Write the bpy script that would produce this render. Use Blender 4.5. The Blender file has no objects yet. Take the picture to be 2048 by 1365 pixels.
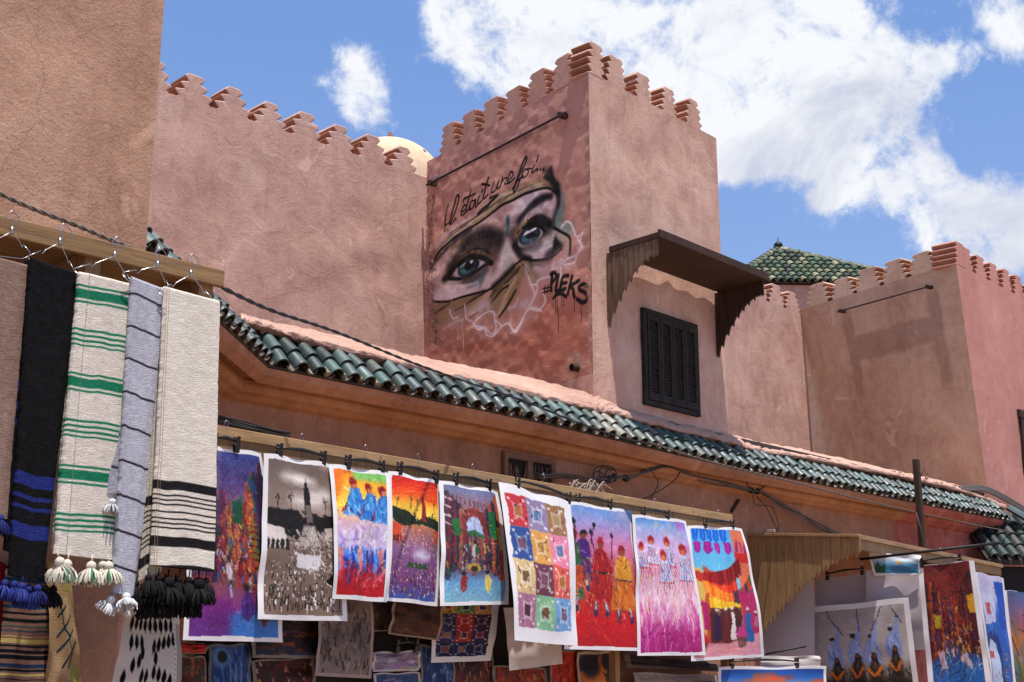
import bpy, bmesh, math, random
import numpy as np
from mathutils import Vector, Matrix
random.seed(7); np.random.seed(7)
R = math.radians

# ------------------------------------------------------------------ camera, sky, sun, exposure
SC = bpy.context.scene
COL = SC.collection
F, CX, CY, EYE = 2560.0, 1024.0, 682.5, 1.65          # the photo's pixels: focal length and centre; eye height in metres
TH = math.atan((1310 - CY) / F)                       # camera pitch
ct, st = math.cos(TH), math.sin(TH)
cam = bpy.data.cameras.new("camera"); camo = bpy.data.objects.new("camera", cam); COL.objects.link(camo)
camo.location = (0, 0, EYE); camo.rotation_euler = (math.pi/2 + TH, 0, 0)
cam.sensor_width = 36; cam.lens = 36*F/2048; cam.clip_start = .05; cam.clip_end = 3000
SC.camera = camo
SC.view_settings.view_transform = 'Standard'; SC.view_settings.look = 'None'
SC.view_settings.gamma = 1; SC.view_settings.exposure = 0.46
try: SC.view_settings.use_curve_mapping = False
except Exception: pass
SC.cycles.use_denoising = True
SC.cycles.max_bounces = 7; SC.cycles.diffuse_bounces = 4

SUN_AZ, SUN_EL = 156.0, 77.0                          # azimuth clockwise from +Y, elevation
sl = bpy.data.lights.new("sun", 'SUN'); sl.energy = 4.7; sl.angle = R(.53); sl.color = (1, .955, .89)
so = bpy.data.objects.new("sun", sl); COL.objects.link(so)
sd = Vector((math.sin(R(SUN_AZ))*math.cos(R(SUN_EL)), math.cos(R(SUN_AZ))*math.cos(R(SUN_EL)), math.sin(R(SUN_EL))))
so.rotation_euler = (-sd).to_track_quat('-Z', 'Y').to_euler(); so.location = (0, -5, 30)

def lin(c):
    c = np.asarray(c, float)/255.0
    return np.where(c <= .04045, c/12.92, ((c+.055)/1.055)**2.4)
def L4(c): return tuple(float(x) for x in lin(c)) + (1.0,)

class NT:
    """thin helper over a node tree"""
    def __init__(s, nt): s.t = nt
    def n(s, typ, **kw):
        nd = s.t.nodes.new(typ)
        for k, v in kw.items():
            if k == 'ins':
                for i, val in v.items():
                    if hasattr(val, 'is_linked') and hasattr(val, 'node'): s.t.links.new(val, nd.inputs[i])
                    else: nd.inputs[i].default_value = val
            else: setattr(nd, k, v)
        return nd
    def m(s, op, a, b=None, c=None, clamp=False):
        ins = {0: a}
        if b is not None: ins[1] = b
        if c is not None: ins[2] = c
        return s.n('ShaderNodeMath', operation=op, use_clamp=clamp, ins=ins).outputs[0]
    def mix(s, f, a, b, blend='MIX'):
        nd = s.n('ShaderNodeMix', data_type='RGBA', blend_type=blend)
        for i, v in ((0, f), (6, a), (7, b)):
            if hasattr(v, 'is_linked') and hasattr(v, 'node'): s.t.links.new(v, nd.inputs[i])
            else: nd.inputs[i].default_value = v
        return nd.outputs[2]
    def ramp(s, f, stops):
        nd = s.n('ShaderNodeValToRGB', ins={0: f}); e = nd.color_ramp.elements
        while len(e) < len(stops): e.new(.5)
        for k, (p, c) in enumerate(stops): e[k].position = p; e[k].color = c
        return nd.outputs[0]
    def noise(s, vec, scale, detail=4, rough=.55, dist=0.0):
        return s.n('ShaderNodeTexNoise', ins={'Vector': vec, 'Scale': scale, 'Detail': detail, 'Roughness': rough, 'Distortion': dist}).outputs[0]

def ray(px, py):
    xc = (px-CX)/F; yc = (CY-py)/F
    return np.array([xc, ct-yc*st, st+yc*ct])

# sky: Nishita, with a bank of cumulus given by its bearing and elevation
W = bpy.data.worlds.new("World"); SC.world = W; W.use_nodes = True
w = NT(W.node_tree); W.node_tree.nodes.clear()
sky = w.n('ShaderNodeTexSky', sky_type='NISHITA', sun_disc=False, sun_elevation=R(SUN_EL), sun_rotation=R(SUN_AZ))
sky.air_density = 1.0; sky.dust_density = .3; sky.ozone_density = 2.0; sky.altitude = 400
tc = w.n('ShaderNodeTexCoord').outputs['Generated']
sep = w.n('ShaderNodeSeparateXYZ', ins={0: tc})
azn = w.m('ARCTAN2', sep.outputs[0], sep.outputs[1]); eln = w.m('ARCSINE', sep.outputs[2])
def bearing(px, py):
    r = ray(px, py); r = r/np.linalg.norm(r)
    return math.atan2(r[0], r[1]), math.asin(r[2])
CLOUDS = [(1000,70,130,110,1.1),(1150,110,160,130,1.1),(1320,170,170,150,1.1),(1500,140,190,170,1.1),(1670,90,150,110,1.1),
          (1540,270,140,80,1),(1815,150,75,45,1.2),(1740,230,110,80,.9),(1720,310,110,60,1),(1830,360,100,60,1),(1920,430,100,70,1),(2010,500,100,80,1),(1890,490,50,40,.7),
          (910,20,70,60,.9),(1450,300,90,55,.8),(700,118,54,44,.80),(728,175,56,38,.70),(730,228,78,44,.9),(640,165,30,25,.45),(1655,397,40,26,.85),(1990,20,75,60,.9),(590,245,30,14,.6),(2060,70,60,50,.8),(1900,120,60,30,.35)]
dens = None
for (px, py, rx, ry, wt) in CLOUDS:
    a, e = bearing(px, py)
    dx = w.m('MULTIPLY', w.m('SUBTRACT', azn, a), F/rx*.93); dy = w.m('MULTIPLY', w.m('SUBTRACT', eln, e), F/ry)
    g = w.m('MULTIPLY', w.m('EXPONENT', w.m('MULTIPLY', w.m('ADD', w.m('MULTIPLY', dx, dx), w.m('MULTIPLY', dy, dy)), -1.0)), wt)
    dens = g if dens is None else w.m('ADD', dens, g)
dens = w.m('MINIMUM', dens, .94)
nz = w.noise(tc, 7.5, 12, .64, .5); nz2 = w.noise(tc, 30.0, 8, .66, .4)
cl = w.m('ADD', dens, w.m('MULTIPLY', w.m('SUBTRACT', nz, .5), 2.1))
cl = w.m('ADD', cl, w.m('MULTIPLY', w.m('SUBTRACT', nz2, .5), 1.3)); cl = w.m('ADD', cl, w.m('MULTIPLY', w.m('SUBTRACT', w.noise(tc, 75.0, 8, .68, .6), .5), .8))
mask = w.n('ShaderNodeMapRange', interpolation_type='SMOOTHSTEP', ins={0: cl, 1: .34, 2: 1.02, 3: 0., 4: 1.}).outputs[0]
core = w.n('ShaderNodeMapRange', interpolation_type='SMOOTHSTEP', ins={0: w.m('ADD', w.m('MULTIPLY', w.noise(tc, 6.5, 10, .62, .5), 2.0), w.m('MULTIPLY', w.m('SUBTRACT', eln, .25), 1.2)), 1: .80, 2: 1.22, 3: 0., 4: 1.}).outputs[0]
SKYS = .138
cloud = w.mix(core, (3.2, 3.42, 4.15, 1), (4.95, 5.05, 5.25, 1))
grad = w.n('ShaderNodeMapRange', ins={0: eln, 1: .12, 2: .46, 3: 0., 4: 1.}).outputs[0]
air = w.mix(grad, (1.75, 2.50, 4.45, 1), (.95, 1.78, 3.95, 1))
blue = w.mix(.75, sky.outputs[0], air)
high = w.n('ShaderNodeMapRange', interpolation_type='SMOOTHSTEP', ins={0: eln, 1: .56, 2: .85, 3: 0., 4: 1.}).outputs[0]     # cloud added above the frame to whiten and raise the ambient light
ambient_cloud = w.m('MULTIPLY', high, w.n('ShaderNodeMapRange', interpolation_type='SMOOTHSTEP', ins={0: w.noise(tc, 3.5, 9, .62, .5), 1: .42, 2: .58, 3: .15, 4: .9}).outputs[0])
skyc = w.mix(w.m('MAXIMUM', mask, ambient_cloud), blue, cloud)
bg = w.n('ShaderNodeBackground', ins={0: skyc, 1: SKYS})
W.node_tree.links.new(bg.outputs[0], w.n('ShaderNodeOutputWorld').inputs[0])

# ------------------------------------------------------------------ geometry helpers
def az(a): return np.array([math.sin(R(a)), math.cos(R(a)), 0.0])
UP = np.array([0, 0, 1.0])
class Pl:
    """vertical plane through p along azimuth a; n faces the street"""
    def __init__(s, p, a):
        s.a = a; s.u = az(a); s.n = az(a+90); s.p = np.array([p[0], p[1], 0.0])
        if s.n.dot(s.p) > 0: s.n = -s.n
    def hit(s, px, py):
        r = ray(px, py); P = r*(s.p.dot(s.n)/r.dot(s.n)); P[2] += EYE; return P
    def back(s, q): return Pl(s.p - s.n*q, s.a)
    def at(s, t, z): return s.p + s.u*t + UP*z
    def t(s, P): return float((np.asarray(P)-s.p).dot(s.u))
def atz(px, py, z):
    r = ray(px, py); P = r*((z-EYE)/r[2]); P[2] = z; return P
def meet(A, B):
    """ground point where two vertical planes cross"""
    M = np.array([A.n[:2], B.n[:2]]); b = np.array([A.p.dot(A.n), B.p.dot(B.n)])
    x = np.linalg.solve(M, b); return np.array([x[0], x[1], 0.0])
def nrm(v): v = np.asarray(v, float); return v/np.linalg.norm(v)

class MB:
    """collects shapes (world coordinates) and links them as one mesh object"""
    def __init__(s): s.v = []; s.f = []; s.c = []; s.smooth = []
    def add(s, verts, faces, col=None, smooth=False):
        o = len(s.v); s.v += [tuple(map(float, p)) for p in verts]
        s.f += [tuple(i+o for i in f) for f in faces]; s.smooth += [smooth]*len(faces)
        s.c += [col if col is not None else (1, 1, 1)]*len(verts)
        return s
    def quad(s, a, b, c, d, col=None): return s.add([a, b, c, d], [(0, 1, 2, 3)], col)
    def box(s, o, ax, ay, az_, col=None):
        o, ax, ay, az_ = map(np.asarray, (o, ax, ay, az_))
        p = [o, o+ax, o+ax+ay, o+ay]; p += [q+az_ for q in p]
        return s.add(p, [(3,2,1,0), (4,5,6,7), (0,1,5,4), (1,2,6,5), (2,3,7,6), (3,0,4,7)], col)
    def prism(s, poly, ext, col=None):
        n = len(poly); poly = [np.asarray(p, float) for p in poly]; q = [p+np.asarray(ext) for p in poly]
        return s.add(poly+q, [tuple(range(n-1, -1, -1)), tuple(range(n, 2*n))] + [(i, (i+1) % n, n+(i+1) % n, n+i) for i in range(n)], col)
    def tube(s, pts, r, seg=6, col=None, caps=True):
        pts = [np.asarray(p, float) for p in pts]; rs = r if hasattr(r, '__len__') else [r]*len(pts)
        vs = []; N = len(pts); prev = None
        for i, p in enumerate(pts):
            d = nrm(pts[min(i+1, N-1)]-pts[max(i-1, 0)]+1e-9)
            if prev is None:
                a = np.cross(d, UP if abs(d[2]) < .95 else np.array([1., 0, 0])); a = nrm(a)
            else: a = nrm(prev - d*prev.dot(d))
            prev = a; b = np.cross(d, a)
            vs += [p + rs[i]*(math.cos(2*math.pi*k/seg)*a + math.sin(2*math.pi*k/seg)*b) for k in range(seg)]
        fs = [(i*seg+k, i*seg+(k+1) % seg, (i+1)*seg+(k+1) % seg, (i+1)*seg+k) for i in range(N-1) for k in range(seg)]
        if caps: fs += [tuple(range(seg-1, -1, -1)), tuple((N-1)*seg+k for k in range(seg))]
        return s.add(vs, fs, col, True)
    def lathe(s, base, prof, seg=20, col=None, axis=UP):
        base = np.asarray(base, float); vs = []
        for (r, z) in prof: vs += [base+UP*z+r*np.array([math.cos(2*math.pi*k/seg), math.sin(2*math.pi*k/seg), 0]) for k in range(seg)]
        fs = [(i*seg+k, i*seg+(k+1) % seg, (i+1)*seg+(k+1) % seg, (i+1)*seg+k) for i in range(len(prof)-1) for k in range(seg)]
        return s.add(vs, fs, col, True)
    def grid(s, P, col=None, smooth=True):
        """P: (nv,nu,3) points"""
        nv, nu = P.shape[:2]; o = len(s.v)
        idx = np.arange(nv*nu).reshape(nv, nu)+o
        s.v += list(map(tuple, P.reshape(-1, 3)))
        q = np.stack([idx[:-1, :-1], idx[1:, :-1], idx[1:, 1:], idx[:-1, 1:]], -1).reshape(-1, 4)
        s.f += list(map(tuple, q.tolist())); s.smooth += [smooth]*len(q)
        s.c += [(1, 1, 1)]*(nv*nu) if col is None else list(map(tuple, np.asarray(col).reshape(-1, 3)))
        return s
    def build(s, name, m, parent=None, colors=False, bevel=0):
        me = bpy.data.meshes.new(name); off = np.array(parent.get('_o', (0, 0, 0))) if parent else np.zeros(3)
        if parent:
            q = parent
            off = np.array(q['_o']) if '_o' in q else np.zeros(3)
        v = np.array(s.v) - off
        me.from_pydata(v.tolist(), [], s.f); me.polygons.foreach_set('use_smooth', s.smooth)
        if colors:
            a = me.color_attributes.new('Col', 'FLOAT_COLOR', 'POINT')
            c = np.ones((len(s.v), 4), np.float32); c[:, :3] = np.array(s.c); a.data.foreach_set('color', c.ravel())
        me.materials.append(m); me.update()
        o = bpy.data.objects.new(name, me); COL.objects.link(o)
        if parent: o.parent = parent; o['_o'] = list(off)
        else: o['_o'] = [0., 0., 0.]
        if bevel:
            b = o.modifiers.new('Bevel', 'BEVEL'); b.width = bevel; b.segments = 2; b.limit_method = 'ANGLE'; b.angle_limit = R(40)
        return o
def tag(o, label=None, cat=None, group=None, kind=None):
    for k, v in (('label', label), ('category', cat), ('group', group), ('kind', kind)):
        if v: o[k] = v
    return o
def thing(name, label, cat, at=(0, 0, 0), group=None):
    o = bpy.data.objects.new(name, None); COL.objects.link(o); o.empty_display_size = .2
    o.location = tuple(map(float, at)); o['_o'] = [float(x) for x in at]
    return tag(o, label, cat, group)
def structure(o): o['kind'] = 'structure'; return o

def smooth_curve(pts, n=8):
    """Catmull-Rom through points"""
    P = [np.asarray(p, float) for p in pts]; P = [2*P[0]-P[1]] + P + [2*P[-1]-P[-2]]; out = []
    for i in range(1, len(P)-2):
        for k in range(n):
            t = k/n; a, b, c, d = P[i-1:i+3]
            out.append(.5*((2*b)+(c-a)*t+(2*a-5*b+4*c-d)*t*t+(3*b-a-3*c+d)*t**3))
    return out+[P[-2]]
def vnoise(shape, cells, seed):
    """smooth value noise in [-1,1] on an array"""
    rg = np.random.RandomState(seed); g = rg.uniform(-1, 1, (cells[0]+2, cells[1]+2))
    y = np.linspace(0, cells[0], shape[0]); x = np.linspace(0, cells[1], shape[1])
    yi = y.astype(int); xi = x.astype(int); fy = y-yi; fx = x-xi; fy = fy*fy*(3-2*fy); fx = fx*fx*(3-2*fx)
    A = g[np.ix_(yi, xi)]; B = g[np.ix_(yi, xi+1)]; C = g[np.ix_(yi+1, xi)]; D = g[np.ix_(yi+1, xi+1)]
    fx = fx[None, :]; fy = fy[:, None]
    return (A*(1-fx)+B*fx)*(1-fy)+(C*(1-fx)+D*fx)*fy
def bil(c00, c10, c11, c01, nu, nv):
    """bilinear patch: corners tl,tr,br,bl -> (nv,nu,3)"""
    u = np.linspace(0, 1, nu)[None, :, None]; v = np.linspace(0, 1, nv)[:, None, None]
    return (np.asarray(c00)*(1-u)+np.asarray(c10)*u)*(1-v)+(np.asarray(c01)*(1-u)+np.asarray(c11)*u)*v

# ------------------------------------------------------------------ materials
def mat(name):
    m = bpy.data.materials.new(name); m.use_nodes = True; t = m.node_tree; t.nodes.clear()
    k = NT(t); b = k.n('ShaderNodeBsdfPrincipled'); t.links.new(b.outputs[0], k.n('ShaderNodeOutputMaterial').inputs[0])
    return m, k, b
def link(k, a, b): k.t.links.new(a, b)
def bump(k, b, h, strength, dist=.02):
    link(k, k.n('ShaderNodeBump', ins={'Height': h, 'Strength': strength, 'Distance': dist}).outputs[0], b.inputs['Normal'])
def pos(k): return k.n('ShaderNodeNewGeometry').outputs['Position']
def plaster_nodes(k, b, cols, seed=0, strength=.55, rough=.92, grain=1.0):
    p = k.n('ShaderNodeVectorMath', operation='ADD', ins={0: pos(k), 1: (seed*3.7, seed*1.3, seed*2.1)}).outputs[0]
    big = k.noise(p, .55, 5, .62, 1.0); mid = k.noise(p, 2.6, 7, .68, 1.2); sw = k.noise(p, 11.0, 6, .65, 1.6); fine = k.noise(p, 85, 3, .75); gr = k.noise(p, 38, 5, .7, .6)
    rot = k.n('ShaderNodeVectorMath', operation='MULTIPLY', ins={0: p, 1: (1.6, 1.6, .35)}).outputs[0]
    streak = k.noise(rot, 4, 5, .65, .3)
    f = k.m('ADD', k.m('MULTIPLY', big, .34), k.m('ADD', k.m('MULTIPLY', mid, .34), k.m('ADD', k.m('MULTIPLY', sw, .18), k.m('MULTIPLY', streak, .14))))
    c = k.ramp(f, [(.37, L4(cols[0])), (.5, L4(cols[1])), (.63, L4(cols[2]))])
    c = k.mix(k.m('MULTIPLY', k.m('SUBTRACT', fine, .46, clamp=True), .9*grain), c, L4([x*.66 for x in cols[0]]))
    c = k.mix(k.n('ShaderNodeMapRange', ins={0: gr, 1: .60, 2: .74, 3: 0., 4: .30}).outputs[0], c, L4([min(255, x*1.14) for x in cols[2]]))
    dv = k.n('ShaderNodeVectorMath', operation='MULTIPLY', ins={0: p, 1: (5.5, 5.5, .30)}).outputs[0]
    drip = k.m('MULTIPLY', k.n('ShaderNodeMapRange', interpolation_type='SMOOTHSTEP', ins={0: k.noise(dv, 1.6, 5, .6, .25), 1: .56, 2: .74, 3: 0., 4: 1.}).outputs[0], k.n('ShaderNodeMapRange', ins={0: big, 1: .42, 2: .62, 3: 0., 4: .34}).outputs[0])
    c = k.mix(drip, c, L4([x*.72 for x in cols[0]]))
    wp2 = k.n('ShaderNodeVectorMath', operation='ADD', ins={0: p, 1: k.n('ShaderNodeVectorMath', operation='SCALE', ins={0: k.n('ShaderNodeTexNoise', ins={'Vector': p, 'Scale': 3.5, 'Detail': 6}).outputs[1], 'Scale': .55}).outputs[0]}).outputs[0]
    ed = k.n('ShaderNodeTexVoronoi', feature='DISTANCE_TO_EDGE', ins={'Vector': wp2, 'Scale': .85}).outputs['Distance']
    crack = k.m('MULTIPLY', k.n('ShaderNodeMapRange', ins={0: ed, 1: .0, 2: .007, 3: 1., 4: 0.}).outputs[0], k.n('ShaderNodeMapRange', ins={0: k.noise(p, 1.3, 3, .5), 1: .55, 2: .64, 3: 0., 4: .30}).outputs[0])
    c = k.mix(crack, c, L4([x*.5 for x in cols[0]]))
    patch = k.n('ShaderNodeMapRange', interpolation_type='SMOOTHSTEP', ins={0: k.noise(p, 1.7, 6, .6, .9), 1: .63, 2: .67, 3: 0., 4: .38}).outputs[0]
    c = k.mix(patch, c, L4([min(255, x*1.08+6) for x in cols[2]]))
    h = k.m('ADD', k.m('MULTIPLY', crack, -.25), k.m('MULTIPLY', patch, .12)); h = k.m('ADD', h, k.m('MULTIPLY', mid, .7))
    h = k.m('ADD', h, k.m('ADD', k.m('MULTIPLY', sw, .22), k.m('ADD', k.m('MULTIPLY', fine, .10*grain), k.m('MULTIPLY', gr, .20*grain))))
    b.inputs['Roughness'].default_value = rough; b.inputs['Specular IOR Level'].default_value = .2
    bump(k, b, h, strength, .03)
    return c, p
def plaster(name, cols, seed=0, strength=.55, grain=1.0):
    m, k, b = mat(name); c, p = plaster_nodes(k, b, cols, seed, strength, grain=grain); link(k, c, b.inputs['Base Color']); return m
def plain(name, col, rough=.6, metal=0, var=.25, scale=20, bmp=.1, spec=.5):
    m, k, b = mat(name); p = pos(k); n = k.noise(p, scale, 4, .6, .5)
    c = k.mix(n, L4([x*(1-var) for x in col]), L4([min(255, x*(1+var*.6)) for x in col])); link(k, c, b.inputs['Base Color'])
    b.inputs['Roughness'].default_value = rough; b.inputs['Metallic'].default_value = metal; b.inputs['Specular IOR Level'].default_value = spec
    if bmp: bump(k, b, k.noise(p, scale*3, 3), bmp, .01)
    return m
def wood(name, c0, c1, axis, rough=.65, sc=1.0):
    """grain runs along the given world direction"""
    m, k, b = mat(name); ax = nrm(axis); p = pos(k)
    d = k.n('ShaderNodeVectorMath', operation='DOT_PRODUCT', ins={0: p, 1: tuple(ax)}).outputs['Value']
    q = k.n('ShaderNodeVectorMath', operation='SCALE', ins={0: tuple(ax), 'Scale': k.m('MULTIPLY', d, -.93)}).outputs[0]
    p2 = k.n('ShaderNodeVectorMath', operation='ADD', ins={0: p, 1: q}).outputs[0]
    g = k.noise(p2, 38*sc, 5, .6, .7); big = k.noise(p, 2.2, 3, .5)
    f = k.m('ADD', k.m('MULTIPLY', g, .7), k.m('MULTIPLY', big, .3))
    c = k.ramp(f, [(.33, L4(c0)), (.68, L4(c1))]); kn = k.noise(p, 9, 2, .4)
    c = k.mix(k.n('ShaderNodeMapRange', ins={0: kn, 1: .70, 2: .76, 3: 0., 4: .6}).outputs[0], c, L4([x*.55 for x in c0]))
    link(k, c, b.inputs['Base Color']); b.inputs['Roughness'].default_value = rough; b.inputs['Specular IOR Level'].default_value = .3
    bump(k, b, g, .35, .008); return m
def painted(name, rough=.75, weave=0, wscale=160, spec=.3, bmp=.25):
    """surface whose pattern is in the colour attribute"""
    m, k, b = mat(name); a = k.n('ShaderNodeVertexColor', layer_name='Col').outputs[0]; p = pos(k)
    n = k.noise(p, 45, 3, .6); c = k.mix(k.m('MULTIPLY', n, .10), a, (.0, .0, .0, 1), 'MIX')
    link(k, c, b.inputs['Base Color']); b.inputs['Roughness'].default_value = rough; b.inputs['Specular IOR Level'].default_value = spec
    if weave:
        st_ = k.n('ShaderNodeVectorMath', operation='MULTIPLY', ins={0: p, 1: (1, 1, 6.5)}).outputs[0]
        h = k.m('ADD', k.noise(st_, wscale*.25, 4, .7, .6), k.m('MULTIPLY', k.noise(p, wscale, 2), .5))
        bump(k, b, h, weave, .012)
    else: bump(k, b, k.noise(p, 70, 3), bmp, .006)
    return m

M = {}
M['wall'] = plaster('pink_plaster', [(169,129,114), (198,158,142), (215,181,166)], 1)
M['wallb'] = plaster('warm_plaster', [(169,129,112), (198,158,140), (215,182,164)], 2)
M['left'] = plaster('ochre_plaster', [(148,110,90), (177,137,113), (195,157,133)], 3, .45, 1.6)
M['redmerlon'] = plaster('red_merlon_plaster', [(164,116,99), (190,141,121), (207,163,142)], 14, .6)
M['pinkwall'] = plaster('rose_plaster', [(174,118,107), (191,134,122), (202,147,134)], 5, .3, .6)
M['merlon'] = plaster('merlon_plaster', [(162,121,104), (190,149,130), (208,173,154)], 6, .6)
M['coping'] = plaster('coping_plaster', [(162,124,108), (188,151,135), (204,170,154)], 7, 1.0, 1.8)
M['dome'] = plaster('cream_plaster', [(196,166,136), (212,184,154), (222,198,170)], 8, .3)
M['ground'] = plaster('dusty_ground', [(124,102,86), (150,126,108), (166,140,122)], 9)
M['dark'] = plain('dark_void', (22, 18, 17), .9, bmp=0)
M['dark_mortar'] = plain('dark_brown_mortar', (52, 40, 34), .95, var=.5, scale=30, bmp=.5)
M['tile'] = None
M['darkwood'] = wood('dark_awning_wood', (40, 26, 20), (78, 54, 42), UP, .8)
M['metal'] = plain('black_iron', (24, 20, 20), .55, .4)
M['rust'] = plain('rusty_iron', (60, 42, 34), .8, .3, .5, 60)
M['steel'] = plain('bright_wire', (170, 170, 172), .3, 1.0, .15, 60, 0)
M['plastic'] = plain('black_plastic', (16, 15, 16), .45, 0, .2, 30, 0)
M['cable'] = plain('black_cable', (24, 22, 22), .6, 0, .3, 40, .1)
M['greycable'] = plain('grey_cable', (92, 82, 76), .7, 0, .4, 40, .1)
M['whitecable'] = plain('white_cable', (158, 144, 130), .6, 0, .2, 40, 0)
M['paint'] = painted('painted_canvas', .62)
M['rugm'] = painted('woven_wool', .95, .55, 150, .1)
def colored(name, rough, spec=.5, nsc=30, bmp=.15, mul=.45, coat=0):
    m, k, b = mat(name); a = k.n('ShaderNodeVertexColor', layer_name='Col').outputs[0]; p = pos(k)
    n = k.noise(p, nsc, 5, .65, .6)
    c = k.mix(k.m('MULTIPLY', n, mul), a, (.02, .018, .015, 1)); link(k, c, b.inputs['Base Color'])
    d = k.noise(p, nsc*.5, 4, .6)
    link(k, k.n('ShaderNodeMapRange', ins={0: d, 1: .3, 2: .7, 3: rough*.7, 4: min(1, rough*1.5)}).outputs[0], b.inputs['Roughness'])
    b.inputs['Specular IOR Level'].default_value = spec; bump(k, b, n, bmp, .01); return m
M['tile'] = colored('glazed_tile', .46, .45, 22, .2, .35)
M['oldtile'] = colored('weathered_green_tile', .6, .4)
M['yarn'] = colored('yarn', .95, .1, 120, .3, .3)
# ------------------------------------------------------------------ planes of the place
STALL_Z = 3.25
S0 = atz(430, 850, STALL_Z); S1 = atz(1465, 1030, STALL_Z)
stall = Pl(S0, math.degrees(math.atan2(*(S1-S0)[:2])))
W0 = Pl(S1 - .6*az(132), 42)                           # shop wall under the tiles
lipR = W0.back(-.4)
lipL = Pl(lipR.hit(545, 722), 3); W0L = lipL.back(.4)    # the stretch of wall that turns towards the street
T = W0.back(.03)                                        # front of the tower
C = T.hit(1186, 740); C[2] = 0                         # tower corner
MU = Pl(C, -36)                                        # painted face of the tower
TL = MU.hit(854, 345); TL[2] = 0
BW = Pl(TL, 46)                                        # battlemented wall left of the tower
ZT = float((T.hit(1172, 146)[2]+T.hit(1415, 262)[2])/2); ZB = float(np.mean([BW.hit(*p)[2] for p in ((347, 199), (650, 281), (838, 350))]))

g = MB().quad((-80,-60,0), (80,-60,0), (80,120,0), (-80,120,0)).build('ground', M['ground']); structure(g)

def wall_patch(mb, tl, tr, br, bl, nu, nv, disp=.012, seed=0, n=None):
    P = bil(tl, tr, br, bl, nu, nv)
    nn = nrm(np.cross(np.asarray(tr)-np.asarray(tl), np.asarray(bl)-np.asarray(tl))) if n is None else n
    d = vnoise((nv, nu), (max(2, nv//7), max(2, nu//7)), seed)*.6 + vnoise((nv, nu), (max(2, nv//3), max(2, nu//3)), seed+1)*.4
    fade = np.clip(np.linspace(0, 1, nv)*float(np.linalg.norm(np.asarray(bl)-np.asarray(tl)))/.5, 0, 1)[:, None]*np.clip(np.minimum(np.linspace(0, 1, nu), 1-np.linspace(0, 1, nu))*8, 0, 1)[None, :]
    P = P + nn[None, None, :]*(d*disp*fade)[..., None]
    mb.grid(P)
    return P

def merlon_poly(u, base, w, h, teeth, wide, rnd, deep=.055):
    """toothed outline in the wall plane: x along u, z up"""
    right = []
    for k in range(teeth):
        z1 = h*(1-k/teeth); z0 = h*(1-(k+1)/teeth); wk = w+wide*k/max(1, teeth-1)
        j = rnd.uniform(-.022, .022)
        if k == 0: right += [(wk*.72+j, z1+.02), (wk*.96+j, z1-.01)]
        else: right += [(wk+j, z1-.004)]
        right += [(wk+j*.5, z1-(z1-z0)*.34), (wk-deep+j, z0+.022)]
    right += [(w+wide+.012, -.02)]
    left = [(-x+rnd.uniform(-.008, .008), z) for x, z in right][::-1]
    return [np.asarray(base)+u*x+UP*z for x, z in right+left]

M['flank_brown'] = plaster('merlon_flank_brown', [(128,82,62), (152,101,79), (172,122,99)], 16, .7, 1.5)
def brown_flanks(o):
    """darker red-brown on the toothed flanks and undersides; tops and faces keep their plaster"""
    o.data.materials.append(M['flank_brown']); big = max(p.area for p in o.data.polygons)
    for p in o.data.polygons:
        if p.area < big*.6 and p.normal.z < .35: p.material_index = 1
def battlement(parent, P0, P1, n, u, back, w, h, teeth, wide, m, thick=.30, seed=1, deep=.055, skip=()):
    rnd = random.Random(seed); bk_ = nrm(back); P0 = np.asarray(P0); P1 = np.asarray(P1)
    for i in range(n):
        if i in skip: continue
        c = P0+(P1-P0)*((i+.5)/n)
        poly = merlon_poly(u, c, w*rnd.uniform(.96, 1.04), h*rnd.uniform(.90, 1.06), teeth, wide, rnd, deep)
        MB().prism([p + bk_*(.001+.0015*(i % 3)) for p in poly], back*thick).build('merlon', m, parent, bevel=.017); brown_flanks(COL.objects[-1])

# ---- battlemented wall at the left
bw = thing('battlement_wall', 'pink battlemented wall standing behind the tiled eaves, left of the painted tower', 'wall', BW.at(BW.t(BW.hit(600, 300)), 0))
tA = BW.t(BW.hit(150, 200)); tB = BW.t(TL)+.25
mb = MB(); wall_patch(mb, BW.at(tA, ZB), BW.at(tB, ZB), BW.at(tB, 0), BW.at(tA, 0), 60, 80, .03, 3, BW.n)
bk = -BW.n*.42
mb.quad(BW.at(tA, ZB), BW.at(tA, ZB)+bk, BW.at(tB, ZB)+bk, BW.at(tB, ZB)); mb.quad(BW.at(tA, 0)+bk, BW.at(tB, 0)+bk, BW.at(tB, ZB)+bk, BW.at(tA, ZB)+bk)
mb.build('wall', M['wall'], bw)
gapL = BW.t(BW.hit(347, 199)); gapR = BW.t(BW.hit(838, 350)); pit = (gapR-gapL)/7
battlement(bw, BW.at(gapL-2*pit, ZB), BW.at(gapR, ZB), 9, BW.u, bk*.95, pit*.25, .33, 3, pit*.19, M['wall'], .95, 11, .05)

# ---- tower: plan corners
E_ = T.hit(1444, 560); tE = T.t(E_); tC = T.t(C)
tower = thing('painted_tower', 'square pink battlemented tower with a spray-painted veiled face and a shuttered window', 'tower', C)
mb = MB(); TR = T.at(tE, 0)
wall_patch(mb, T.at(tC, ZT), T.at(tE, ZT), T.at(tE, 0), T.at(tC, 0), 40, 90, .028, 21, T.n)
bt = MU.u*float(np.linalg.norm(TL-C))
mb.quad(T.at(tE, ZT), T.at(tE, ZT)+bt, T.at(tE, 0)+bt, T.at(tE, 0)); mb.quad(T.at(tC, ZT)-UP*.02, T.at(tE, ZT)-UP*.02, T.at(tE, ZT)+bt-UP*.02, TL+UP*(ZT-.02))
mb.quad(TL, TL+UP*ZT, T.at(tE, ZT)+bt, T.at(tE, 0)+bt)
mb.build('wall', M['wallb'], tower)
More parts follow.
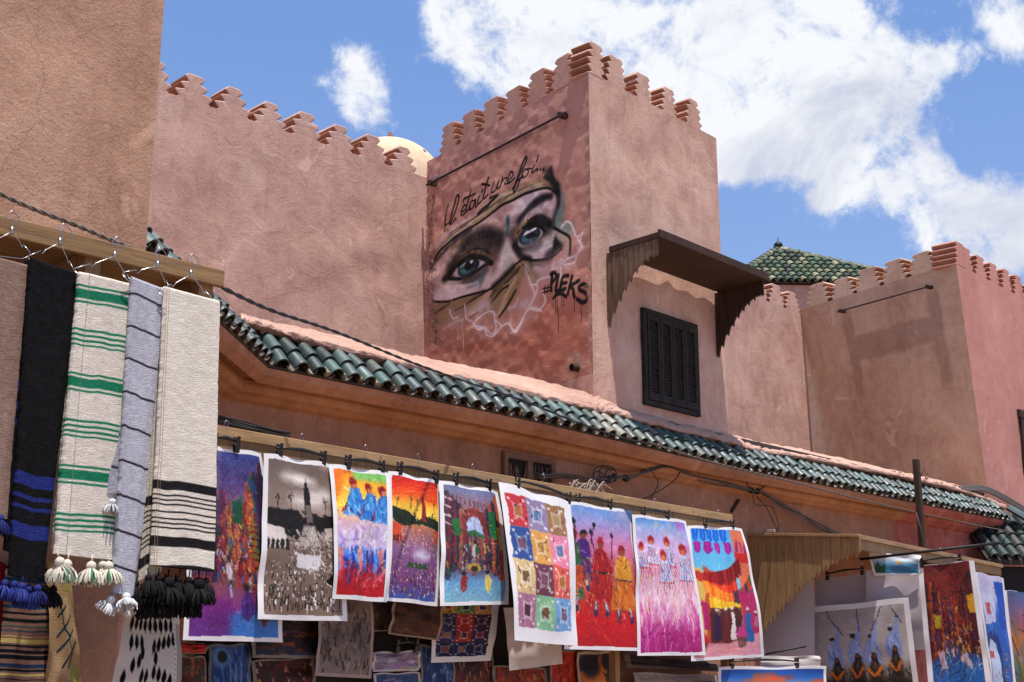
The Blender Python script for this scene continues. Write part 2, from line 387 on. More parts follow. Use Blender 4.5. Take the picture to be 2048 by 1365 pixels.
# merlons, right face then painted face, then the corner
battlement(tower, T.at(T.t(T.hit(1205, 160)), ZT), T.at(T.t(T.hit(1412, 258)), ZT), 4, T.u, -T.n, .135, .36, 4, .055, M['wallb'], .22, 5, .045)
mA = MU.hit(876, 318); mB_ = MU.hit(1150, 150); mA[2] = ZT; mB_[2] = ZT
battlement(tower, mA, mB_, 6, MU.u, -MU.n, .165, .37, 4, .065, M['redmerlon'], .22, 6, .055)
c0 = C+UP*ZT+T.u*.155+T.n*.0
MB().prism(merlon_poly(T.u, c0+T.n*.004, .145, .40, 4, .03, random.Random(4)), -T.n*.30).build('merlon', M['wallb'], tower, bevel=.017); brown_flanks(COL.objects[-1])

# rod on the painted face
def rod(parent, plane, pa, pb, off, r):
    a = plane.hit(*pa)+plane.n*off; b = plane.hit(*pb)+plane.n*off
    d = nrm(b-a)
    rd = MB().tube([a-d*.1, b+d*.1], r, 8).build('banner_rod', M['rust'], parent)
    for p in (a, b):
        MB().box(p-plane.n*off-d*.03-UP*.03, d*.06, plane.n*(off+.035), UP*.06).build('bracket', M['rust'], rd)
rod(tower, MU, (872, 369), (1133, 234), .09, .017)
# drain spout on the painted face
s = MU.hit(1155, 737)
mb = MB(); ring = 12
for (r0, r1) in ((.045, .045),):
    mb.tube([s-MU.n*.05, s+MU.n*.09], .045, 12, caps=False)
    mb.tube([s+MU.n*.088, s-MU.n*.04], .034, 12, caps=False)
mb.build('drain_spout', M['rust'], tower)
MB().lathe(s-UP*.0, [(.032, -.0)], 10)  # (spout mouth is open)

# window with louvred leaves
w4 = [T.hit(*p) for p in ((1280, 617), (1385, 649), (1395, 835), (1289, 811))]
wl = min(T.t(p) for p in w4); wr = max(T.t(p) for p in w4); wt = (w4[0][2]+w4[1][2])/2; wb = (w4[2][2]+w4[3][2])/2
M['shutter'] = plain('black_shutter_paint', (50, 46, 43), .85, 0, .6, 9, .5, .15)
win = MB()
fr = .06
for (x0, x1, z0, z1) in ((wl, wl+fr, wb, wt), (wr-fr, wr, wb, wt), (wl+fr, wr-fr, wt-fr, wt), (wl+fr, wr-fr, wb, wb+fr)):
    win.box(T.at(x0, z0)+T.n*.0, T.u*(x1-x0), T.n*.055, UP*(z1-z0))
wino = win.build('window', M['shutter'], tower, bevel=.006)
MB().quad(T.at(wl+fr, wb+fr)+T.n*.034, T.at(wr-fr, wb+fr)+T.n*.034, T.at(wr-fr, wt-fr)+T.n*.034, T.at(wl+fr, wt-fr)+T.n*.034).build('void', M['dark'], wino)
lw = (wr-wl-2*fr)/4
for i in range(4):
    mb = MB(); x0 = wl+fr+lw*i+.006; x1 = x0+lw-.012; st_ = .042; z0 = wb+fr+.006; z1 = wt-fr-.006; o = T.n*.036
    for (a, b_, c, d) in ((x0, x0+st_, z0, z1), (x1-st_, x1, z0, z1), (x0+st_, x1-st_, z0, z0+.09), (x0+st_, x1-st_, z1-.07, z1)):
        mb.box(T.at(a, c)+o, T.u*(b_-a), T.n*.03, UP*(d-c))
    nz_ = int((z1-z0-.18)/.036)
    for j in range(nz_):
        zz = z0+.1+j*.036
        if random.random() < .06: continue
        mb.box(T.at(x0+st_, zz)+o, T.u*(x1-x0-2*st_), T.n*.016-UP*.022, UP*.007+T.n*.004)
    mb.build('shutter_leaf', M['shutter'], wino)

# awning over the window
def along(P, n, px, py):
    """distance along n (and height) so that the point sits on the ray through the pixel"""
    r = ray(px, py); A = np.array([[n[0], -r[0]], [n[1], -r[1]]]); d, t = np.linalg.solve(A, np.array([-P[0], -P[1]]))
    return d, EYE+r[2]*t
AL = T.hit(1215, 500); dL, zL = along(AL, T.n, 1311, 471); AR = T.hit(1428, 588); dR, zR = along(AR, T.n, 1529, 553)
print('awning', dL, zL, dR, zR, AL[2], AR[2])
aw_t0, aw_t1 = T.t(AL), T.t(AR); AD = (dL+dR)/2; AZ0 = (zL+zR)/2; AZ1 = AL[2]+.0
awn = MB()
o = T.at(aw_t0-.04, 0)
gap = .05
rise = AZ1-AZ0
awn.prism([o+T.n*gap+UP*(AZ1+.02), o+T.n*(AD+.03)+UP*(AZ0+.02), o+T.n*(AD+.03)+UP*(AZ0-.05), o+T.n*gap+UP*(AZ1-.05)], T.u*(aw_t1-aw_t0+.08))
aw = awn.build('window_awning', M['darkwood'], tower, bevel=.006)
MB().box(T.at(aw_t0-.05, AZ0-.055)+T.n*(AD+.031), T.u*(aw_t1-aw_t0+.10), T.n*.035, UP*.10).build('fascia_board', M['darkwood'], aw, bevel=.006)
def side_board(tt, wood_m, seed, zt_wall, zbot):
    rnd = random.Random(seed); n_b = 9; mb = MB()
    for i in range(n_b):
        x0 = AD*i/n_b; x1 = AD*(i+1)/n_b-.003
        def edge(x): f = x/AD; return zbot+(zt_wall-.16-zbot)*(1-(1-f)**1.9)*.97 if f < .98 else zt_wall-.2
        top0 = zt_wall+(AZ0-AZ1)*(x0/AD)-.055; top1 = zt_wall+(AZ0-AZ1)*(x1/AD)-.055
        e = [(x0, edge(x0)), (x0+(x1-x0)*.3, edge(x0)-.045+rnd.uniform(-.01, .01)), (x0+(x1-x0)*.45, edge(x0)+.015), (x0+(x1-x0)*.75, edge(x1)-.03), (x1, edge(x1)-.005)]
        poly = [(x0, top0)]+[(a, min(b, top0-.03)) for a, b in e]+[(x1, top1)]
        j = rnd.uniform(-.004, .004)
        mb.prism([T.at(tt+j, z)+T.n*(x+.004) for x, z in poly], T.u*.028)
    mb.build('side_board', wood_m, aw)
M['greywood'] = wood('sun_bleached_wood', (62, 44, 34), (128, 104, 86), UP, .85)
side_board(aw_t0-.03, M['greywood'], 1, AZ1, T.hit(1231, 652)[2])
side_board(aw_t1+.0, M['darkwood'], 2, AZ1, T.hit(1443, 714)[2])

# ---- recessed wall and far tower
FT = T.hit(1912, 526); FB = T.hit(1975, 980)
PT = Pl(FT, -33); PB = Pl(FB, -33)
LT = PT.hit(1600, 619); LB = PB.hit(1622, 905)
ZF = FT[2]; LT[2] = ZF
far = thing('battlement_tower', 'far pink battlement block with a rose right side and a rod on its dull left', 'tower', (FB[0], FB[1], 0))
def down(p_top, p_bot, z): f = (p_top[2]-z)/(p_top[2]-p_bot[2]); return p_top+(p_bot-p_top)*f
FT[2] = ZF
F0 = down(FT, FB, 0); L0 = down(LT, LB, 0)
RT = FT+T.u*7; R0 = F0+T.u*7
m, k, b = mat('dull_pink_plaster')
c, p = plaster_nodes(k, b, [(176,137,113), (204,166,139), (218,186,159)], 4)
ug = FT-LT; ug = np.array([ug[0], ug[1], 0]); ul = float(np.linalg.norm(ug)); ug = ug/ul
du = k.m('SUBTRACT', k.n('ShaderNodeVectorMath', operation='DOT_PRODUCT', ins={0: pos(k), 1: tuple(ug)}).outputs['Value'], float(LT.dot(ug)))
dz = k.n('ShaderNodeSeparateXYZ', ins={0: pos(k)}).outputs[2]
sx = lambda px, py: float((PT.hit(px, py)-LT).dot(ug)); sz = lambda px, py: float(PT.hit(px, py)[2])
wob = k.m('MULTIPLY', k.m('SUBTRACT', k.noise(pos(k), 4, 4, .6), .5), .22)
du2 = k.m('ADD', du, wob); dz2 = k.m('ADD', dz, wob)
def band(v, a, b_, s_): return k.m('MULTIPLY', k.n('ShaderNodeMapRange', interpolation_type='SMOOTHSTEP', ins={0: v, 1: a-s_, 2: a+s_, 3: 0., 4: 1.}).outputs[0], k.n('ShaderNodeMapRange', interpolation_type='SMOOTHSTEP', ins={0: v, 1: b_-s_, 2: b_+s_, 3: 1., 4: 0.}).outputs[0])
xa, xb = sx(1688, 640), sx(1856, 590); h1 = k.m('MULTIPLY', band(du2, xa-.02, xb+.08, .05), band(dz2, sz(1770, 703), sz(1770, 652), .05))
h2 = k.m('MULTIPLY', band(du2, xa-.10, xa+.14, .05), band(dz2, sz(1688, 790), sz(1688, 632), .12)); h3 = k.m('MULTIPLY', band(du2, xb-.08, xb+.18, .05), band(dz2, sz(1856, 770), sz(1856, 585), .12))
hmark = k.m('MULTIPLY', k.m('MAXIMUM', h1, k.m('MAXIMUM', h2, h3)), .38)  # darker H-shaped mark below the rod and its brackets
link(k, k.mix(hmark, c, L4((112, 76, 70))), b.inputs['Base Color']); M['marked_wall'] = m
M['farmerlon'] = plaster('far_merlon_plaster', [(176,137,113), (204,166,139), (218,186,159)], 4)
mb = MB(); nl = nrm(np.cross(FT-LT, L0-LT)); nl = nl if nl.dot(PT.n) > 0 else -nl
wall_patch(mb, LT, FT, F0, L0, 40, 60, .035, 31, nl); mb.build('wall', M['marked_wall'], far)
mb = MB(); wall_patch(mb, FT, RT, R0, F0, 40, 60, .02, 33, T.n)
mb.quad(LT-UP*.02, LT+T.u*7-UP*.02, RT-UP*.02, FT-UP*.02); mb.build('side_wall', M['pinkwall'], far)
far_u = nrm(FT-LT)
gA = PT.hit(1613, 617); gB = PT.hit(1873, 536); gA[2] = gB[2] = ZF
battlement(far, gA, gB, 5, far_u, -PT.n, .23, .40, 4, .10, M['farmerlon'], .36, 8, .08)
MB().prism(merlon_poly(T.u, FT+T.u*.22+T.n*.004, .19, .42, 4, .03, random.Random(9)), -T.n*.46).build('merlon', M['pinkwall'], far, bevel=.017); brown_flanks(COL.objects[-1])
gA = T.hit(1922, 531); gB = T.hit(2048, 600); gA[2] = gB[2] = ZF
battlement(far, gA, gA+T.u*.62*9, 9, T.u, -T.n, .18, .39, 4, .08, M['pinkwall'], .28, 12, .06)
rod(far, PT, (1690, 624), (1864, 576), .12, .016)
# window at the far right side
wv = T.hit(2036, 835); wv2 = T.hit(2040, 950)
mb = MB(); t0 = T.t(wv); mb.box(T.at(t0, wv2[2])+T.n*.01, T.u*.14, T.n*.05, UP*(wv[2]-wv2[2])).box(T.at(t0-.06, wv[2])+T.n*.01, T.u*1.3, T.n*.06, UP*.14)
fw = mb.build('window', M['darkwood'], far)
MB().quad(T.at(t0+.14, wv2[2])+T.n*.03, T.at(t0+1.2, wv2[2])+T.n*.03, T.at(t0+1.2, wv[2])+T.n*.03, T.at(t0+.14, wv[2])+T.n*.03).build('pane', M['dark'], fw)

RW = Pl(LT, 42)
rec = thing('recessed_wall', 'sunlit battlemented wall set back between the awning and the far block', 'wall', (LT[0], LT[1], 0))
rt = RW.t(LT); rl = rt-4.2; zr = RW.hit(1575, 618)[2]
mb = MB(); wall_patch(mb, RW.at(rl, zr), RW.at(rt+.1, zr), RW.at(rt+.4, 0), RW.at(rl, 0), 40, 60, .03, 41, RW.n)
mb.quad(RW.at(rl, zr), RW.at(rl, zr)-RW.n*.4, RW.at(rt+.1, zr)-RW.n*.4, RW.at(rt+.1, zr)); mb.build('wall', M['wall'], rec)
p1 = RW.t(RW.hit(1543, 606)); p2 = RW.t(RW.hit(1577, 618)); pp = p2-p1
battlement(rec, RW.at(p1-3*pp, zr), RW.at(p2+.75*pp, zr), 5, RW.u, -RW.n, pp*.27, .42, 4, pp*.17, M['wall'], .32, 15, .06)

# ---- dome and green pavilion behind
def far_at(px, py, dist):
    r = ray(px, py); h = math.hypot(r[0], r[1]); P = r*(dist/h); P[2] += EYE; return P
dc = far_at(778, 391, 34); rad = 119/F*34*1.03
dome = thing('dome', 'cream plastered dome with a small red finial behind the battlements', 'dome', (dc[0], dc[1], 0))
prof = [(rad*math.cos(R(a)), rad*math.sin(R(a))) for a in range(0, 90, 5)]+[(.01, rad)]
MB().lathe(dc, prof, 40).build('shell', M['dome'], dome)
MB().lathe((dc[0], dc[1], 0), [(rad*1.12, 0), (rad*1.12, dc[2]), (rad*.98, dc[2]+.05)], 40).build('drum', M['merlon'], dome)
M['terra'] = plain('terracotta', (150, 92, 74), .7)
MB().lathe(dc+UP*(rad-.02), [(.11, 0), (.12, .05), (.07, .09), (.09, .13), (.085, .18), (.05, .22), (.06, .25), (.04, .28), (.0, .29)], 14).build('finial', M['terra'], dome)
for a_ in (40,):
    hp = dc+rad*1.0*nrm(np.array([.62, -.45, .62])); MB().tube([hp-.03*nrm(hp-dc), hp+.01*nrm(hp-dc)], .05, 8).build('vent_hole', M['dark'], dome)

def half_tile(mb, a, b, up, r, col, seg=7, thick=.012, lift0=0.0, lift1=0.0, inv=False):
    """open half-cylinder shell from a to b"""
    a = np.asarray(a, float); b = np.asarray(b, float); d = nrm(b-a); s_ = nrm(np.cross(d, up)); u_ = nrm(np.cross(s_, d)); vs = []
    k_ = -1 if inv else 1
    th = [math.pi*i/seg for i in range(seg+1)]; m_ = seg+1
    ring = lambda p, rr, lf: [p+u_*lf+rr*(math.cos(t)*s_+k_*math.sin(t)*u_) for t in th]
    r0, r1 = r*1.04, r*.93
    o0, o1, i0, i1 = ring(a, r0, lift0), ring(b, r1, lift1), ring(a, r0-thick, lift0), ring(b, r1-thick, lift1)
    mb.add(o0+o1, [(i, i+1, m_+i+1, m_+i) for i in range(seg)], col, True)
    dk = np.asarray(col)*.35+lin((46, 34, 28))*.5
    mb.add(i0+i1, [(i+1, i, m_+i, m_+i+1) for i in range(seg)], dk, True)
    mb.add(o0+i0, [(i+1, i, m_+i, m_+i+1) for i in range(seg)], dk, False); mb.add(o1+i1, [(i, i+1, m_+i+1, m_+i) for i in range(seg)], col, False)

ap = far_at(1557, 503, 40.0); eL = far_at(1462, 563, 37.8); eR = far_at(1850, 552, 39.6); eR[2] = eL[2]
pav = thing('roof_pavilion', 'pavilion with a weathered green tiled pyramid roof behind the battlements', 'pavilion', ((eL[0]+eR[0])/2, (eL[1]+eR[1])/2, 0))
mb = MB(); rnd = random.Random(3)
PALG = [(58,82,62), (74,98,70), (48,66,52), (92,104,74), (64,74,70), (120,122,96), (40,48,46), (150,146,120)]
ed = eR-eL; eu = nrm(ed); nC = 25
fn = nrm(np.cross(ed, ap-eL)); fn = fn if fn[2] > 0 else -fn
down_dir = nrm(np.array([ap[0], ap[1], ap[2]])-far_at(1602, 556, 38.7))
for i in range(nC+10):
    base = eL+ed*((i-9.5)/nC)
    # length up to the hip
    for row in range(13):
        p = base+down_dir*(.275*row); q = p+down_dir*.335
        A = np.stack([ed, ap-eL], 1); sol = np.linalg.lstsq(A, p+down_dir*.14-eL, rcond=None)[0]
        if sol[1] > .985 or sol[0] < -.0 or sol[0]+sol[1] > 1.0: continue
        c = lin(rnd.choices(PALG, [5, 5, 4, 3, 3, 2, 2, 1])[0])
        half_tile(mb, p+fn*.02, q, fn, .104, c, 6, .016, .026, 0)
mb.build('tiles', M['oldtile'], pav, colors=True)
mb = MB(); bL = eL+az(0)*3+UP*0; bR = eR+az(0)*3
mb.add([eL, eR, ap, bL, bR], [(0, 1, 2), (1, 4, 2), (4, 3, 2), (3, 0, 2), (0, 3, 4, 1)]); mb.build('roof_deck', M['dark_mortar'], pav)
mb = MB()
for (a, b) in ((eL, ap), (eR, ap)):
    n_ = 14
    for i in range(n_):
        p = a+(b-a)*(i/n_); q = a+(b-a)*((i+1.12)/n_); half_tile(mb, p+UP*.06, q+UP*.06, UP, .12, lin(rnd.choice([(96,102,76), (140,136,110), (70,84,60), (110,108,84)])), 6, .012, .02, 0)
mb.build('hip_tiles', M['oldtile'], pav, colors=True)
MB().lathe(ap+UP*.02, [(.10, 0), (.06, .03), (.12, .08), (.15, .15), (.13, .23), (.06, .29), (.02, .32), (.012, .46), (0, .47)], 14).build('finial', M['metal'], pav)
ins = .18
mb = MB(); a = eL+eu*ins+az(0)*.2; b = eR-eu*ins+az(0)*.2; a[2] = b[2] = eL[2]-.04
mb.prism([(a[0], a[1], 0), (b[0], b[1], 0), (b[0], b[1]+2.4, 0), (a[0], a[1]+2.4, 0)], UP*(eL[2]-.03)); mb.build('wall', M['merlon'], pav)

# ---- left building
CAN_Z = 3.25
K0 = atz(0, 430, CAN_Z); K1 = atz(450, 541, CAN_Z)
can = Pl(K0, math.degrees(math.atan2(*(K1-K0)[:2])))
LBW = can.back(.37)
q0 = LBW.hit(291, 470)
lb = thing('corner_building', 'tall ochre plaster building corner at the left edge of the street', 'building', (q0[0], q0[1], 0))
tl_ = LBW.t(q0); mb = MB(); topx = LBW.hit(322, 0)
wall_patch(mb, LBW.at(tl_-5, 9), LBW.at(tl_+.02, 9), LBW.at(tl_, 0), LBW.at(tl_-5, 0), 70, 110, .03, 51, LBW.n)
P = LBW.at(tl_, 0); Pt = LBW.at(tl_+.02, 9); bk_ = -LBW.n*6
mb.quad(P, Pt, Pt+bk_, P+bk_); mb.build('wall', M['left'], lb)
print('left bld', q0, 'canopy', can.a, K0, K1)
# ---- the shop wall with its tiled eaves
def three(q, tR0=None):
    """points of the offset line q behind the wall: near end, bend, far end"""
    a = W0L.back(q); b = W0.back(q); c = meet(a, b)
    return a.p - a.u*4.2 if False else c - a.u*4.6, c, b.p+b.u*(RE-b.t(b.p))
RE = W0.t(lipR.hit(2012, 1033))
def sag(f): f = min(1, max(0, (f-.16)/.34)); return -.085*f*f*(3-2*f)      # the far end of the eave has sunk a little
def strip(mb, prof, m=None, far_ext=0.0, low=True, fix=()):
    rows = []
    for ip, (q, z) in enumerate(prof):
        a, c, e = three(q); e = e+W0.u*far_ext
        pts = [a+(c-a)*t for t in np.linspace(0, 1, 14)[:-1]]+[c+(e-c)*t for t in np.linspace(0, 1, 50)]
        zo = [0]*13+[sag(t) if low and ip not in fix else 0 for t in np.linspace(0, 1, 50)]; rows.append([p*np.array([1, 1, 0])+UP*(z+dz_) for p, dz_ in zip(pts, zo)])
    mb.grid(np.array(rows), smooth=False)
shop = thing('shop_building', 'long low shop wall with a dark green tiled eave and an orange cornice', 'building', W0.at(W0.t(W0.hit(1000, 930)), 0))
m, k, b = mat('shop_plaster')
c1, p = plaster_nodes(k, b, [(136,93,71), (165,117,91), (187,138,111)], 12, .5)
d = k.n('ShaderNodeVectorMath', operation='DOT_PRODUCT', ins={0: p, 1: tuple(W0.u)}).outputs['Value']
off = float(np.dot(np.array([12*3.7, 12*1.3, 12*2.1]), W0.u)); edge = float(W0.hit(1790, 1040).dot(W0.u))+off
f = k.n('ShaderNodeMapRange', interpolation_type='SMOOTHSTEP', ins={0: k.m('ADD', d, k.m('MULTIPLY', k.noise(p, 2.5, 5, .7), .9)), 1: edge+.3, 2: edge+.55, 3: 0., 4: 1.}).outputs[0]
red = k.ramp(k.noise(p, 3, 5, .6, 1.5), [(.35, L4((150,80,70))), (.65, L4((178,106,94)))])
link(k, k.mix(f, c1, red), b.inputs['Base Color']); M['shop'] = m
m, k, b = mat('orange_cornice')
c1, p = plaster_nodes(k, b, [(148,98,66), (176,123,88), (194,143,107)], 12, .5)
f2 = k.n('ShaderNodeMapRange', interpolation_type='SMOOTHSTEP', ins={0: k.n('ShaderNodeVectorMath', operation='DOT_PRODUCT', ins={0: p, 1: tuple(W0.u)}).outputs['Value'], 1: edge-.1, 2: edge+.2, 3: 0., 4: 1.}).outputs[0]
red = k.ramp(k.noise(p, 3, 5, .6, 1.5), [(.35, L4((150,80,70))), (.65, L4((178,106,94)))])
link(k, k.mix(f2, c1, red), b.inputs['Base Color']); M['cornice'] = m
z_lip = 3.98
mb = MB(); strip(mb, [(0, 3.75), (0, 0)], far_ext=6, low=False); mb.build('wall', M['shop'], shop)
mb = MB(); zc1 = W0.back(-.13).hit(700, 797)[2]; zc2 = W0.back(-.11).hit(700, 822)[2]; strip(mb, [(-.362, 3.955), (-.34, 3.90), (-.27, 3.84), (-.19, zc1+.09), (-.14, zc1+.03), (-.125, zc1)]); mb.build('soffit', M['shop'], shop)
mb = MB(); strip(mb, [(-.125, zc1), (-.15, zc1-.015), (-.155, (zc1+zc2)/2), (-.135, zc2), (-.09, zc2-.02), (-.05, zc2-.05), (0, zc2-.07)]); mb.build('cornice', M['cornice'], shop); print(zc1, zc2)
mb = MB(); strip(mb, [(-.06, 4.36), (-.09, 4.20), (-.378, 3.975), (-.362, 3.955)], fix=(0,)); mb.build('mortar_bed', M['dark_mortar'], shop)  # dark mortar; its riser paints the shade gap under the coping
# tiles
TILES = [(48,70,70), (56,80,80), (40,58,62), (64,90,88), (52,68,74), (76,96,95), (44,60,60), (92,98,92)]
def tile_row(mb, bedmb, planeLip, t0, t1, pitch, skewf, rnd, worn, sg=None):
    n = int(round((t1-t0)/pitch)); pitch = (t1-t0)/n
    for i in range(n):
        t = t0+(i+.5)*pitch; sk = skewf((i+.5)/n)
        base = planeLip.at(t, z_lip+.022+(sg((i+.5)/n) if sg else 0))
        base = base+planeLip.u*rnd.gauss(0, .006)+UP*rnd.gauss(0, .005); d = nrm(-planeLip.n*.26+UP*(.225+rnd.gauss(0, .012))-planeLip.u*(sk*.26+rnd.gauss(0, .012))); upv = nrm(np.cross(np.cross(d, UP), d)); 
        if upv[2] < 0: upv = -upv
        wv_ = worn(t); r = pitch*.345
        cc = lambda: lin(np.array(rnd.choice(TILES))*rnd.uniform(.85, 1.12))*(1-wv_)+lin((168,160,146))*wv_
        j = rnd.uniform(-.012, .012)
        L1 = .175; L2 = .21
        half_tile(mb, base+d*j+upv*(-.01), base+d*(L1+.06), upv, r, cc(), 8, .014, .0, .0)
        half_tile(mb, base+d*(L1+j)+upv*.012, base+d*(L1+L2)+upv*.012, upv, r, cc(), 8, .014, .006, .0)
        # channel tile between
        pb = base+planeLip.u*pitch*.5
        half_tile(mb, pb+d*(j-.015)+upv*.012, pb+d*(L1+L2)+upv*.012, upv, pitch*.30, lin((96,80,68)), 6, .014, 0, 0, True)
        # mortar squeezed in the channel mouth
        if rnd.random() < .75:
            a_ = rnd.uniform(.5, .8); cpos = pb+d*(.01)+upv*(-.01); col = lin(rnd.choice([(150,132,116), (120,100,84), (96,74,60)]))
            P = [cpos+planeLip.u*(pitch*.2*math.cos(th)*a_)+upv*(.035*math.sin(th)*a_) for th in np.linspace(0, 2*math.pi, 7)[:-1]]
            bedmb.prism(P, d*.10, col)
rnd = random.Random(5); mb = MB(); bed = MB()
bendp = meet(lipL, lipR)
def worn(t):
    x0 = lipR.t(lipR.hit(1215, 866)); x1 = lipR.t(lipR.hit(1262, 880)); 
    return max(0, min(1, 1-abs(t-(x0+x1)/2)/max(.25, (x1-x0)*.7)))*.8
tb = lipR.t(bendp); te = lipR.t(lipR.hit(2014, 1034))
tile_row(mb, bed, lipR, tb+.02, te, .195, lambda f: -.02-.22*max(0, f-.3), rnd, worn, sag)
tbl = lipL.t(bendp)
tile_row(mb, bed, lipL, tbl-4.2, tbl-.02, .20, lambda f: -.05, rnd, lambda t: .05)
mb.v_ = None; nv_ = len(mb.v); mb.v += bed.v; mb.f += [tuple(i+nv_ for i in f) for f in bed.f]; mb.smooth += bed.smooth; mb.c += bed.c; mb.build('roof_tiles', M['tile'], shop, colors=True)
# hip tiles running down at the far end
mb = MB(); p0 = lipR.hit(2014, 1028)+UP*.05; p1 = p0+T.n*.9-UP*.75+T.u*.5
for i in range(4):
    a = p0+(p1-p0)*(i/4); c = p0+(p1-p0)*((i+1.1)/4); half_tile(mb, c, a+UP*.03, UP, .11, lin(random.choice(TILES)), 7, .015, .03, 0)
mb.build('hip_tiles', M['tile'], shop, colors=True)
# coping between the tiles and the walls behind: front edge on the wall line, rear edge against the walls
fr = [W0.back(-.15).hit(*p) for p in ((480, 634), (522, 647), (640, 682), (820, 728), (1020, 776), (1180, 812), (1237, 826), (1350, 855), (1459, 880), (1520, 899), (1615, 913), (1784, 946), (1854, 962), (1940, 985), (2010, 1015))]
rr = [(480, 626), (522, 639), (640, 664), (852, 716), (1040, 752), (1186, 790), (1245, 815), (1350, 845), (1459, 868), (1520, 884), (1615, 901), (1784, 940), (1854, 955), (1940, 978), (2010, 1008)]
def on_slope(p, k_=.42):
    best = min(np.linspace(-.12, .8, 60), key=lambda q: abs(W0.back(q).hit(*p)[2]-(4.30+k_*(q+.15)))); return W0.back(best).hit(*p)
re_ = [on_slope(p) if not 1180 < p[0] < 1465 else T.hit(*p) for p in rr]
def dens_(L_, n=8): return smooth_curve(L_, n)
f_, r_ = np.array(dens_(fr)), np.array(dens_(re_)); rg = np.random.RandomState(2)
nz_ = len(f_); jit = np.interp(np.arange(nz_), np.arange(0, nz_, 3), rg.uniform(-1, 1, len(np.arange(0, nz_, 3))))
f_ = f_+W0.n*(.02+.012*jit[:, None])+UP*(.006*jit[:, None])
rows = [f_-UP*.05-W0.n*.07, f_-UP*.035, f_, f_*.82+r_*.18+UP*.012, f_*.5+r_*.5+UP*.01, r_, r_-W0.n*.6-UP*.2]
rows = [rw+UP*(.008*rg.uniform(-1, 1, (nz_, 1)) if 0 < i_ < 5 else 0) for i_, rw in enumerate(rows)]
rows = np.array(rows); fine_ = []
for i_ in range(len(rows)-1): fine_ += [rows[i_]*(1-t)+rows[i_+1]*t for t in np.linspace(0, 1, 5)[:-1]]
fine_ = np.array(fine_+[rows[-1]]); x_ = np.linspace(0, 1, fine_.shape[1]); xs = np.linspace(0, 1, fine_.shape[1]*5); fine_ = np.stack([[np.interp(xs, x_, r_i[:, c_]) for c_ in range(3)] for r_i in fine_]).transpose(0, 2, 1)
nv_, nu_ = fine_.shape[:2]; dd = vnoise((nv_, nu_), (12, 150), 71)*.008+vnoise((nv_, nu_), (20, 420), 72)*.005+np.clip(vnoise((nv_, nu_), (9, 220), 73)-.45, 0, 1)*-.03
fine_ = fine_+UP*dd[..., None]+W0.n*(.6*dd)[..., None]
rows = fine_
MB().grid(rows).build('coping', M['coping'], shop)
a3 = three(-.16); aL = [a3[0]+(a3[1]-a3[0])*t for t in np.linspace(0, 1, 20)]
fl = np.array([p*np.array([1, 1, 0])+UP*4.34 for p in aL]); bl = fl-W0L.n*.2+UP*.05
MB().grid(np.array([fl-UP*.04-W0L.n*.07, fl-UP*.035, fl, bl, bl-W0L.n*1.2])).build('coping', M['coping'], shop)
# broken mortar crust above the far tiles
rnd = random.Random(17); mb = MB()
for i in range(110):
    px = rnd.uniform(1788, 2000); base = W0.back(-.12).hit(px, np.interp(px, [1788, 1854, 1940, 2010], [948, 964, 986, 1016])); s_ = rnd.uniform(.012, .045)
    c = base-W0.n*rnd.uniform(-.02, .12)+UP*rnd.uniform(-.05, .07)
    vs = [c+s_*np.array([rnd.uniform(-1, 1), rnd.uniform(-1, 1), rnd.uniform(-.7, .7)]) for _ in range(8)]
    mb.add(vs, [(0,1,2), (0,2,3), (0,3,4), (0,4,1), (5,2,1), (5,3,2), (5,4,3), (5,1,4)])
tag(mb.build('rubble', M['coping'], shop), kind='stuff')
# lump of plaster on the coping beside the tower corner
# grille window in the shop wall
gw = [W0.hit(*p) for p in ((1002, 903), (1104, 922), (1104, 972), (1002, 955))]
t0, t1 = W0.t(gw[0]), W0.t(gw[1]); zt = (gw[0][2]+gw[1][2])/2; zb = zt-.5
mb = MB(); M['palewood'] = wood('dusty_frame_wood', (96, 66, 50), (138, 102, 80), W0.u, .85)
for (a, b_, c, d_) in ((t0, t1, zt-.06, zt), (t0, t0+.06, zb, zt-.06), (t1-.06, t1, zb, zt-.06), ((t0+t1)/2-.04, (t0+t1)/2+.04, zb, zt-.06)):
    mb.box(W0.at(a, c)+W0.n*.002, W0.u*(b_-a), W0.n*.05, UP*(d_-c))
gwo = mb.build('window', M['palewood'], shop, bevel=.006)
MB().quad(W0.at(t0, zb)+W0.n*.006, W0.at(t1, zb)+W0.n*.006, W0.at(t1, zt-.01)+W0.n*.006, W0.at(t0, zt-.01)+W0.n*.006).build('void', M['dark'], gwo)
rnd = random.Random(4); tm = (t0+t1)/2
for (ta, tb_) in ((t0+.07, tm-.05), (tm+.05, t1-.07)):
    mb = MB(); mb.tube([W0.at(ta, zb+.1)+W0.n*.03, W0.at(tb_, zb+.1)+W0.n*.03], .008, 5)
    for i in range(14):
        x = rnd.uniform(ta, tb_); a = W0.at(x, zb+.02)+W0.n*.03; x2 = min(max(x+rnd.uniform(-.14, .14), ta), tb_); c = W0.at(x2, zt-.08-rnd.uniform(0, .08))+W0.n*.03; m_ = (a+c)/2+W0.u*rnd.uniform(-.06, .06)
        mb.tube(smooth_curve([a, m_, c], 4), .006, 5)
    mb.build('grille', M['palewood'], gwo)

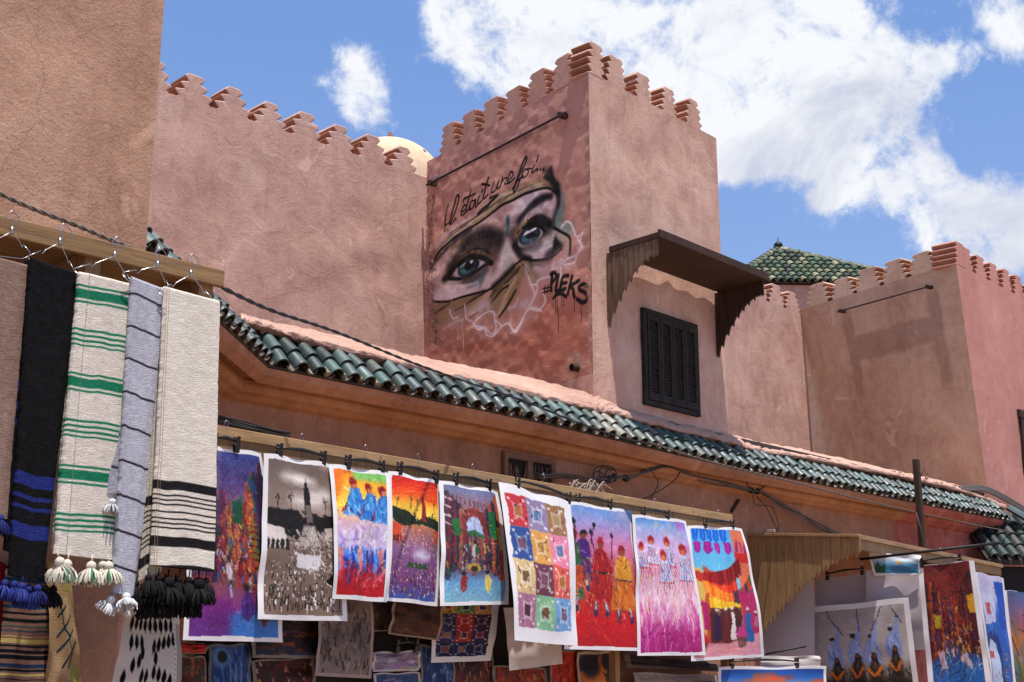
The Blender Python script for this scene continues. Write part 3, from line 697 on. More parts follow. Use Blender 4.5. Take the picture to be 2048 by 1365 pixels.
# ---- tiled porch roof at the right edge
ppl = Pl(lipR.hit(2030, 1060)+T.n*.9, 75)
pb0 = ppl.hit(1998, 1118); porch = thing('tiled_porch', 'small dark tiled porch roof over a shadowed opening at the right edge', 'porch', (pb0[0], pb0[1], 0))
mb = MB(); bed = MB(); rnd = random.Random(8); d = nrm(-ppl.n*.7+UP*.62+ppl.u*.12); upv = nrm(ppl.n*.62+UP*.7)
for i in range(12):
    base = pb0+ppl.u*(.20*i-.08)
    for j in range(4):
        half_tile(mb, base+d*(.3*j)+upv*(.014), base+d*(.3*j+.36), upv, .078, lin(np.array(rnd.choice(TILES))*.72), 7, .014, .012, 0)
    half_tile(mb, base+ppl.u*.1+upv*.03, base+ppl.u*.1+d*1.15+upv*.03, upv, .06, lin((66,58,52)), 5, .012, 0, 0, True)
mb.build('roof_tiles', M['tile'], porch, colors=True)
e0 = pb0-ppl.u*.22; e1 = pb0+ppl.u*2.4
MB().prism([e0-UP*.02, e0+d*1.3-UP*.02, e0+d*1.3-UP*.16, e0-UP*.10], ppl.u*2.6).build('deck', M['dark_mortar'], porch)
mb = MB(); a = e0-ppl.n*.12; mb.box((a[0], a[1], 0), ppl.u*2.6, -ppl.n*.6, UP*(pb0[2]-.11)); mb.build('wall', M['dark'], porch)  # near-black block, painted as the shade in the opening below the porch
# ------------------------------------------------------------------ a small brush-painter: its canvas becomes a mesh's colour attribute
class Cv:
    """canvas of W x H cells, painted in sRGB 0..255; coordinates through fn (default: 0..1 across and down)"""
    def __init__(s, W, H, base, fn=None, unit=None):
        s.W, s.H = W, H; s.a = np.ones((H, W, 3))*np.asarray(base, float); s.fn = fn or (lambda u, v: (u*(W-1), v*(H-1))); s.k = unit or W
    def P(s, pts): return np.array([s.fn(*p) for p in pts], float)
    def _box(s, P, pad):
        x0 = max(0, int(P[:, 0].min()-pad)); x1 = min(s.W, int(P[:, 0].max()+pad)+2); y0 = max(0, int(P[:, 1].min()-pad)); y1 = min(s.H, int(P[:, 1].max()+pad)+2)
        if x1 <= x0 or y1 <= y0: return None
        X, Y = np.meshgrid(np.arange(x0, x1), np.arange(y0, y1)); return x0, x1, y0, y1, X.astype(float), Y.astype(float)
    def _put(s, b, m, col):
        x0, x1, y0, y1 = b[:4]; m = np.clip(m, 0, 1)[..., None]; s.a[y0:y1, x0:x1] = s.a[y0:y1, x0:x1]*(1-m)+np.asarray(col, float)*m
    def line(s, pts, w, col, al=1.0, soft=.5, curve=True, w1=None):
        """w: width in thousandths of the canvas unit"""
        pts = [np.asarray(p, float) for p in pts]
        if curve and len(pts) > 2: pts = smooth_curve([np.append(p, 0) for p in pts], 5)
        P = s.P([p[:2] for p in pts]); r = max(.45, w*s.k/2000); r1 = r if w1 is None else max(.3, w1*s.k/2000); sf = max(.7, soft*r*2); b = s._box(P, max(r, r1)+sf+1)
        if b is None: return s
        X, Y = b[4], b[5]; D = np.full(X.shape, 1e9); n = len(P)-1
        for i in range(n):
            d = P[i+1]-P[i]; L = d.dot(d)+1e-9; t = np.clip(((X-P[i, 0])*d[0]+(Y-P[i, 1])*d[1])/L, 0, 1)
            rr = r+(r1-r)*((i+t)/n); D = np.minimum(D, np.hypot(X-P[i, 0]-t*d[0], Y-P[i, 1]-t*d[1])-rr)
        s._put(b, np.clip(.5-D/sf, 0, 1)*al, col); return s
    def poly(s, pts, col, al=1.0, soft=1.0, curve=False):
        if curve: q = [np.append(np.asarray(p, float), 0) for p in pts]; pts = [p[:2] for p in smooth_curve(q+[q[0]], 5)]
        P = s.P(pts); sf = max(.6, soft*s.k/1000); b = s._box(P, sf+1)
        if b is None: return s
        X, Y = b[4], b[5]; ins = np.zeros(X.shape, bool); D = np.full(X.shape, 1e9); n = len(P)
        for i in range(n):
            p, q = P[i], P[(i+1) % n]; d = q-p
            c = ((p[1] > Y) != (q[1] > Y)); 
            if abs(d[1]) > 1e-9: ins ^= c & (X < d[0]*(Y-p[1])/d[1]+p[0])
            t = np.clip(((X-p[0])*d[0]+(Y-p[1])*d[1])/(d.dot(d)+1e-9), 0, 1); D = np.minimum(D, np.hypot(X-p[0]-t*d[0], Y-p[1]-t*d[1]))
        D = np.where(ins, -D, D); s._put(b, np.clip(.5-D/(2*sf), 0, 1)*al, col); return s
    def ell(s, u, v, ru, rv, col, al=1.0, soft=.3, rot=0):
        th = np.linspace(0, 2*math.pi, 22)[:-1]; c_, s_ = math.cos(rot), math.sin(rot)
        pts = [(u+ru*math.cos(t)*c_-rv*math.sin(t)*s_, v+ru*math.cos(t)*s_+rv*math.sin(t)*c_) for t in th]
        P = s.P(pts); return s.poly(pts, col, al, soft*1000*np.ptp(P[:, 0])/2/s.k)
    def grad(s, stops, v0=0, v1=1):
        v = np.linspace(0, 1, s.H); c = np.stack([np.interp(v, [q for q, _ in stops], [k[i] for _, k in stops]) for i in range(3)], -1)
        m = ((v >= v0) & (v <= v1))[:, None, None]; s.a = np.where(m, c[:, None, :], s.a); return s
    def noise(s, cells, amp, seed, tint=(1, 1, 1)):
        s.a += vnoise((s.H, s.W), cells, seed)[..., None]*amp*np.asarray(tint); return s
    def cloud(s, cells, col, seed, lo=.1, hi=.6, al=1.0, box=(0, 0, 1, 1)):
        n = vnoise((s.H, s.W), cells, seed)*.65+vnoise((s.H, s.W), (cells[0]*3, cells[1]*3), seed+9)*.35
        m = np.clip((n-lo)/(hi-lo), 0, 1)*al; u = np.linspace(0, 1, s.W)[None, :]; v = np.linspace(0, 1, s.H)[:, None]
        m = m*np.clip((u-box[0])*14+.5, 0, 1)*np.clip((box[2]-u)*14+.5, 0, 1)*np.clip((v-box[1])*14+.5, 0, 1)*np.clip((box[3]-v)*14+.5, 0, 1)
        s.a = s.a*(1-m[..., None])+np.asarray(col, float)*m[..., None]; return s
    def dabs(s, n, box, ln, w, cols, ang=90, spread=30, seed=0, al=.9, asp=1.0):
        rg = random.Random(seed)
        for _ in range(n):
            u = rg.uniform(box[0], box[2]); v = rg.uniform(box[1], box[3]); a = R(ang+rg.uniform(-spread, spread)); l = ln*rg.uniform(.4, 1.2)
            s.line([(u, v), (u+math.cos(a)*l, v+math.sin(a)*l*asp)], w*rg.uniform(.5, 1.3), rg.choice(cols), al*rg.uniform(.6, 1), .4, False)
        return s
    def people(s, n, box, size, cols, seed=0, heads=((60, 40, 34), (40, 30, 28)), asp=1.0):
        """small upright figures: a robe stroke, wider below, and a head"""
        rg = random.Random(seed)
        for _ in range(n):
            u = rg.uniform(box[0], box[2]); f = rg.random(); v = box[1]+(box[3]-box[1])*f; h = size*(.5+.7*f)*rg.uniform(.8, 1.2); c = rg.choice(cols)
            s.line([(u, v-h*asp), (u+rg.uniform(-.1, .1)*h, v)], h*300, c, .95, .3, False, h*480); s.ell(u, v-h*1.22*asp, h*.2, h*.2*asp, rg.choice(heads), .95)
        return s
    def border(s, f, col=(232, 230, 230), asp=None):
        fx = f; fy = f*s.W/s.H if asp is None else f*asp; u = np.linspace(0, 1, s.W)[None, :]; v = np.linspace(0, 1, s.H)[:, None]
        wob = .004*vnoise((s.H, s.W), (9, 7), 77)
        m = (u < fx+wob) | (u > 1-fx+wob) | (v < fy+wob) | (v > 1-fy+wob); s.a[m] = np.asarray(col, float)+vnoise((s.H, s.W), (14, 8), 5)[m][:, None]*4; return s
    def impasto(s, n, ln, w, jit=16, seed=0, box=(.05, .05, .95, .95), ang=None):
        """short strokes that carry the colour found beneath them, so edges break up like brushwork"""
        rg = random.Random(seed); ln *= .62; w *= .55
        for _ in range(n):
            u = rg.uniform(box[0], box[2]); v = rg.uniform(box[1], box[3]); x, y = s.fn(u, v); c = s.a[min(s.H-1, int(y)), min(s.W-1, int(x))]; j = rg.gauss(0, jit); c = np.clip(c+j+np.array([rg.gauss(0, jit*.5) for _ in range(3)]), 0, 255)
            a = rg.uniform(0, math.pi) if ang is None else R(ang+rg.gauss(0, 25)); l = ln*rg.uniform(.4, 1.3); s.line([(u-math.cos(a)*l/2, v-math.sin(a)*l/2*.55), (u+math.cos(a)*l/2, v+math.sin(a)*l/2*.55)], w*rg.uniform(.5, 1.4), c, rg.uniform(.6, 1), .4, False)
        return s
    def warp(s, amp=2.0, seed=0):
        """shift the paint a little, as an unsteady hand would"""
        H, W = s.H, s.W; f = lambda k: vnoise((H, W), (H//9, W//9), seed+k)*.6+vnoise((H, W), (H//4, W//4), seed+k+5)*.5+vnoise((H, W), (H//22+1, W//22+1), seed+k+9)*.9
        y = np.clip(np.arange(H)[:, None]+f(1)*amp, 0, H-1).astype(int); x = np.clip(np.arange(W)[None, :]+f(2)*amp, 0, W-1).astype(int); s.a = s.a[y, x]; return s
    def out(s, g=1.0): return lin(np.clip(s.a, 3, 250))**g

# ------------------------------------------------------------------ the painted face of the tower
Lm = float(np.linalg.norm(TL-C)); ZM0 = 4.75
NW, NH = 520, 560
def mpx(px, py):
    P = MU.hit(px, py); t = Lm-MU.t(P); return (t/Lm*(NW-1), (ZT-P[2])/(ZT-ZM0)*(NH-1))
A_ = lambda *xy: (850+xy[0]/6.0235, 300+xy[1]/6.0235)
B_ = lambda *xy: (850+xy[0]/6.0235, 480+xy[1]/6.0235)
def As(*l): return [A_(l[i], l[i+1]) for i in range(0, len(l), 2)]
def Bs(*l): return [B_(l[i], l[i+1]) for i in range(0, len(l), 2)]
cv = Cv(NW, NH, (204, 148, 130), mpx, NW)
cv.cloud((5, 4), (204, 150, 130), 1, -.4, 1.0, .5).cloud((9, 8), (174, 116, 98), 2, -.3, 1.0, .4).cloud((40, 40), (158, 102, 88), 3, .1, .9, .4)
# the oxide red band low on the wall
cv.poly([(930, 660), (1010, 640), (1110, 600), (1172, 590), (1184, 770), (850, 720), (860, 690)], (170, 101, 82), .75, 60); cv.cloud((12, 14), (178, 110, 92), 8, -.2, 1.0, .30, (.2, .62, 1, 1)).cloud((7, 9), (146, 80, 66), 9, -.1, 1.0, .30, (.1, .6, 1, 1))
cv.line([(862, 372), (990, 305), (1130, 236)], 10, (120, 72, 64), .5, 1.2)
for dx in range(0, 9): cv.line([(870+dx*30, 330-dx*20+6*math.sin(dx)), (896+dx*30, 318-dx*20)], 2, (96, 58, 52), .45, .5)
def soft(pts, w_, c, al=.8, s_=1.0): cv.line(pts, w_*1.2, c, al, s_*.72)
# head wrap
cv.poly(As(60,1260, 200,1090, 420,880, 640,740, 860,560, 1060,470, 1300,390, 1480,330, 1560,360, 1600,480, 1480,470, 1280,500, 1060,600, 860,740, 640,890, 350,1070, 100,1320), (152, 122, 86), .9, 12)
cv.poly(As(560,880, 900,650, 1060,540, 1300,440, 1480,410, 1500,440, 1280,480, 1060,580, 860,720), (178, 146, 102), .8, 10)
for (pts, c, wd, al) in ((As(120,1180, 300,990, 520,830, 760,660), (190,148,150), 26, .7), (As(150,1120, 330,950, 470,850), (206,170,172), 14, .75), (As(860,600, 1000,520, 1180,450), (208,184,160), 12, .7), (As(700,720, 860,610), (196,160,140), 14, .6),
        (As(1100,500, 1300,430, 1450,400), (186,150,110), 16, .6), (As(240,1120, 420,960, 620,850), (74,60,44), 8, .6), (As(300,1010, 420,930, 520,870), (60,58,66), 6, .6), (As(180,1210, 380,1030, 560,920), (48,40,40), 9, .7)):
    cv.line(pts, wd, c, al, .9)
for (pts, c, wd, al) in ((As(420,930, 640,790, 860,640, 1080,520), (56,46,40), 5, .7), (As(520,900, 760,740, 960,590), (214,190,164), 7, .7), (As(900,640, 1100,500, 1300,430), (84,66,48), 5, .6), (As(1000,590, 1200,480, 1400,420), (220,196,160), 8, .6), (As(1280,460, 1440,420, 1540,440), (96,74,54), 6, .6), (As(140,1250, 330,1050, 560,890), (208,176,176), 9, .7), (As(220,1220, 400,1060, 560,950), (110,84,66), 7, .6)): soft(pts, wd, c, al)
# face
face = As(40,1480, 60,1390, 350,1080, 640,890, 1060,610, 1380,490, 1500,480, 1570,560, 1590,650, 1550,900, 1560,1000, 1610,1150)+Bs(1640,110, 1500,230, 1280,250, 1190,230, 1000,400, 780,590, 450,690, 250,740, 90,740)
cv.poly(face, (222, 184, 178), .95, 6)
def soft(pts, w_, c, al=.8, s_=1.0): cv.line(pts, w_*1.2, c, al, s_*.72)
soft(As(1080,760, 1200,660, 1330,590), 60, (228,208,212), .9); soft(As(1380,740, 1450,660, 1500,630), 48, (200,172,178), .8)
soft(As(700,1000, 860,870, 1000,760), 60, (186,140,132), .7); soft(As(900,1060, 960,1000), 44, (150,92,84), .7)
soft(As(250,1300, 480,1130, 600,1040), 36, (196,158,146), .6)
soft(As(1130,880, 1060,1000, 1050,1150), 46, (70,48,46), .75); soft(Bs(880,100, 760,90, 900,0), 60, (70,48,46), .75)
soft(Bs(960,120, 950,230, 880,380), 52, (232,220,212), .95); soft(Bs(1010,150, 1040,260, 980,340), 34, (196,190,180), .8); soft(Bs(900,400, 800,500, 640,590), 52, (230,204,198), .9)
soft(Bs(130,660, 300,630, 500,630, 650,600), 56, (232,202,202), .9); soft(Bs(100,560, 180,500, 200,440), 44, (190,146,142), .7); soft(Bs(150,700, 260,690, 420,650), 30, (236,214,216), .85)
soft(Bs(850,140, 850,260, 820,360), 34, (120,84,80), .6)
# brows
soft(As(1130,860, 1200,760, 1290,660, 1420,580, 1520,560), 22, (28,24,30), .95, .8); soft(As(1250,720, 1400,600), 30, (46,36,42), .6)
soft(As(480,1120, 620,1050, 760,1010, 880,1060, 900,1120), 46, (26,24,26), .92, .9); soft(As(330,1180, 480,1100, 620,1050), 18, (110,90,56), .7)
# right eye
cv.poly(As(1080,1080, 1180,930, 1300,850, 1480,840, 1560,920, 1500,1060, 1360,1130, 1180,1210, 1090,1190), (60, 52, 40), .85, 14, True)
soft(As(1100,1030, 1180,920, 1300,840, 1400,820), 16, (150,128,76), .8)
cv.poly(As(1210,900, 1300,810, 1420,780, 1560,880, 1560,960, 1440,930, 1340,890, 1240,930), (16, 14, 16), .96, 7, True)
for i in range(13):
    x0 = 1230+i*26; cv.line(As(x0, 900-8*math.sin(i*.25), x0+10+i*6, 820-i*5, x0+30+i*9, 770-i*7), 5, (16,14,16), .9, .5, True, 2)
cv.poly(As(1100,1170, 1150,1060, 1240,970, 1350,930, 1410,960, 1400,1040, 1300,1120, 1190,1180), (214, 200, 200), .95, 5, True)
def iris_(c, rx, ry, A):
    f = lambda x, y: A(c[0]+x, c[1]+y)
    def e(x, y, a, b_, col, al=1., sf=6):
        cv.poly([f(x+a*math.cos(t)-.25*b_*math.sin(t), y+b_*math.sin(t)-.18*a*math.cos(t)) for t in np.linspace(0, 2*math.pi, 18)[:-1]], col, al, sf)
    e(0, 0, rx, ry, (22, 26, 30)); e(-4, 6, rx*.78, ry*.76, (34, 62, 72), 1., 8); e(-20, 36, rx*.55, ry*.36, (92, 150, 166), .8, 10)
    for k in range(14):
        t = k/14*2*math.pi; cv.line([f(rx*.42*math.cos(t), ry*.42*math.sin(t)), f(rx*.78*math.cos(t), ry*.78*math.sin(t))], 2.5, (110,160,172) if k % 2 else (24,50,62), .5, .5, False)
    e(14, -10, rx*.46, ry*.44, (10, 10, 12))
iris_((1262, 1035), 128, 112, A_)
cv.line(As(1200,1020, 1260,985, 1335,945), 9, (240, 240, 244), .95, .4); cv.line(As(1215,1000, 1240,985), 7, (244,244,248), .9)
soft(As(1180,940, 1300,910, 1400,930, 1460,1000), 12, (12,12,14), .95, .5); soft(As(1090,1190, 1200,1200, 1320,1140, 1420,1050, 1470,1000), 10, (30,24,24), .9, .6)
for i in range(12): cv.line(As(1180+i*22, 1196-i*13, 1192+i*23, 1222-i*13), 2, (190,178,150), .8, .4, False)
soft(Bs(1300,160, 1420,90, 1560,40, 1580,-40), 54, (226,214,212), .9); soft(Bs(1220,190, 1340,170, 1460,110), 34, (230,214,212), .9)
soft(Bs(1080,70, 1120,140, 1180,215, 1260,245), 26, (22,20,22), .95, .7); soft(Bs(1180,110, 1280,100, 1380,60), 26, (92,84,84), .75)
soft(Bs(1480,200, 1560,110, 1590,0), 34, (40,40,42), .9, .8); cv.poly(Bs(1560,-40, 1600,10, 1690,10, 1690,70, 1610,130, 1500,215, 1540,120), (18, 17, 18), .95, 6)
# left eye
cv.poly(Bs(200,480, 300,330, 470,180, 620,100, 760,150, 830,250, 760,320, 560,450, 400,490), (66, 54, 40), .8, 22, True)
soft(Bs(260,420, 360,280, 500,170, 640,120, 760,180), 30, (120,94,56), .7); soft(Bs(300,330, 440,130, 620,50, 780,110), 40, (44,40,40), .75); soft(Bs(230,480, 330,400, 480,240), 22, (26,22,22), .8)
for i in range(15):
    t = i/14; x = 470+t*320; y = 215-60*math.sin(t*2.4)+70*t*t; cv.line(Bs(x, y, x-18+40*t, y-60+16*t), 4.5, (150,128,98) if i % 3 else (40,32,26), .85, .4, False, 2)
cv.poly(Bs(320,425, 400,320, 520,240, 640,220, 720,260, 640,350, 520,430, 420,455), (206, 188, 190), .95, 5, True)
iris_((525, 325), 132, 124, B_)
cv.line(Bs(575,262, 562,272), 12, (244,244,246), 1., .4); cv.line(Bs(420,330, 480,290), 7, (214,220,226), .8)
soft(Bs(230,465, 340,350, 470,240, 600,195, 720,230, 800,280), 17, (12,11,12), .97, .5); soft(Bs(240,465, 420,470, 560,430, 690,330, 800,270), 11, (16,14,14), .95, .5)
soft(Bs(470,480, 620,450, 740,360), 26, (70,66,62), .8); soft(Bs(590,520, 680,490, 700,430), 26, (74,112,112), .75); soft(Bs(520,560, 660,560), 20, (96,110,106), .55)
for i in range(26):
    f = i/25; x = 470+f*410; y = 1120-115*math.sin(min(1, f*1.15)*1.9)+60*f*f; cv.line(As(x, y, x+26, y-26+34*f), 3, (18,16,18) if i % 3 else (120,96,64), .8, .4, False, 1.5)
for i in range(22):
    f = i/21; x = 1135+f*370; y = 850-290*f**.72; cv.line(As(x, y, x+30, y-34+18*f), 3, (18,16,20), .8, .4, False, 1.5)
for i in range(16):
    f = i/15; x = 330+f*400; y = 468-10*math.sin(f*3)-150*f**1.6; cv.line(Bs(x, y, x+10+10*f, y+26), 2, (30,24,24), .8, .4, False, 1.2)
soft(Bs(270,400, 380,250, 520,150, 660,100, 780,170), 5, (24,20,22), .85, .5); soft(As(1110,1010, 1200,890, 1310,815, 1420,790), 5, (40,32,24), .8, .5); soft(As(1140,960, 1230,860), 4, (196,172,120), .8, .5)
soft(Bs(400,520, 560,500, 700,420), 5, (96,78,74), .7, .6); soft(Bs(300,560, 480,560, 640,510), 9, (240,220,220), .6, .8); soft(Bs(930,200, 930,300), 8, (246,240,236), .8, .8); soft(Bs(1400,130, 1520,70), 8, (240,234,232), .8, .8)
# bridge of the nose: teal stroke
soft(As(1000,820, 1000,930, 990,1010), 18, (40,96,100), .9, .8)
# veil
veil = Bs(60,760, 250,745, 450,690, 780,590, 1000,400, 1190,235, 1290,300, 1390,420, 1340,520, 1250,450, 1150,450, 1130,600, 1060,720, 890,940, 840,870, 650,800, 500,830, 330,960, 160,1010, 60,1010)
cv.poly(veil, (150, 122, 86), .92, 10)
for (pts, c, wd, al) in ((Bs(1170,290, 1000,470, 840,620, 740,760), (166,128,76), 26, .7), (Bs(1120,360, 960,520, 800,680), (60,52,46), 16, .7), (Bs(1150,440, 1010,560, 900,720), (186,170,158), 14, .75), (Bs(1090,560, 980,720), (176,132,76), 22, .7),
        (Bs(700,640, 560,740, 440,800), (100,80,50), 22, .6), (Bs(780,620, 700,720, 640,790), (208,176,166), 16, .75), (Bs(420,730, 300,820, 180,900), (160,122,70), 22, .7), (Bs(300,760, 180,850, 80,920), (70,56,44), 9, .7), (Bs(330,850, 420,880, 520,830), (84,78,72), 26, .65),
        (Bs(160,940, 260,890, 330,850), (170,124,60), 20, .7), (Bs(1250,320, 1330,440), (110,96,60), 30, .7), (Bs(1260,300, 1400,280, 1520,220), (90,88,84), 20, .7)): soft(pts, wd, c, al)
for pts, c, wd, al in ((Bs(560,740, 420,860, 250,960, 120,1010), (156,126,86), 40, .75), (Bs(760,640, 640,780, 520,880), (206,176,134), 26, .8), (Bs(1000,520, 900,680, 800,830, 740,900), (160,130,88), 40, .8), (Bs(1080,470, 1000,620, 940,760, 880,900), (210,180,150), 22, .8), (Bs(1130,480, 1100,620, 1020,740), (150,118,76), 30, .7), (Bs(420,930, 300,1020, 160,1120), (190,132,104), 24, .6), (Bs(700,930, 560,1040, 430,1150), (196,146,112), 20, .55), (Bs(500,1120, 380,1230), (190,140,104), 16, .5), (Bs(640,560, 500,640, 330,690), (238,216,214), 18, .7), (Bs(1240,380, 1280,480), (196,160,110), 30, .7)): soft(pts, wd, c, al)
for pts, wd in ((Bs(600,700, 480,790, 360,850), 6), (Bs(240,800, 150,870), 6), (Bs(1150,330, 1060,440, 960,520), 7), (Bs(640,870, 520,960), 5), (Bs(1180,300, 1240,360, 1260,430), 6), (Bs(860,600, 780,690), 4), (Bs(1060,480, 960,640), 4)): soft(pts, wd, (44,36,32), .8, .7)
for pts, wd in ((Bs(760,800, 850,690, 920,600, 1010,550), 7), (Bs(890,930, 1000,770, 1100,610), 9), (Bs(540,750, 660,670, 760,610), 5), (Bs(590,720, 700,650), 5)): soft(pts, wd, (24,22,22), .95, .6)
soft(Bs(80,745, 250,745, 450,688, 680,630, 800,580, 1000,400, 1100,290, 1190,225), 8, (16,15,16), .97, .5); soft(Bs(820,570, 940,450, 1060,330), 22, (26,24,26), .8)
soft(Bs(1190,225, 1300,248, 1460,235, 1560,190, 1650,110), 9, (18,17,18), .95, .5)
soft(Bs(1320,350, 1420,390, 1540,340, 1640,260), 14, (206,186,188), .8); soft(Bs(1330,330, 1440,350, 1560,290), 7, (220,204,206), .8); soft(Bs(1220,310, 1240,380), 20, (206,186,184), .7)
# outlines of wrap and hood
soft(As(60,1430, 160,1240, 400,1030, 640,890, 900,690, 1060,605, 1200,530, 1380,475, 1500,465, 1590,530), 9, (16,15,16), .97, .5); soft(As(60,1420, 180,1280, 360,1100, 560,960), 16, (40,34,36), .75)
cv.poly(As(1500,210, 1530,200, 1565,330, 1630,420, 1650,560, 1625,700, 1580,810, 1550,940, 1530,900, 1580,700, 1590,600, 1555,500, 1500,400, 1440,335, 1470,260), (16, 15, 17), .96, 8, True)
soft(As(1440,250, 1500,280), 22, (70,48,48), .6); soft(As(1440,330, 1560,360), 10, (20,18,20), .8)
soft(As(1660,560, 1660,700, 1620,820), 22, (104,128,122), .65); soft(As(1610,790, 1590,880, 1640,930, 1740,950), 36, (104,146,140), .7); soft(As(1640,450, 1665,600), 14, (150,128,120), .6)
cv.poly(As(1560,975, 1740,1050, 1745,1230, 1690,1320, 1690,1180, 1600,1080), (196, 170, 150), .8, 8); soft(As(1550,940, 1640,990, 1740,1050, 1755,1150)+Bs(1750,130, 1742,200), 9, (16,15,16), .96, .5)
# smoke
for pts in (Bs(300,900, 480,900, 600,1000, 760,1080, 900,1040, 1080,1060, 1220,880), Bs(1260,820, 1340,650, 1300,520, 1480,450, 1640,330), Bs(640,820, 760,800), Bs(1700,240, 1860,140, 1860,0), Bs(1150,760, 1240,740), Bs(1420,330, 1600,280)): soft(pts, 60, (214,172,168), .42, 1.3)
for pts in (Bs(310,850, 305,900, 340,950, 400,930), Bs(480,770, 485,870, 500,950, 590,1000, 640,1080, 720,1060, 740,1140, 820,1160, 900,1060, 1000,1010, 1060,1080, 1110,1100, 1200,900, 1260,830, 1360,850, 1440,740, 1415,620),
            Bs(1245,430, 1280,540, 1360,540, 1340,650, 1290,740, 1250,810), Bs(830,880, 830,960, 850,1060, 810,1140, 700,1060, 600,1040), Bs(850,970, 930,1040), Bs(590,1000, 700,900, 800,860, 840,900), Bs(1350,510, 1410,470, 1560,430), Bs(1290,550, 1320,660, 1260,790),
            Bs(1640,300, 1720,230, 1840,170, 1890,60, 1840,0), Bs(1680,300, 1800,270, 1830,190), As(1640,930, 1680,870, 1750,880, 1800,980, 1830,1050, 1900,1000, 1870,1110, 1900,1180), Bs(1180,960, 1100,1080, 1030,1130), Bs(1260,830, 1320,820, 1400,860)):
    soft([(q[0]+random.uniform(-2.5, 2.5), q[1]+random.uniform(-2.5, 2.5)) for q in pts], 9, (226,190,188), .5, 1.1); soft([(q[0]+random.uniform(-2, 2), q[1]+random.uniform(-2, 2)) for q in pts], 3, (236,214,214), .6, .7); soft(pts, 4.2, (242,226,228), .85, .6)
for pts, wd, al in ((Bs(660,820, 720,770, 760,800), 24, .8), (Bs(1160,790, 1220,760), 22, .6), (Bs(1010,830, 1080,790, 1120,720), 12, .7), (Bs(220,1080, 360,990, 460,960), 10, .7), (Bs(590,870, 700,790), 12, .7), (Bs(1600,320, 1650,270), 16, .8)): soft(pts, wd, (220,196,198), al, .9)
for a, b_ in (((390, 980), (396, 1290)), ((450, 950), (464, 1340)), ((430, 960), (432, 1080)), ((1025, 830), (1042, 1060)), ((1075, 800), (1076, 840))): cv.line([B_(*a), B_(*b_)], 3.2, (226, 206, 202), .9, .4, False)
cv.line(Bs(1640,340, 1640,650), 7, (232,222,220), .95, .4, False)
# the words
K_ = (18, 16, 18)
for pts, wd in ((As(262,720, 244,800, 236,880, 246,908, 290,870), 6), (As(244,900, 228,985), 5), (As(276,672, 272,688), 6), (As(300,885, 350,770, 398,620, 400,550, 380,560, 340,700, 300,830, 292,895, 320,885, 362,830), 6),
        (As(432,752, 480,715, 492,680, 470,665, 440,710, 428,770, 440,790, 490,745), 5), (As(460,625, 470,590, 500,570), 5), (As(556,480, 530,570, 492,700, 495,738, 540,690), 5), (As(476,592, 540,560, 606,528), 5),
        (As(600,610, 560,620, 528,680, 535,720, 575,690, 612,600, 602,690, 645,650), 5), (As(655,555, 632,640, 645,650, 690,600), 5), (As(692,485, 682,505), 6), (As(766,335, 735,430, 700,560, 712,585, 756,540), 6), (As(688,415, 730,418, 775,430), 6),
        (As(830,385, 800,495, 815,512, 850,480, 890,372, 868,455, 880,468, 912,440), 5), (As(775,590, 800,500), 4), (As(930,330, 905,455), 5), (As(906,445, 945,352, 976,338, 976,362, 962,405, 980,414, 1012,388), 5), (As(1010,365, 1055,320, 1060,275, 1035,270, 1000,330, 995,390, 1015,400, 1080,340), 5),
        (As(1050,470, 1110,370, 1190,190, 1218,100, 1195,105, 1130,290, 1080,430, 1062,500, 1085,490, 1130,400, 1160,330), 6), (As(1085,395, 1150,345, 1180,310), 5), (As(1232,230, 1195,240, 1168,300, 1180,335, 1215,320, 1245,262, 1228,232, 1280,225), 5), (As(1312,185, 1288,255, 1300,272, 1345,230), 5), (As(1345,135, 1362,72), 6),
        (As(1358,235, 1352,250), 6), (As(1392,230, 1386,246), 6), (As(1428,228, 1420,250), 6), (As(870,545, 830,560, 780,585), 6)): cv.line(pts, wd*1.5, K_, .97, .35)
cv.line(As(642,772, 700,715, 760,670), 16, K_, .96, .35); cv.line(As(740,690, 800,620, 880,545), 13, K_, .96, .35)
Bs0 = Bs
def Bs(*l): return Bs0(*[q-(48*min(1, max(0, (l[i//2*2]-1400)/300)) if i % 2 == 0 else 0) for i, q in enumerate(l)])
for pts, wd in ((Bs(1456,556, 1440,652), 5), (Bs(1500,544, 1486,640), 5), (Bs(1424,592, 1522,572), 5), (Bs(1420,634, 1516,614), 5), (Bs(1565,402, 1552,500, 1538,610), 13), (Bs(1545,420, 1600,398, 1618,440, 1590,490, 1555,515), 13), (Bs(1650,425, 1630,520, 1604,618, 1660,606), 13),
        (Bs(1775,432, 1712,450, 1690,540, 1672,610, 1740,590), 13), (Bs(1692,530, 1755,518), 12), (Bs(1822,442, 1800,540, 1775,650), 13), (Bs(1905,492, 1850,530, 1802,560, 1840,600, 1850,690), 13), (Bs(2022,565, 1970,535, 1915,560, 1920,605, 1985,640, 2014,700, 1980,745, 1930,750, 1880,715), 14), (Bs(1568,705, 1610,665, 1690,655, 1752,685), 12)): cv.line(pts, wd*1.05, K_, .97, .4)
for a, b_ in (((1570, 690), (1572, 885)), ((1590, 690), (1606, 1115)), ((1672, 600), (1674, 800)), ((1646, 690), (1648, 800)), ((1797, 640), (1797, 860)), ((1877, 740), (1880, 985)), ((1902, 740), (1904, 800))): cv.line([B_(*a), B_(*b_)], 3.4, K_, .95, .4, False)
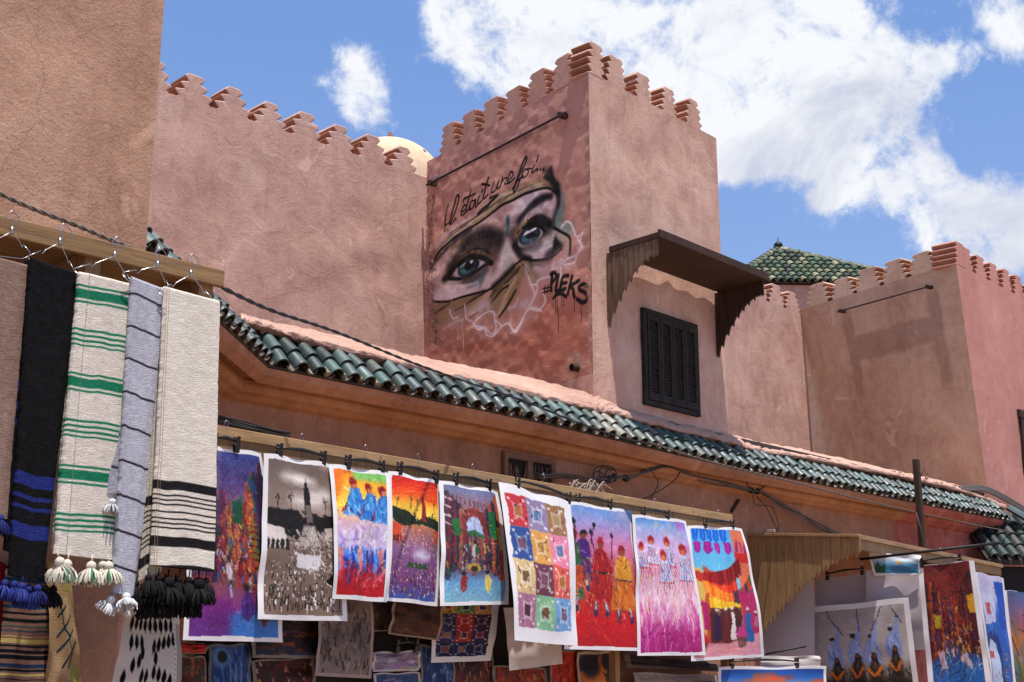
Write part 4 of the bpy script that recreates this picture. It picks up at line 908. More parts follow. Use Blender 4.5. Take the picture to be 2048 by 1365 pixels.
# bare plaster: worn strips along both edges, repair round the spout
def patchy(pts, w_, c, n, seed):
    rg = random.Random(seed)
    for _ in range(n):
        i = rg.randrange(len(pts)-1); f = rg.random(); x = pts[i][0]+(pts[i+1][0]-pts[i][0])*f+rg.gauss(0, w_); y = pts[i][1]+(pts[i+1][1]-pts[i][1])*f+rg.gauss(0, w_*.4)
        cv.ell(x, y, rg.uniform(.6, 2.6), rg.uniform(.6, 3), c if rg.random() < .7 else [q*.8 for q in c], rg.uniform(.4, .9), .5)
cv.line([(1172, 146), (1178, 400), (1184, 700), (1186, 790)], 30, (182, 136, 118), .9, .5); patchy([(1168, 150), (1173, 400), (1178, 600), (1180, 780)], 3, (196, 158, 142), 260, 1)
cv.line([(856, 370), (858, 500), (858, 710)], 10, (150, 112, 100), .7, .7); patchy([(862, 380), (863, 500), (864, 600), (872, 690)], 4, (120, 84, 76), 300, 2); patchy([(862, 365), (862, 500), (864, 700)], 4, (190, 152, 140), 160, 3); patchy([(864, 360), (885, 350)], 4, (206, 180, 170), 60, 6)
cv.ell(1152, 742, 17, 30, (176, 134, 116), .85, .6); cv.ell(1150, 718, 13, 14, (180, 138, 120), .8, .7); patchy([(1135, 735), (1150, 705), (1168, 735)], 4, (190, 150, 132), 70, 5)
patchy([(860, 560), (880, 640), (900, 690)], 16, (178, 140, 130), 130, 7)
Pg = bil(TL+UP*ZT, C+UP*ZT, C+UP*ZM0, TL+UP*ZM0, NW, NH)
dd = vnoise((NH, NW), (14, 12), 61)*.6+vnoise((NH, NW), (40, 34), 62)*.4
Pg = Pg+MU.n[None, None, :]*(dd*.014+.0)[..., None]
m, k, b = mat('mural_paint'); a = k.n('ShaderNodeVertexColor', layer_name='Col').outputs[0]; p = pos(k)
mid = k.noise(p, 4, 6, .65, 2.); fine = k.noise(p, 75, 3, .7); c = k.mix(k.m('MULTIPLY', mid, .12), a, L4((70, 40, 36))); c = k.mix(k.m('MULTIPLY', k.m('SUBTRACT', fine, .5, clamp=True), .4), c, L4((80, 50, 44)))
link(k, c, b.inputs['Base Color']); b.inputs['Roughness'].default_value = .85; b.inputs['Specular IOR Level'].default_value = .2
bump(k, b, k.m('ADD', k.m('MULTIPLY', mid, .5), k.m('ADD', k.m('MULTIPLY', k.noise(p, 9, 4, .6, 3), .4), k.m('MULTIPLY', fine, .15))), .5, .03); M['mural'] = m
mo = MB().grid(Pg, cv.out()).build('mural', m, tower, colors=True)
mo['label'] = 'red wall face spray-painted with a veiled woman\'s eyes and black script'
mb = MB(); mb.quad(TL, C, C+UP*ZM0, TL+UP*ZM0).build('wall_base', M['wall'], tower)
# ------------------------------------------------------------------ stall on the left of the market row
WD = {}
def woodm(key, c0, c1, axis):
    if key not in WD: WD[key] = wood(key, c0, c1, axis)
    return WD[key]
sn = stall.n; su = stall.u; tS0 = stall.t(stall.hit(425, 850)); tS1 = stall.t(S1)
M['stallwood'] = wood('pale_stall_wood', (146, 112, 74), (190, 154, 110), su); M['stallv'] = wood('stall_fascia_wood', (124, 92, 58), (164, 128, 86), UP)
sf = thing('market_stall', 'long wooden stall frame with a notched fascia from which the row of canvases hangs', 'stall', stall.at((tS0+tS1)/2, 0))
tSa = tS0-1.2
MB().box(stall.at(tSa, STALL_Z-.085), su*(tS1-tSa), -sn*.05, UP*.085).build('top_beam', M['stallwood'], sf, bevel=.006)
def fascia(mb, plane, t0, t1, ztop, zbot, pitch, depth, notch, thick=.022):
    """board with pointed flame-shaped notches cut in its lower edge"""
    n = int((t1-t0)/pitch); pitch = (t1-t0)/n
    for i in range(n):
        x = t0+i*pitch; w_ = pitch*.5
        half = [(-w_, ztop), (-w_, zbot), (-.034, zbot), (-.034, zbot+notch*.45), (-.02, zbot+notch*.6), (0, zbot+notch)]
        for sg in (1, -1):
            pl = [plane.at(x+w_+sg*q[0], q[1])+plane.n*depth for q in half]+[plane.at(x+w_, ztop)+plane.n*depth]
            if sg < 0: pl = pl[::-1]
            mb.prism(pl, -plane.n*thick)
mb = MB(); fascia(mb, stall, tSa, tS1-.12, STALL_Z-.086, STALL_Z-.26, .17, -.012, .085); mb.build('fascia', M['stallv'], sf)
mb = MB(); n_ = 8
for i in range(n_): mb.box(stall.at(tSa, STALL_Z-.03)-sn*(.055+i*.1), su*(tS1-tSa-.02), -sn*.097, UP*.025)
mb.build('roof_boards', M['stallv'], sf)
for t in (tSa+.5, tS1-2.4, tS1-.10):
    MB().box(stall.at(t, 0)-sn*.10, su*.08, -sn*.08, UP*(STALL_Z-.035)).build('post', M['stallv'], sf, bevel=.004)
MB().box(stall.at(tSa, STALL_Z-.30)-sn*.45, su*(tS1-tSa-.2), -sn*.05, UP*.05).build('hanging_rail', M['stallv'], sf)

# ------------------------------------------------------------------ canvases and their hangers
def hang_surface(tl, tr, br, bl, nu, nv, bulge=.03, curl=.02, seed=0, sag=.012, clips=(.2, .8)):
    P = bil(tl, tr, br, bl, nu, nv); n = nrm(np.cross(tr-tl, bl-tl)); n = -n if n.dot(np.array([-tl[0], -tl[1], 0])) < 0 else n
    u = np.linspace(0, 1, nu)[None, :]; v = np.linspace(0, 1, nv)[:, None]
    d = bulge*np.sin(math.pi*v)*(.6+.4*np.sin(math.pi*u))+curl*np.sin(u*9+seed)*(.15+.5*v)*.5+vnoise((nv, nu), (5, 3), seed)*.012+vnoise((nv, nu), (3, 2), seed+3)*.015*v
    d = d+.008*np.cos((u-clips[0])/(clips[1]-clips[0])*2*math.pi)*np.exp(-v*7)
    P = P+n*d[..., None]; s_ = sag*(1-np.cos((u-clips[0])/(clips[1]-clips[0])*2*math.pi))*.5*np.exp(-v*9)
    return P-UP*s_[..., None], n
def canvas_obj(name, cvs, tl, tr, br, bl, label, group=None, bulge=.03, curl=.02, seed=0, cat='painting', m=None):
    P, n = hang_surface(tl, tr, br, bl, cvs.W, cvs.H, bulge, curl, seed)
    o = MB().grid(P, cvs.out(1.28)).build(name, m or M['paint'], colors=True)
    ctr = P.mean(axis=(0, 1)); off = Vector(ctr); o.data.transform(Matrix.Translation(-off)); o.location = off
    return tag(o, label, cat, group)
def clip_hanger(tl, tr, clips, hook_h, label, m=None, n=None, group='clip hangers holding the canvases', bar_up=.045):
    """bar with a wire hook and two pinch clips gripping the cloth's top edge"""
    m = m or M['plastic']; d = tr-tl; u_ = nrm(d); n = nrm(np.cross(u_, UP)) if n is None else n; mid = tl+d*((clips[0]+clips[1])/2)+UP*(bar_up+.02)
    t = thing('clip_hanger', label, 'hanger', mid, group)
    a = tl+d*clips[0]+UP*bar_up; b = tl+d*clips[1]+UP*bar_up; c = (a+b)/2+UP*.022
    MB().tube([a-u_*.03, a*.6+c*.4+UP*.006, c, b*.6+c*.4+UP*.006, b+u_*.03], [.009, .011, .016, .011, .009], 6).build('bar', m, t)
    hk = [c, c+UP*(hook_h*.6), c+UP*hook_h+u_*.018, c+UP*(hook_h+.02), c+UP*hook_h-u_*.018, c+UP*(hook_h-.02)-u_*.024]
    MB().tube(smooth_curve(hk, 4), .0018, 5).build('hook', M['steel'], t)
    for p in (a, b):
        mb = MB(); q = p-UP*.075
        for sg in (1, -1):
            mb.prism([q-u_*.022+n*sg*.006, q+u_*.022+n*sg*.006, q+u_*.022+n*sg*.015+UP*.05, q-u_*.022+n*sg*.015+UP*.05], UP*.012+n*sg*.004)
            mb.prism([p-u_*.02+n*sg*.012+UP*.0, p+u_*.02+n*sg*.012, p+u_*.014+n*sg*.022+UP*.04, p-u_*.014+n*sg*.022+UP*.04], n*sg*.004)
        mb.tube([p-UP*.03-u_*.018, p-UP*.03+u_*.018], .011, 6).build('clip', m, t)
    return t

WHITE = (234, 232, 232)
def souk_scene(cv, seed, top, mids, low, fig):
    cv.grad(top); rg = random.Random(seed)
    for s_ in (0, 1):
        for i in range(46):
            d = rg.random()**.7; x = (.5-.46*d) if s_ == 0 else (.5+.46*d); y0 = .34-.26*d+rg.uniform(-.05, .05); y1 = .6+.2*d*rg.uniform(.4, 1.2)
            cv.line([(x, y0), (x+rg.uniform(-.02, .02), y1)], 50*rg.uniform(.4, 1.3)*(.4+d), rg.choice(mids), .85, .3, False)
    cv.dabs(150, (.08, .3, .92, .72), .05, 16, mids+low, 90, 70, seed+1); cv.dabs(70, (.3, .42, .7, .7), .03, 14, [(230,220,210), (240,190,90), (220,80,60), (70,110,170)], 90, 20, seed+2)
    cv.people(26, (.26, .55, .74, .78), .05, fig, seed+3)
    return cv
def p_souk():
    c = Cv(120, 240, (96, 70, 96)); souk_scene(c, 1, [(0, (70,84,150)), (.2, (120,96,150)), (.45, (200,130,100)), (.68, (150,90,90)), (.82, (150,80,150)), (1, (90,150,210))], [(150,60,50), (60,40,60), (200,110,70), (50,90,150), (90,40,90), (40,110,90), (170,80,50)], [(230,200,90), (40,40,60)], [(110,60,140), (200,190,210), (190,50,50), (60,80,150)])
    c.poly([(0, .02), (.4, .02), (.3, .42), (0, .5)], (190, 176, 176), .35, 40)
    for i in range(26): c.line([(.02+i*.03, .03+.004*i), (.02+i*.012, .36)], 6, (60,40,100), .6, .3, False)
    for i in range(13): c.line([(.0, .05+i*.026), (.45, .06+i*.02)], 6, (120,60,140) if i % 2 else (50,60,120), .6, .3, False)
    for i in range(14): c.line([(.5+.03*i, .04), (.7+.02*i, .26)], 7, (40,36,70), .6, .3, False)
    for i in range(11): c.line([(.66, .4+i*.018), (.78, .405+i*.018)], 12, (90,150,60) if i % 2 else (24,40,24), .9, .2, False)
    c.poly([(.5, .28), (.62, .29), (.62, .4), (.5, .4)], (30, 96, 70), .9); c.poly([(0, .82), (.45, .78), (.5, 1), (0, 1)], (136, 46, 140), .75, 50); c.poly([(.45, .86), (1, .8), (1, 1), (.45, 1)], (74, 140, 208), .8, 40)
    for (u, v, h, col) in ((.62, .9, .19, (98,60,140)), (.56, .68, .1, (150,30,36)), (.44, .69, .11, (214,206,214)), (.78, .92, .1, (120,50,44))):
        c.poly([(u-h*.28, v-h*.6), (u-h*.1, v-h*.86), (u+h*.12, v-h*.86), (u+h*.3, v-h*.6), (u+h*.34, v-.04), (u, v), (u-h*.34, v-.04)], col, .95, 4); c.line([(u, v-h*.8), (u-.01, v-.03)], 7, [q*.6 for q in col], .8); c.line([(u+h*.12, v-h*.7), (u+h*.14, v-.04)], 7, [min(255, q*1.4) for q in col], .8); c.ell(u, v-h*.95, h*.2, h*.12, (70, 44, 36), 1)
    c.warp(1.6); c.impasto(1500, 0.07, 13, 20, 1500)
    return c.border(.045, WHITE)
def p_sepia():
    c = Cv(130, 270, (140, 120, 108)); c.grad([(0, (128,112,104)), (.3, (150,132,122)), (.45, (160,144,134)), (.6, (140,120,108)), (1, (150,128,112))]); c.cloud((9, 5), (176,158,148), 3, .1, .7, .8, (0, 0, 1, .36))
    for (u, v, ru, rv) in ((.4, .13, .16, .025), (.56, .14, .14, .022), (.8, .22, .2, .03), (.55, .27, .2, .03)): c.ell(u, v, ru, rv, (226,220,216), .8, .5)
    c.poly([(0, .36), (.08, .33), (.2, .34), (.3, .33), (.42, .33), (.5, .38), (.62, .34), (.72, .36), (.86, .35), (1, .36), (1, .46), (.7, .45), (.55, .41), (.4, .52), (.3, .5), (0, .45)], (52, 44, 40), .95, 8); c.dabs(90, (0, .33, 1, .46), .03, 22, [(40,34,32), (64,56,50), (84,74,66)], 60, 80, 4)
    c.poly([(.53, .19), (.6, .18), (.62, .36), (.53, .36)], (60, 50, 46), 1, 2); c.poly([(.545, .15), (.585, .15), (.585, .19), (.545, .19)], (52, 44, 40), 1, 2); c.line([(.565, .12), (.565, .16)], 10, (50,42,38)); c.poly([(.54, .29), (.61, .29), (.62, .4), (.54, .41)], (180,164,152), .6, 5)
    for x in (.17, .34, .8): c.line([(x, .26), (x, .34)], 6, (50,44,40)); c.dabs(9, (x-.02, .24, x+.02, .27), .03, 8, [(46,40,36)], 0, 180, int(x*99))
    c.poly([(0, .43), (.24, .45), (.3, .57), (0, .58)], (202, 194, 188), .95, 3)
    for i in range(5): c.poly([(.04+i*.055, .58), (.04+i*.055, .53), (.06+i*.055, .515), (.08+i*.055, .53), (.08+i*.055, .58)], (56,48,44), .9, 1.5)
    c.poly([(.76, .43), (1, .41), (1, .52), (.76, .5)], (196,186,178), .9, 4); c.poly([(.5, .42), (.64, .42), (.72, .55), (.42, .55)], (186,176,168), .7, 14)
    c.dabs(240, (.3, .45, .98, .72), .025, 12, [(60,50,46), (206,200,196), (110,98,90), (226,222,218)], 40, 80, 6); c.poly([(.42, .6), (.72, .6), (.68, .7), (.4, .68)], (206,204,206), .9, 8)
    c.poly([(.74, .76), (1.02, .62), (1.02, .82), (.86, .8)], (44, 38, 36), .95, 3); c.line([(.74, .76), (1, .86)], 16, (214,206,198), .9)
    c.people(150, (.06, .66, .9, .96), .026, [(36,30,28), (44,38,36), (210,204,200), (240,238,236), (70,60,54), (90,78,70)], 7, asp=.8)
    c.dabs(60, (.1, .66, .9, .94), .03, 8, [(230,226,222), (60,52,48)], 30, 60, 12); c.line([(.86, .945), (.93, .94)], 6, (40,34,32))
    c.warp(1.2); c.impasto(700, .03, 8, 12, 1500)
    g_ = c.a.mean(axis=2, keepdims=True); c.a = np.clip(132+((c.a*.75+g_*.25)-128)*1.3, 0, 255); c.people(70, (.1, .7, .92, .96), .03, [(26,24,22), (246,244,242), (250,250,248), (40,36,34)], 77, asp=.8); return c.border(.06, WHITE)
def p_blue():
    c = Cv(120, 250, (240, 190, 80)); c.grad([(0, (236,130,40)), (.12, (246,186,60)), (.3, (248,214,96)), (.42, (226,190,190)), (.6, (206,190,224)), (.7, (90,140,214)), (.8, (190,50,60)), (1, (196,26,40))])
    c.poly([(.35, 0), (1, 0), (1, .1), (.6, .09), (.4, .1)], (130, 206, 130), .85, 40); c.poly([(0, .05), (.22, .05), (.1, .25), (0, .3)], (236, 120, 40), .7, 50)
    for (u, v) in ((.36, .14), (.62, .17), (.85, .18)):
        c.poly([(u-.02, v), (u+.08, v+.02), (u+.16, v+.12), (u+.16, v+.24), (u-.2, v+.24), (u-.16, v+.16)], (70, 150, 214), .97, 5); c.dabs(26, (u-.14, v+.02, u+.14, v+.22), .07, 22, [(40,100,190), (120,190,230), (24,60,140), (200,220,236)], 70, 40, int(u*77)); c.poly([(u-.02, v+.02), (u-.16, v+.2), (u-.24, v+.23), (u-.06, v+.08)], (170, 24, 40), .9, 3)
        c.ell(u, v-.02, .06, .04, (150, 30, 34), 1); c.ell(u+.02, v+.005, .035, .02, (206,130,100), 1)
    c.cloud((9, 6), (226,214,240), 4, -.5, .2, .95, (.06, .42, 1, .6)); c.dabs(60, (.06, .42, .98, .62), .1, 40, [(240,236,246), (190,160,220), (220,200,236), (250,250,250), (170,140,206)], 60, 80, 5, .7)
    c.dabs(70, (.06, .6, 1, .78), .1, 36, [(24,70,176), (50,120,214), (90,160,230), (20,50,140), (120,170,236)], 80, 40, 6)
    for u in (.45, .85, .1): c.poly([(u-.05, .62), (u+.05, .62), (u+.03, .78), (u-.02, .8)], (226,150,130), .85, 8)
    c.dabs(60, (.02, .78, 1, .9), .14, 26, [(206,30,44), (180,20,40), (226,80,90), (110,20,60), (230,140,150)], -50, 40, 8); c.dabs(20, (.05, .9, .95, 1), .14, 20, [(214,34,46), (170,20,36)], 10, 30, 9)
    c.warp(1.6); c.impasto(900, 0.1, 26, 18, 900)
    return c.border(.065, WHITE)
def p_sunset_square():
    c = Cv(115, 250, (230, 120, 50)); c.grad([(0, (190,40,30)), (.08, (226,70,30)), (.17, (240,120,50)), (.25, (246,200,80)), (.33, (244,214,110)), (.42, (190,130,110)), (.6, (150,110,150)), (.85, (140,90,150)), (1, (70,120,190))])
    c.dabs(40, (0, .02, 1, .2), .3, 24, [(206,40,26), (236,100,40), (250,150,60), (220,60,30)], -8, 8, 1, .6)
    c.poly([(0, .27), (.15, .28), (.35, .3), (.5, .36), (.65, .31), (1, .34), (1, .42), (.6, .39), (.4, .4), (.2, .42), (0, .36)], (40, 56, 34), .97, 6); c.dabs(60, (0, .28, 1, .4), .03, 20, [(30,44,28), (60,80,40), (24,34,24)], 60, 80, 2)
    c.poly([(.59, .19), (.66, .19), (.67, .36), (.59, .36)], (150, 50, 36), 1, 2); c.poly([(.605, .15), (.645, .15), (.645, .19), (.605, .19)], (140,44,34), 1, 2)
    for x in (.14, .38, .5, .85): c.line([(x, .2), (x, .28)], 5, (60,50,30)); c.dabs(6, (x-.02, .19, x+.02, .21), .03, 7, [(50,60,34)], 0, 180, int(x*99))
    c.poly([(0, .4), (.22, .41), (.24, .54), (0, .55)], (214, 96, 50), .97, 3); c.poly([(.84, .42), (1, .41), (1, .52), (.84, .51)], (206,90,56), .95, 3)
    for i in range(4): c.poly([(.02+i*.055, .55), (.02+i*.055, .5), (.04+i*.055, .485), (.06+i*.055, .5), (.06+i*.055, .55)], (96,40,34), .9, 1.5)
    c.dabs(220, (.18, .44, 1, .64), .025, 14, [(220,206,206), (150,90,110), (200,60,60), (90,130,80), (240,226,220), (190,150,190)], 30, 80, 4); c.ell(.6, .63, .17, .045, (214,204,224), .95, .4); c.poly([(.32, .69), (.72, .7), (.72, .74), (.3, .73)], (60, 96, 56), .95, 3)
    c.people(170, (.06, .68, .98, .96), .024, [(240,236,230), (200,50,40), (230,180,70), (60,40,50), (90,110,60), (70,90,150), (250,250,246), (120,60,110)], 5, asp=.8); c.dabs(70, (.05, .66, 1, .95), .03, 9, [(240,230,220), (220,90,60), (90,60,110), (246,210,110)], 60, 60, 8)
    c.warp(1.6); c.impasto(1500, 0.05, 11, 20, 1500)
    return c.border(.06, WHITE)
def p_gate():
    c = Cv(120, 250, (120, 110, 140)); souk_scene(c, 7, [(0, (120,140,180)), (.12, (150,130,150)), (.3, (170,120,110)), (.55, (150,100,100)), (.72, (120,120,150)), (.82, (120,170,206)), (1, (150,196,206))], [(150,60,60), (80,50,70), (60,110,80), (190,110,80), (90,50,80), (60,60,90)], [(220,180,90), (60,90,130)], [(60,80,130), (170,60,60), (90,110,80), (60,50,70)])
    for i in range(9): c.line([(.2+i*.06, .1+.006*i), (.16+i*.07, .17+.004*i)], 14, (96,50,70), .85, .3, False)
    for i in range(9): c.poly([(.0, .08+i*.035), (.16-.004*i, .1+i*.035), (.16, .118+i*.035), (0, .1+i*.035)], (206,196,200) if i % 2 else (96,80,96), .9, 2)
    c.poly([(.3, .5), (.28, .3), (.36, .22), (.5, .19), (.62, .23), (.7, .31), (.68, .5), (.62, .5), (.62, .34), (.56, .28), (.48, .26), (.4, .29), (.35, .35), (.36, .5)], (140, 66, 66), .96, 4)
    c.poly([(.36, .42), (.36, .34), (.42, .28), (.5, .265), (.57, .29), (.62, .35), (.61, .44), (.48, .42)], (186,200,226), .97, 3); c.line([(.49, .3), (.49, .4)], 12, (110,120,160)); c.poly([(.36, .4), (.48, .39), (.62, .42), (.62, .45), (.36, .43)], (60,110,70), .9, 4); c.dabs(30, (.28, .2, .7, .34), .04, 14, [(190,90,80), (110,50,60), (200,140,110)], 60, 60, 10)
    c.poly([(.72, .22), (.84, .2), (.86, .44), (.74, .43)], (36, 130, 80), .95, 4); c.poly([(.16, .3), (.26, .3), (.27, .44), (.18, .44)], (60,130,70), .9, 4); c.poly([(.86, .34), (1, .33), (1, .54), (.88, .54)], (232, 186, 70), .95, 4); c.dabs(14, (.72, .22, .98, .52), .06, 10, [(24,96,60), (250,214,110)], 10, 20, 3)
    for (u, v, h, col) in ((.33, .9, .16, (170,44,40)), (.66, .9, .17, (236,214,120)), (.47, .62, .14, (200,196,200)), (.5, .6, .1, (50,110,60))):
        c.poly([(u-h*.26, v-h*.6), (u-h*.1, v-h*.9), (u+h*.14, v-h*.9), (u+h*.3, v-h*.6), (u+h*.26, v-.03), (u, v), (u-h*.24, v-.03)], col, .95, 4); c.line([(u, v-h*.8), (u+.02, v-.02)], 8, [q*.7 for q in col], .8); c.ell(u, v-h*.98, h*.18, h*.11, (60, 40, 36), 1)
    c.ell(.47, .69, .09, .035, (230,190,80), .9); c.ell(.47, .7, .045, .025, (50,44,50), .9); c.dabs(40, (.04, .84, .98, .98), .1, 12, [(110,150,190), (200,220,226), (150,130,190)], -40, 40, 13, .6)
    c.warp(1.6); c.impasto(1600, 0.06, 12, 20, 1600)
    return c.border(.06, WHITE)
def p_patch(dim=1.0, seed=0, pal=None):
    c = Cv(130, 250, WHITE); cols = pal or [(196,40,44), (140,124,160), (150,104,62), (34,70,140), (216,156,70), (226,130,160), (216,186,130), (104,44,60), (216,82,60), (170,110,140), (130,186,140), (110,160,206)]
    rg = random.Random(seed)
    for r_ in range(4):
        for q in range(3):
            u0 = .06+q*.275; u1 = u0+.275; v0 = .06+r_*.213; v1 = v0+.213; col = np.array(cols[r_*3+q], float)*(.82 if pal is None else 1)+(42 if pal is None else 0); i_ = lambda f, a, b_: a+(b_-a)*f
            c.poly([(u0, v0), (u1, v0), (u1, v1), (u0, v1)], col, 1, .8)
            c.poly([(i_(.2, u0, u1), i_(.2, v0, v1)), (i_(.5, u0, u1), i_(.3, v0, v1)), (i_(.8, u0, u1), i_(.2, v0, v1)), (i_(.72, u0, u1), i_(.5, v0, v1)), (i_(.8, u0, u1), i_(.8, v0, v1)), (i_(.5, u0, u1), i_(.72, v0, v1)), (i_(.2, u0, u1), i_(.8, v0, v1)), (i_(.28, u0, u1), i_(.5, v0, v1))], np.minimum(255, col*.42+138), .8, 6)
            ic = np.array(cols[(r_*5+q*7+4) % 12], float); c.poly([(i_(.34, u0, u1), i_(.34, v0, v1)), (i_(.66, u0, u1), i_(.34, v0, v1)), (i_(.66, u0, u1), i_(.66, v0, v1)), (i_(.34, u0, u1), i_(.66, v0, v1))], ic*.8, .85, 4)
            for k_ in range(9): 
                a = rg.uniform(.15, .85); b_ = rg.uniform(.15, .85); c.line([(i_(a, u0, u1), i_(b_, v0, v1)), (i_(a+rg.uniform(-.12, .12), u0, u1), i_(b_+rg.uniform(-.15, .15), v0, v1))], rg.uniform(6, 14), rg.choice([(250,246,240), (40,34,40), np.minimum(255, col*1.3), col*.55]), .85, .4, False)
            for (a, b_) in ((.14, .14), (.86, .14), (.14, .86), (.86, .86)): c.ell(i_(a, u0, u1), i_(b_, v0, v1), .018, .009, (246,240,236), .8)
    c.warp(1.6); c.impasto(1100, .05, 11, 16, 5, (.07, .07, .93, .9))
    return c
def p_musicians():
    c = Cv(125, 250, (190, 110, 130)); c.grad([(0, (110,160,214)), (.12, (170,170,214)), (.25, (206,140,180)), (.45, (210,110,120)), (.68, (206,70,50)), (.78, (206,30,36)), (1, (190,20,36))]); c.cloud((7, 5), (206,190,220), 3, -.1, .6, .7, (0, 0, 1, .34)).cloud((8, 5), (170,70,130), 5, .2, .7, .6, (0, .1, 1, .5))
    def fig(u, v0, v1, coat, skirt, capc, w_=.13):
        h = v1-v0; c.poly([(u-w_*.7, v0+h*.18), (u, v0+h*.1), (u+w_*.7, v0+h*.18), (u+w_, v0+h*.38), (u+w_*.8, v0+h*.46), (u-w_*.8, v0+h*.46), (u-w_, v0+h*.36)], coat, .97, 4); c.poly([(u-w_*.8, v0+h*.44), (u+w_*.8, v0+h*.44), (u+w_*1.25, v0+h*.86), (u-w_*1.2, v0+h*.86)], skirt, .97, 6)
        c.dabs(30, (u-w_, v0+h*.45, u+w_, v0+h*.82), h*.12, 16, [np.array(skirt)*.7, np.minimum(255, np.array(skirt)*1.2), (214,120,40), np.array(skirt)*.85], 90, 14, int(u*91)); c.line([(u-w_*.8, v0+h*.45), (u+w_*.8, v0+h*.45)], 18, (40,30,34), .9, .3, False); c.dabs(8, (u-w_*.7, v0+h*.445, u+w_*.7, v0+h*.455), .01, 8, [(226,220,206)], 0, 20, 3)
        c.ell(u, v0+h*.06, .05, .032, (150, 80, 60), 1); c.poly([(u-.055, v0+h*.05), (u-.03, v0-.01), (u+.03, v0-.012), (u+.06, v0+h*.05)], capc, 1, 2); c.line([(u-w_*.4, v0+h*.14), (u+.02, v0+h*.3), (u+w_*.4, v0+h*.16)], 8, (40,30,30), .8)
        for q in (-.5, .5): c.line([(u+w_*q, v0+h*.86), (u+w_*q*1.1, v0+h)], 50, (50,60,110), .9, .4, False); c.line([(u+w_*q, v0+h*.84), (u+w_*q, v0+h*.92)], 30, (226,206,196), .9, .4, False)
    fig(.2, .2, .6, (96,50,140), (110,60,120), (40,30,44), .1); fig(.07, .2, .74, (70,110,80), (90,120,90), (150,40,40), .12); c.poly([(.02, .44), (.2, .44), (.24, .58), (.02, .62)], (206,90,40), .9, 6)
    fig(.45, .24, .76, (176,24,34), (186,40,40), (170,30,34), .15); fig(.76, .28, .8, (226,166,50), (214,130,44), (150,30,40), .15)
    for (a, b_) in (((.1, .28), (.09, .13)), ((.3, .28), (.36, .15)), ((.6, .38), (.64, .2)), ((.36, .36), (.3, .2))): c.line([a, b_], 16, (80,40,60), .9, .3, False); c.ell(b_[0], b_[1], .025, .02, (30,24,30), 1)
    c.dabs(60, (.04, .3, .98, .74), .1, 7, [(236,206,200), (60,40,60), (214,60,60), (240,190,110)], 70, 60, 6, .7); c.dabs(60, (.05, .76, .98, .97), .12, 12, [(226,60,40), (170,16,40), (236,120,60), (150,20,70)], 10, 40, 7, .7)
    c.warp(1.6); c.impasto(1200, 0.07, 14, 16, 1200); c.dabs(120, (.05, .3, .95, .75), .035, 5, [(250,226,206), (40,26,36), (236,120,60), (120,20,40)], 80, 40, 31, .8); c.border(.045, WHITE); c.poly([(.82, -.02), (1.02, -.02), (1.02, .12)], (86, 110, 150), .9, 3); return c
def p_pink():
    c = Cv(125, 260, (220, 170, 200)); c.grad([(0, (90,150,214)), (.08, (170,190,226)), (.2, (206,180,220)), (.4, (226,180,196)), (.6, (236,206,220)), (.74, (214,120,180)), (.85, (196,50,140)), (1, (176,30,130))]); c.cloud((7, 5), (236,214,236), 2, -.1, .5, .8, (0, 0, .8, .3)).cloud((6, 5), (206,120,206), 3, .1, .6, .8, (.45, 0, 1, .3)).cloud((6, 5), (240,210,110), 4, .35, .7, .7, (0, .05, 1, .5))
    for (u, v, s_) in ((.27, .17, 1), (.55, .17, 1.05), (.1, .22, .9), (.45, .27, 1.15), (.82, .22, 1.3)):
        c.poly([(u-.07*s_, v+.07*s_), (u, v+.03), (u+.07*s_, v+.07*s_), (u+.12*s_, v+.19*s_), (u-.12*s_, v+.19*s_)], (206, 216, 240), .95, 5); c.dabs(22, (u-.08*s_, v+.06*s_, u+.08*s_, v+.17*s_), .06, 9, [(120,150,206), (250,250,252), (90,110,180)], 80, 20, int(u*87)); c.line([(u-.11*s_, v+.185*s_), (u+.11*s_, v+.185*s_)], 16, (196,50,50), .85, .4, False)
        for k_ in range(7): c.line([(u-.06*s_+k_*.02*s_, v+.06*s_), (u+(k_-3)*.045*s_, v+.26*s_)], 6, (170,24,40), .8, .4, False)
        c.ell(u, v+.008, .05*s_, .034*s_, (176, 34, 36), 1); c.ell(u, v+.028, .03*s_, .016*s_, (214,140,80), 1)
    c.dabs(220, (.05, .46, .95, .74), .12, 14, [(252,246,250), (236,170,206), (246,220,236), (206,70,130), (240,200,220), (230,190,150)], 90, 35, 7, .8); c.dabs(60, (.04, .72, .96, .9), .14, 12, [(240,190,226), (190,40,140), (226,110,180)], 100, 40, 8, .7); c.dabs(36, (.05, .84, .95, .98), .2, 10, [(214,80,170), (160,20,120), (236,150,206), (130,20,110)], -10, 30, 9, .8)
    c.warp(1.6); c.impasto(1300, 0.08, 12, 16, 1300, ang=80)
    return c.border(.045, WHITE)
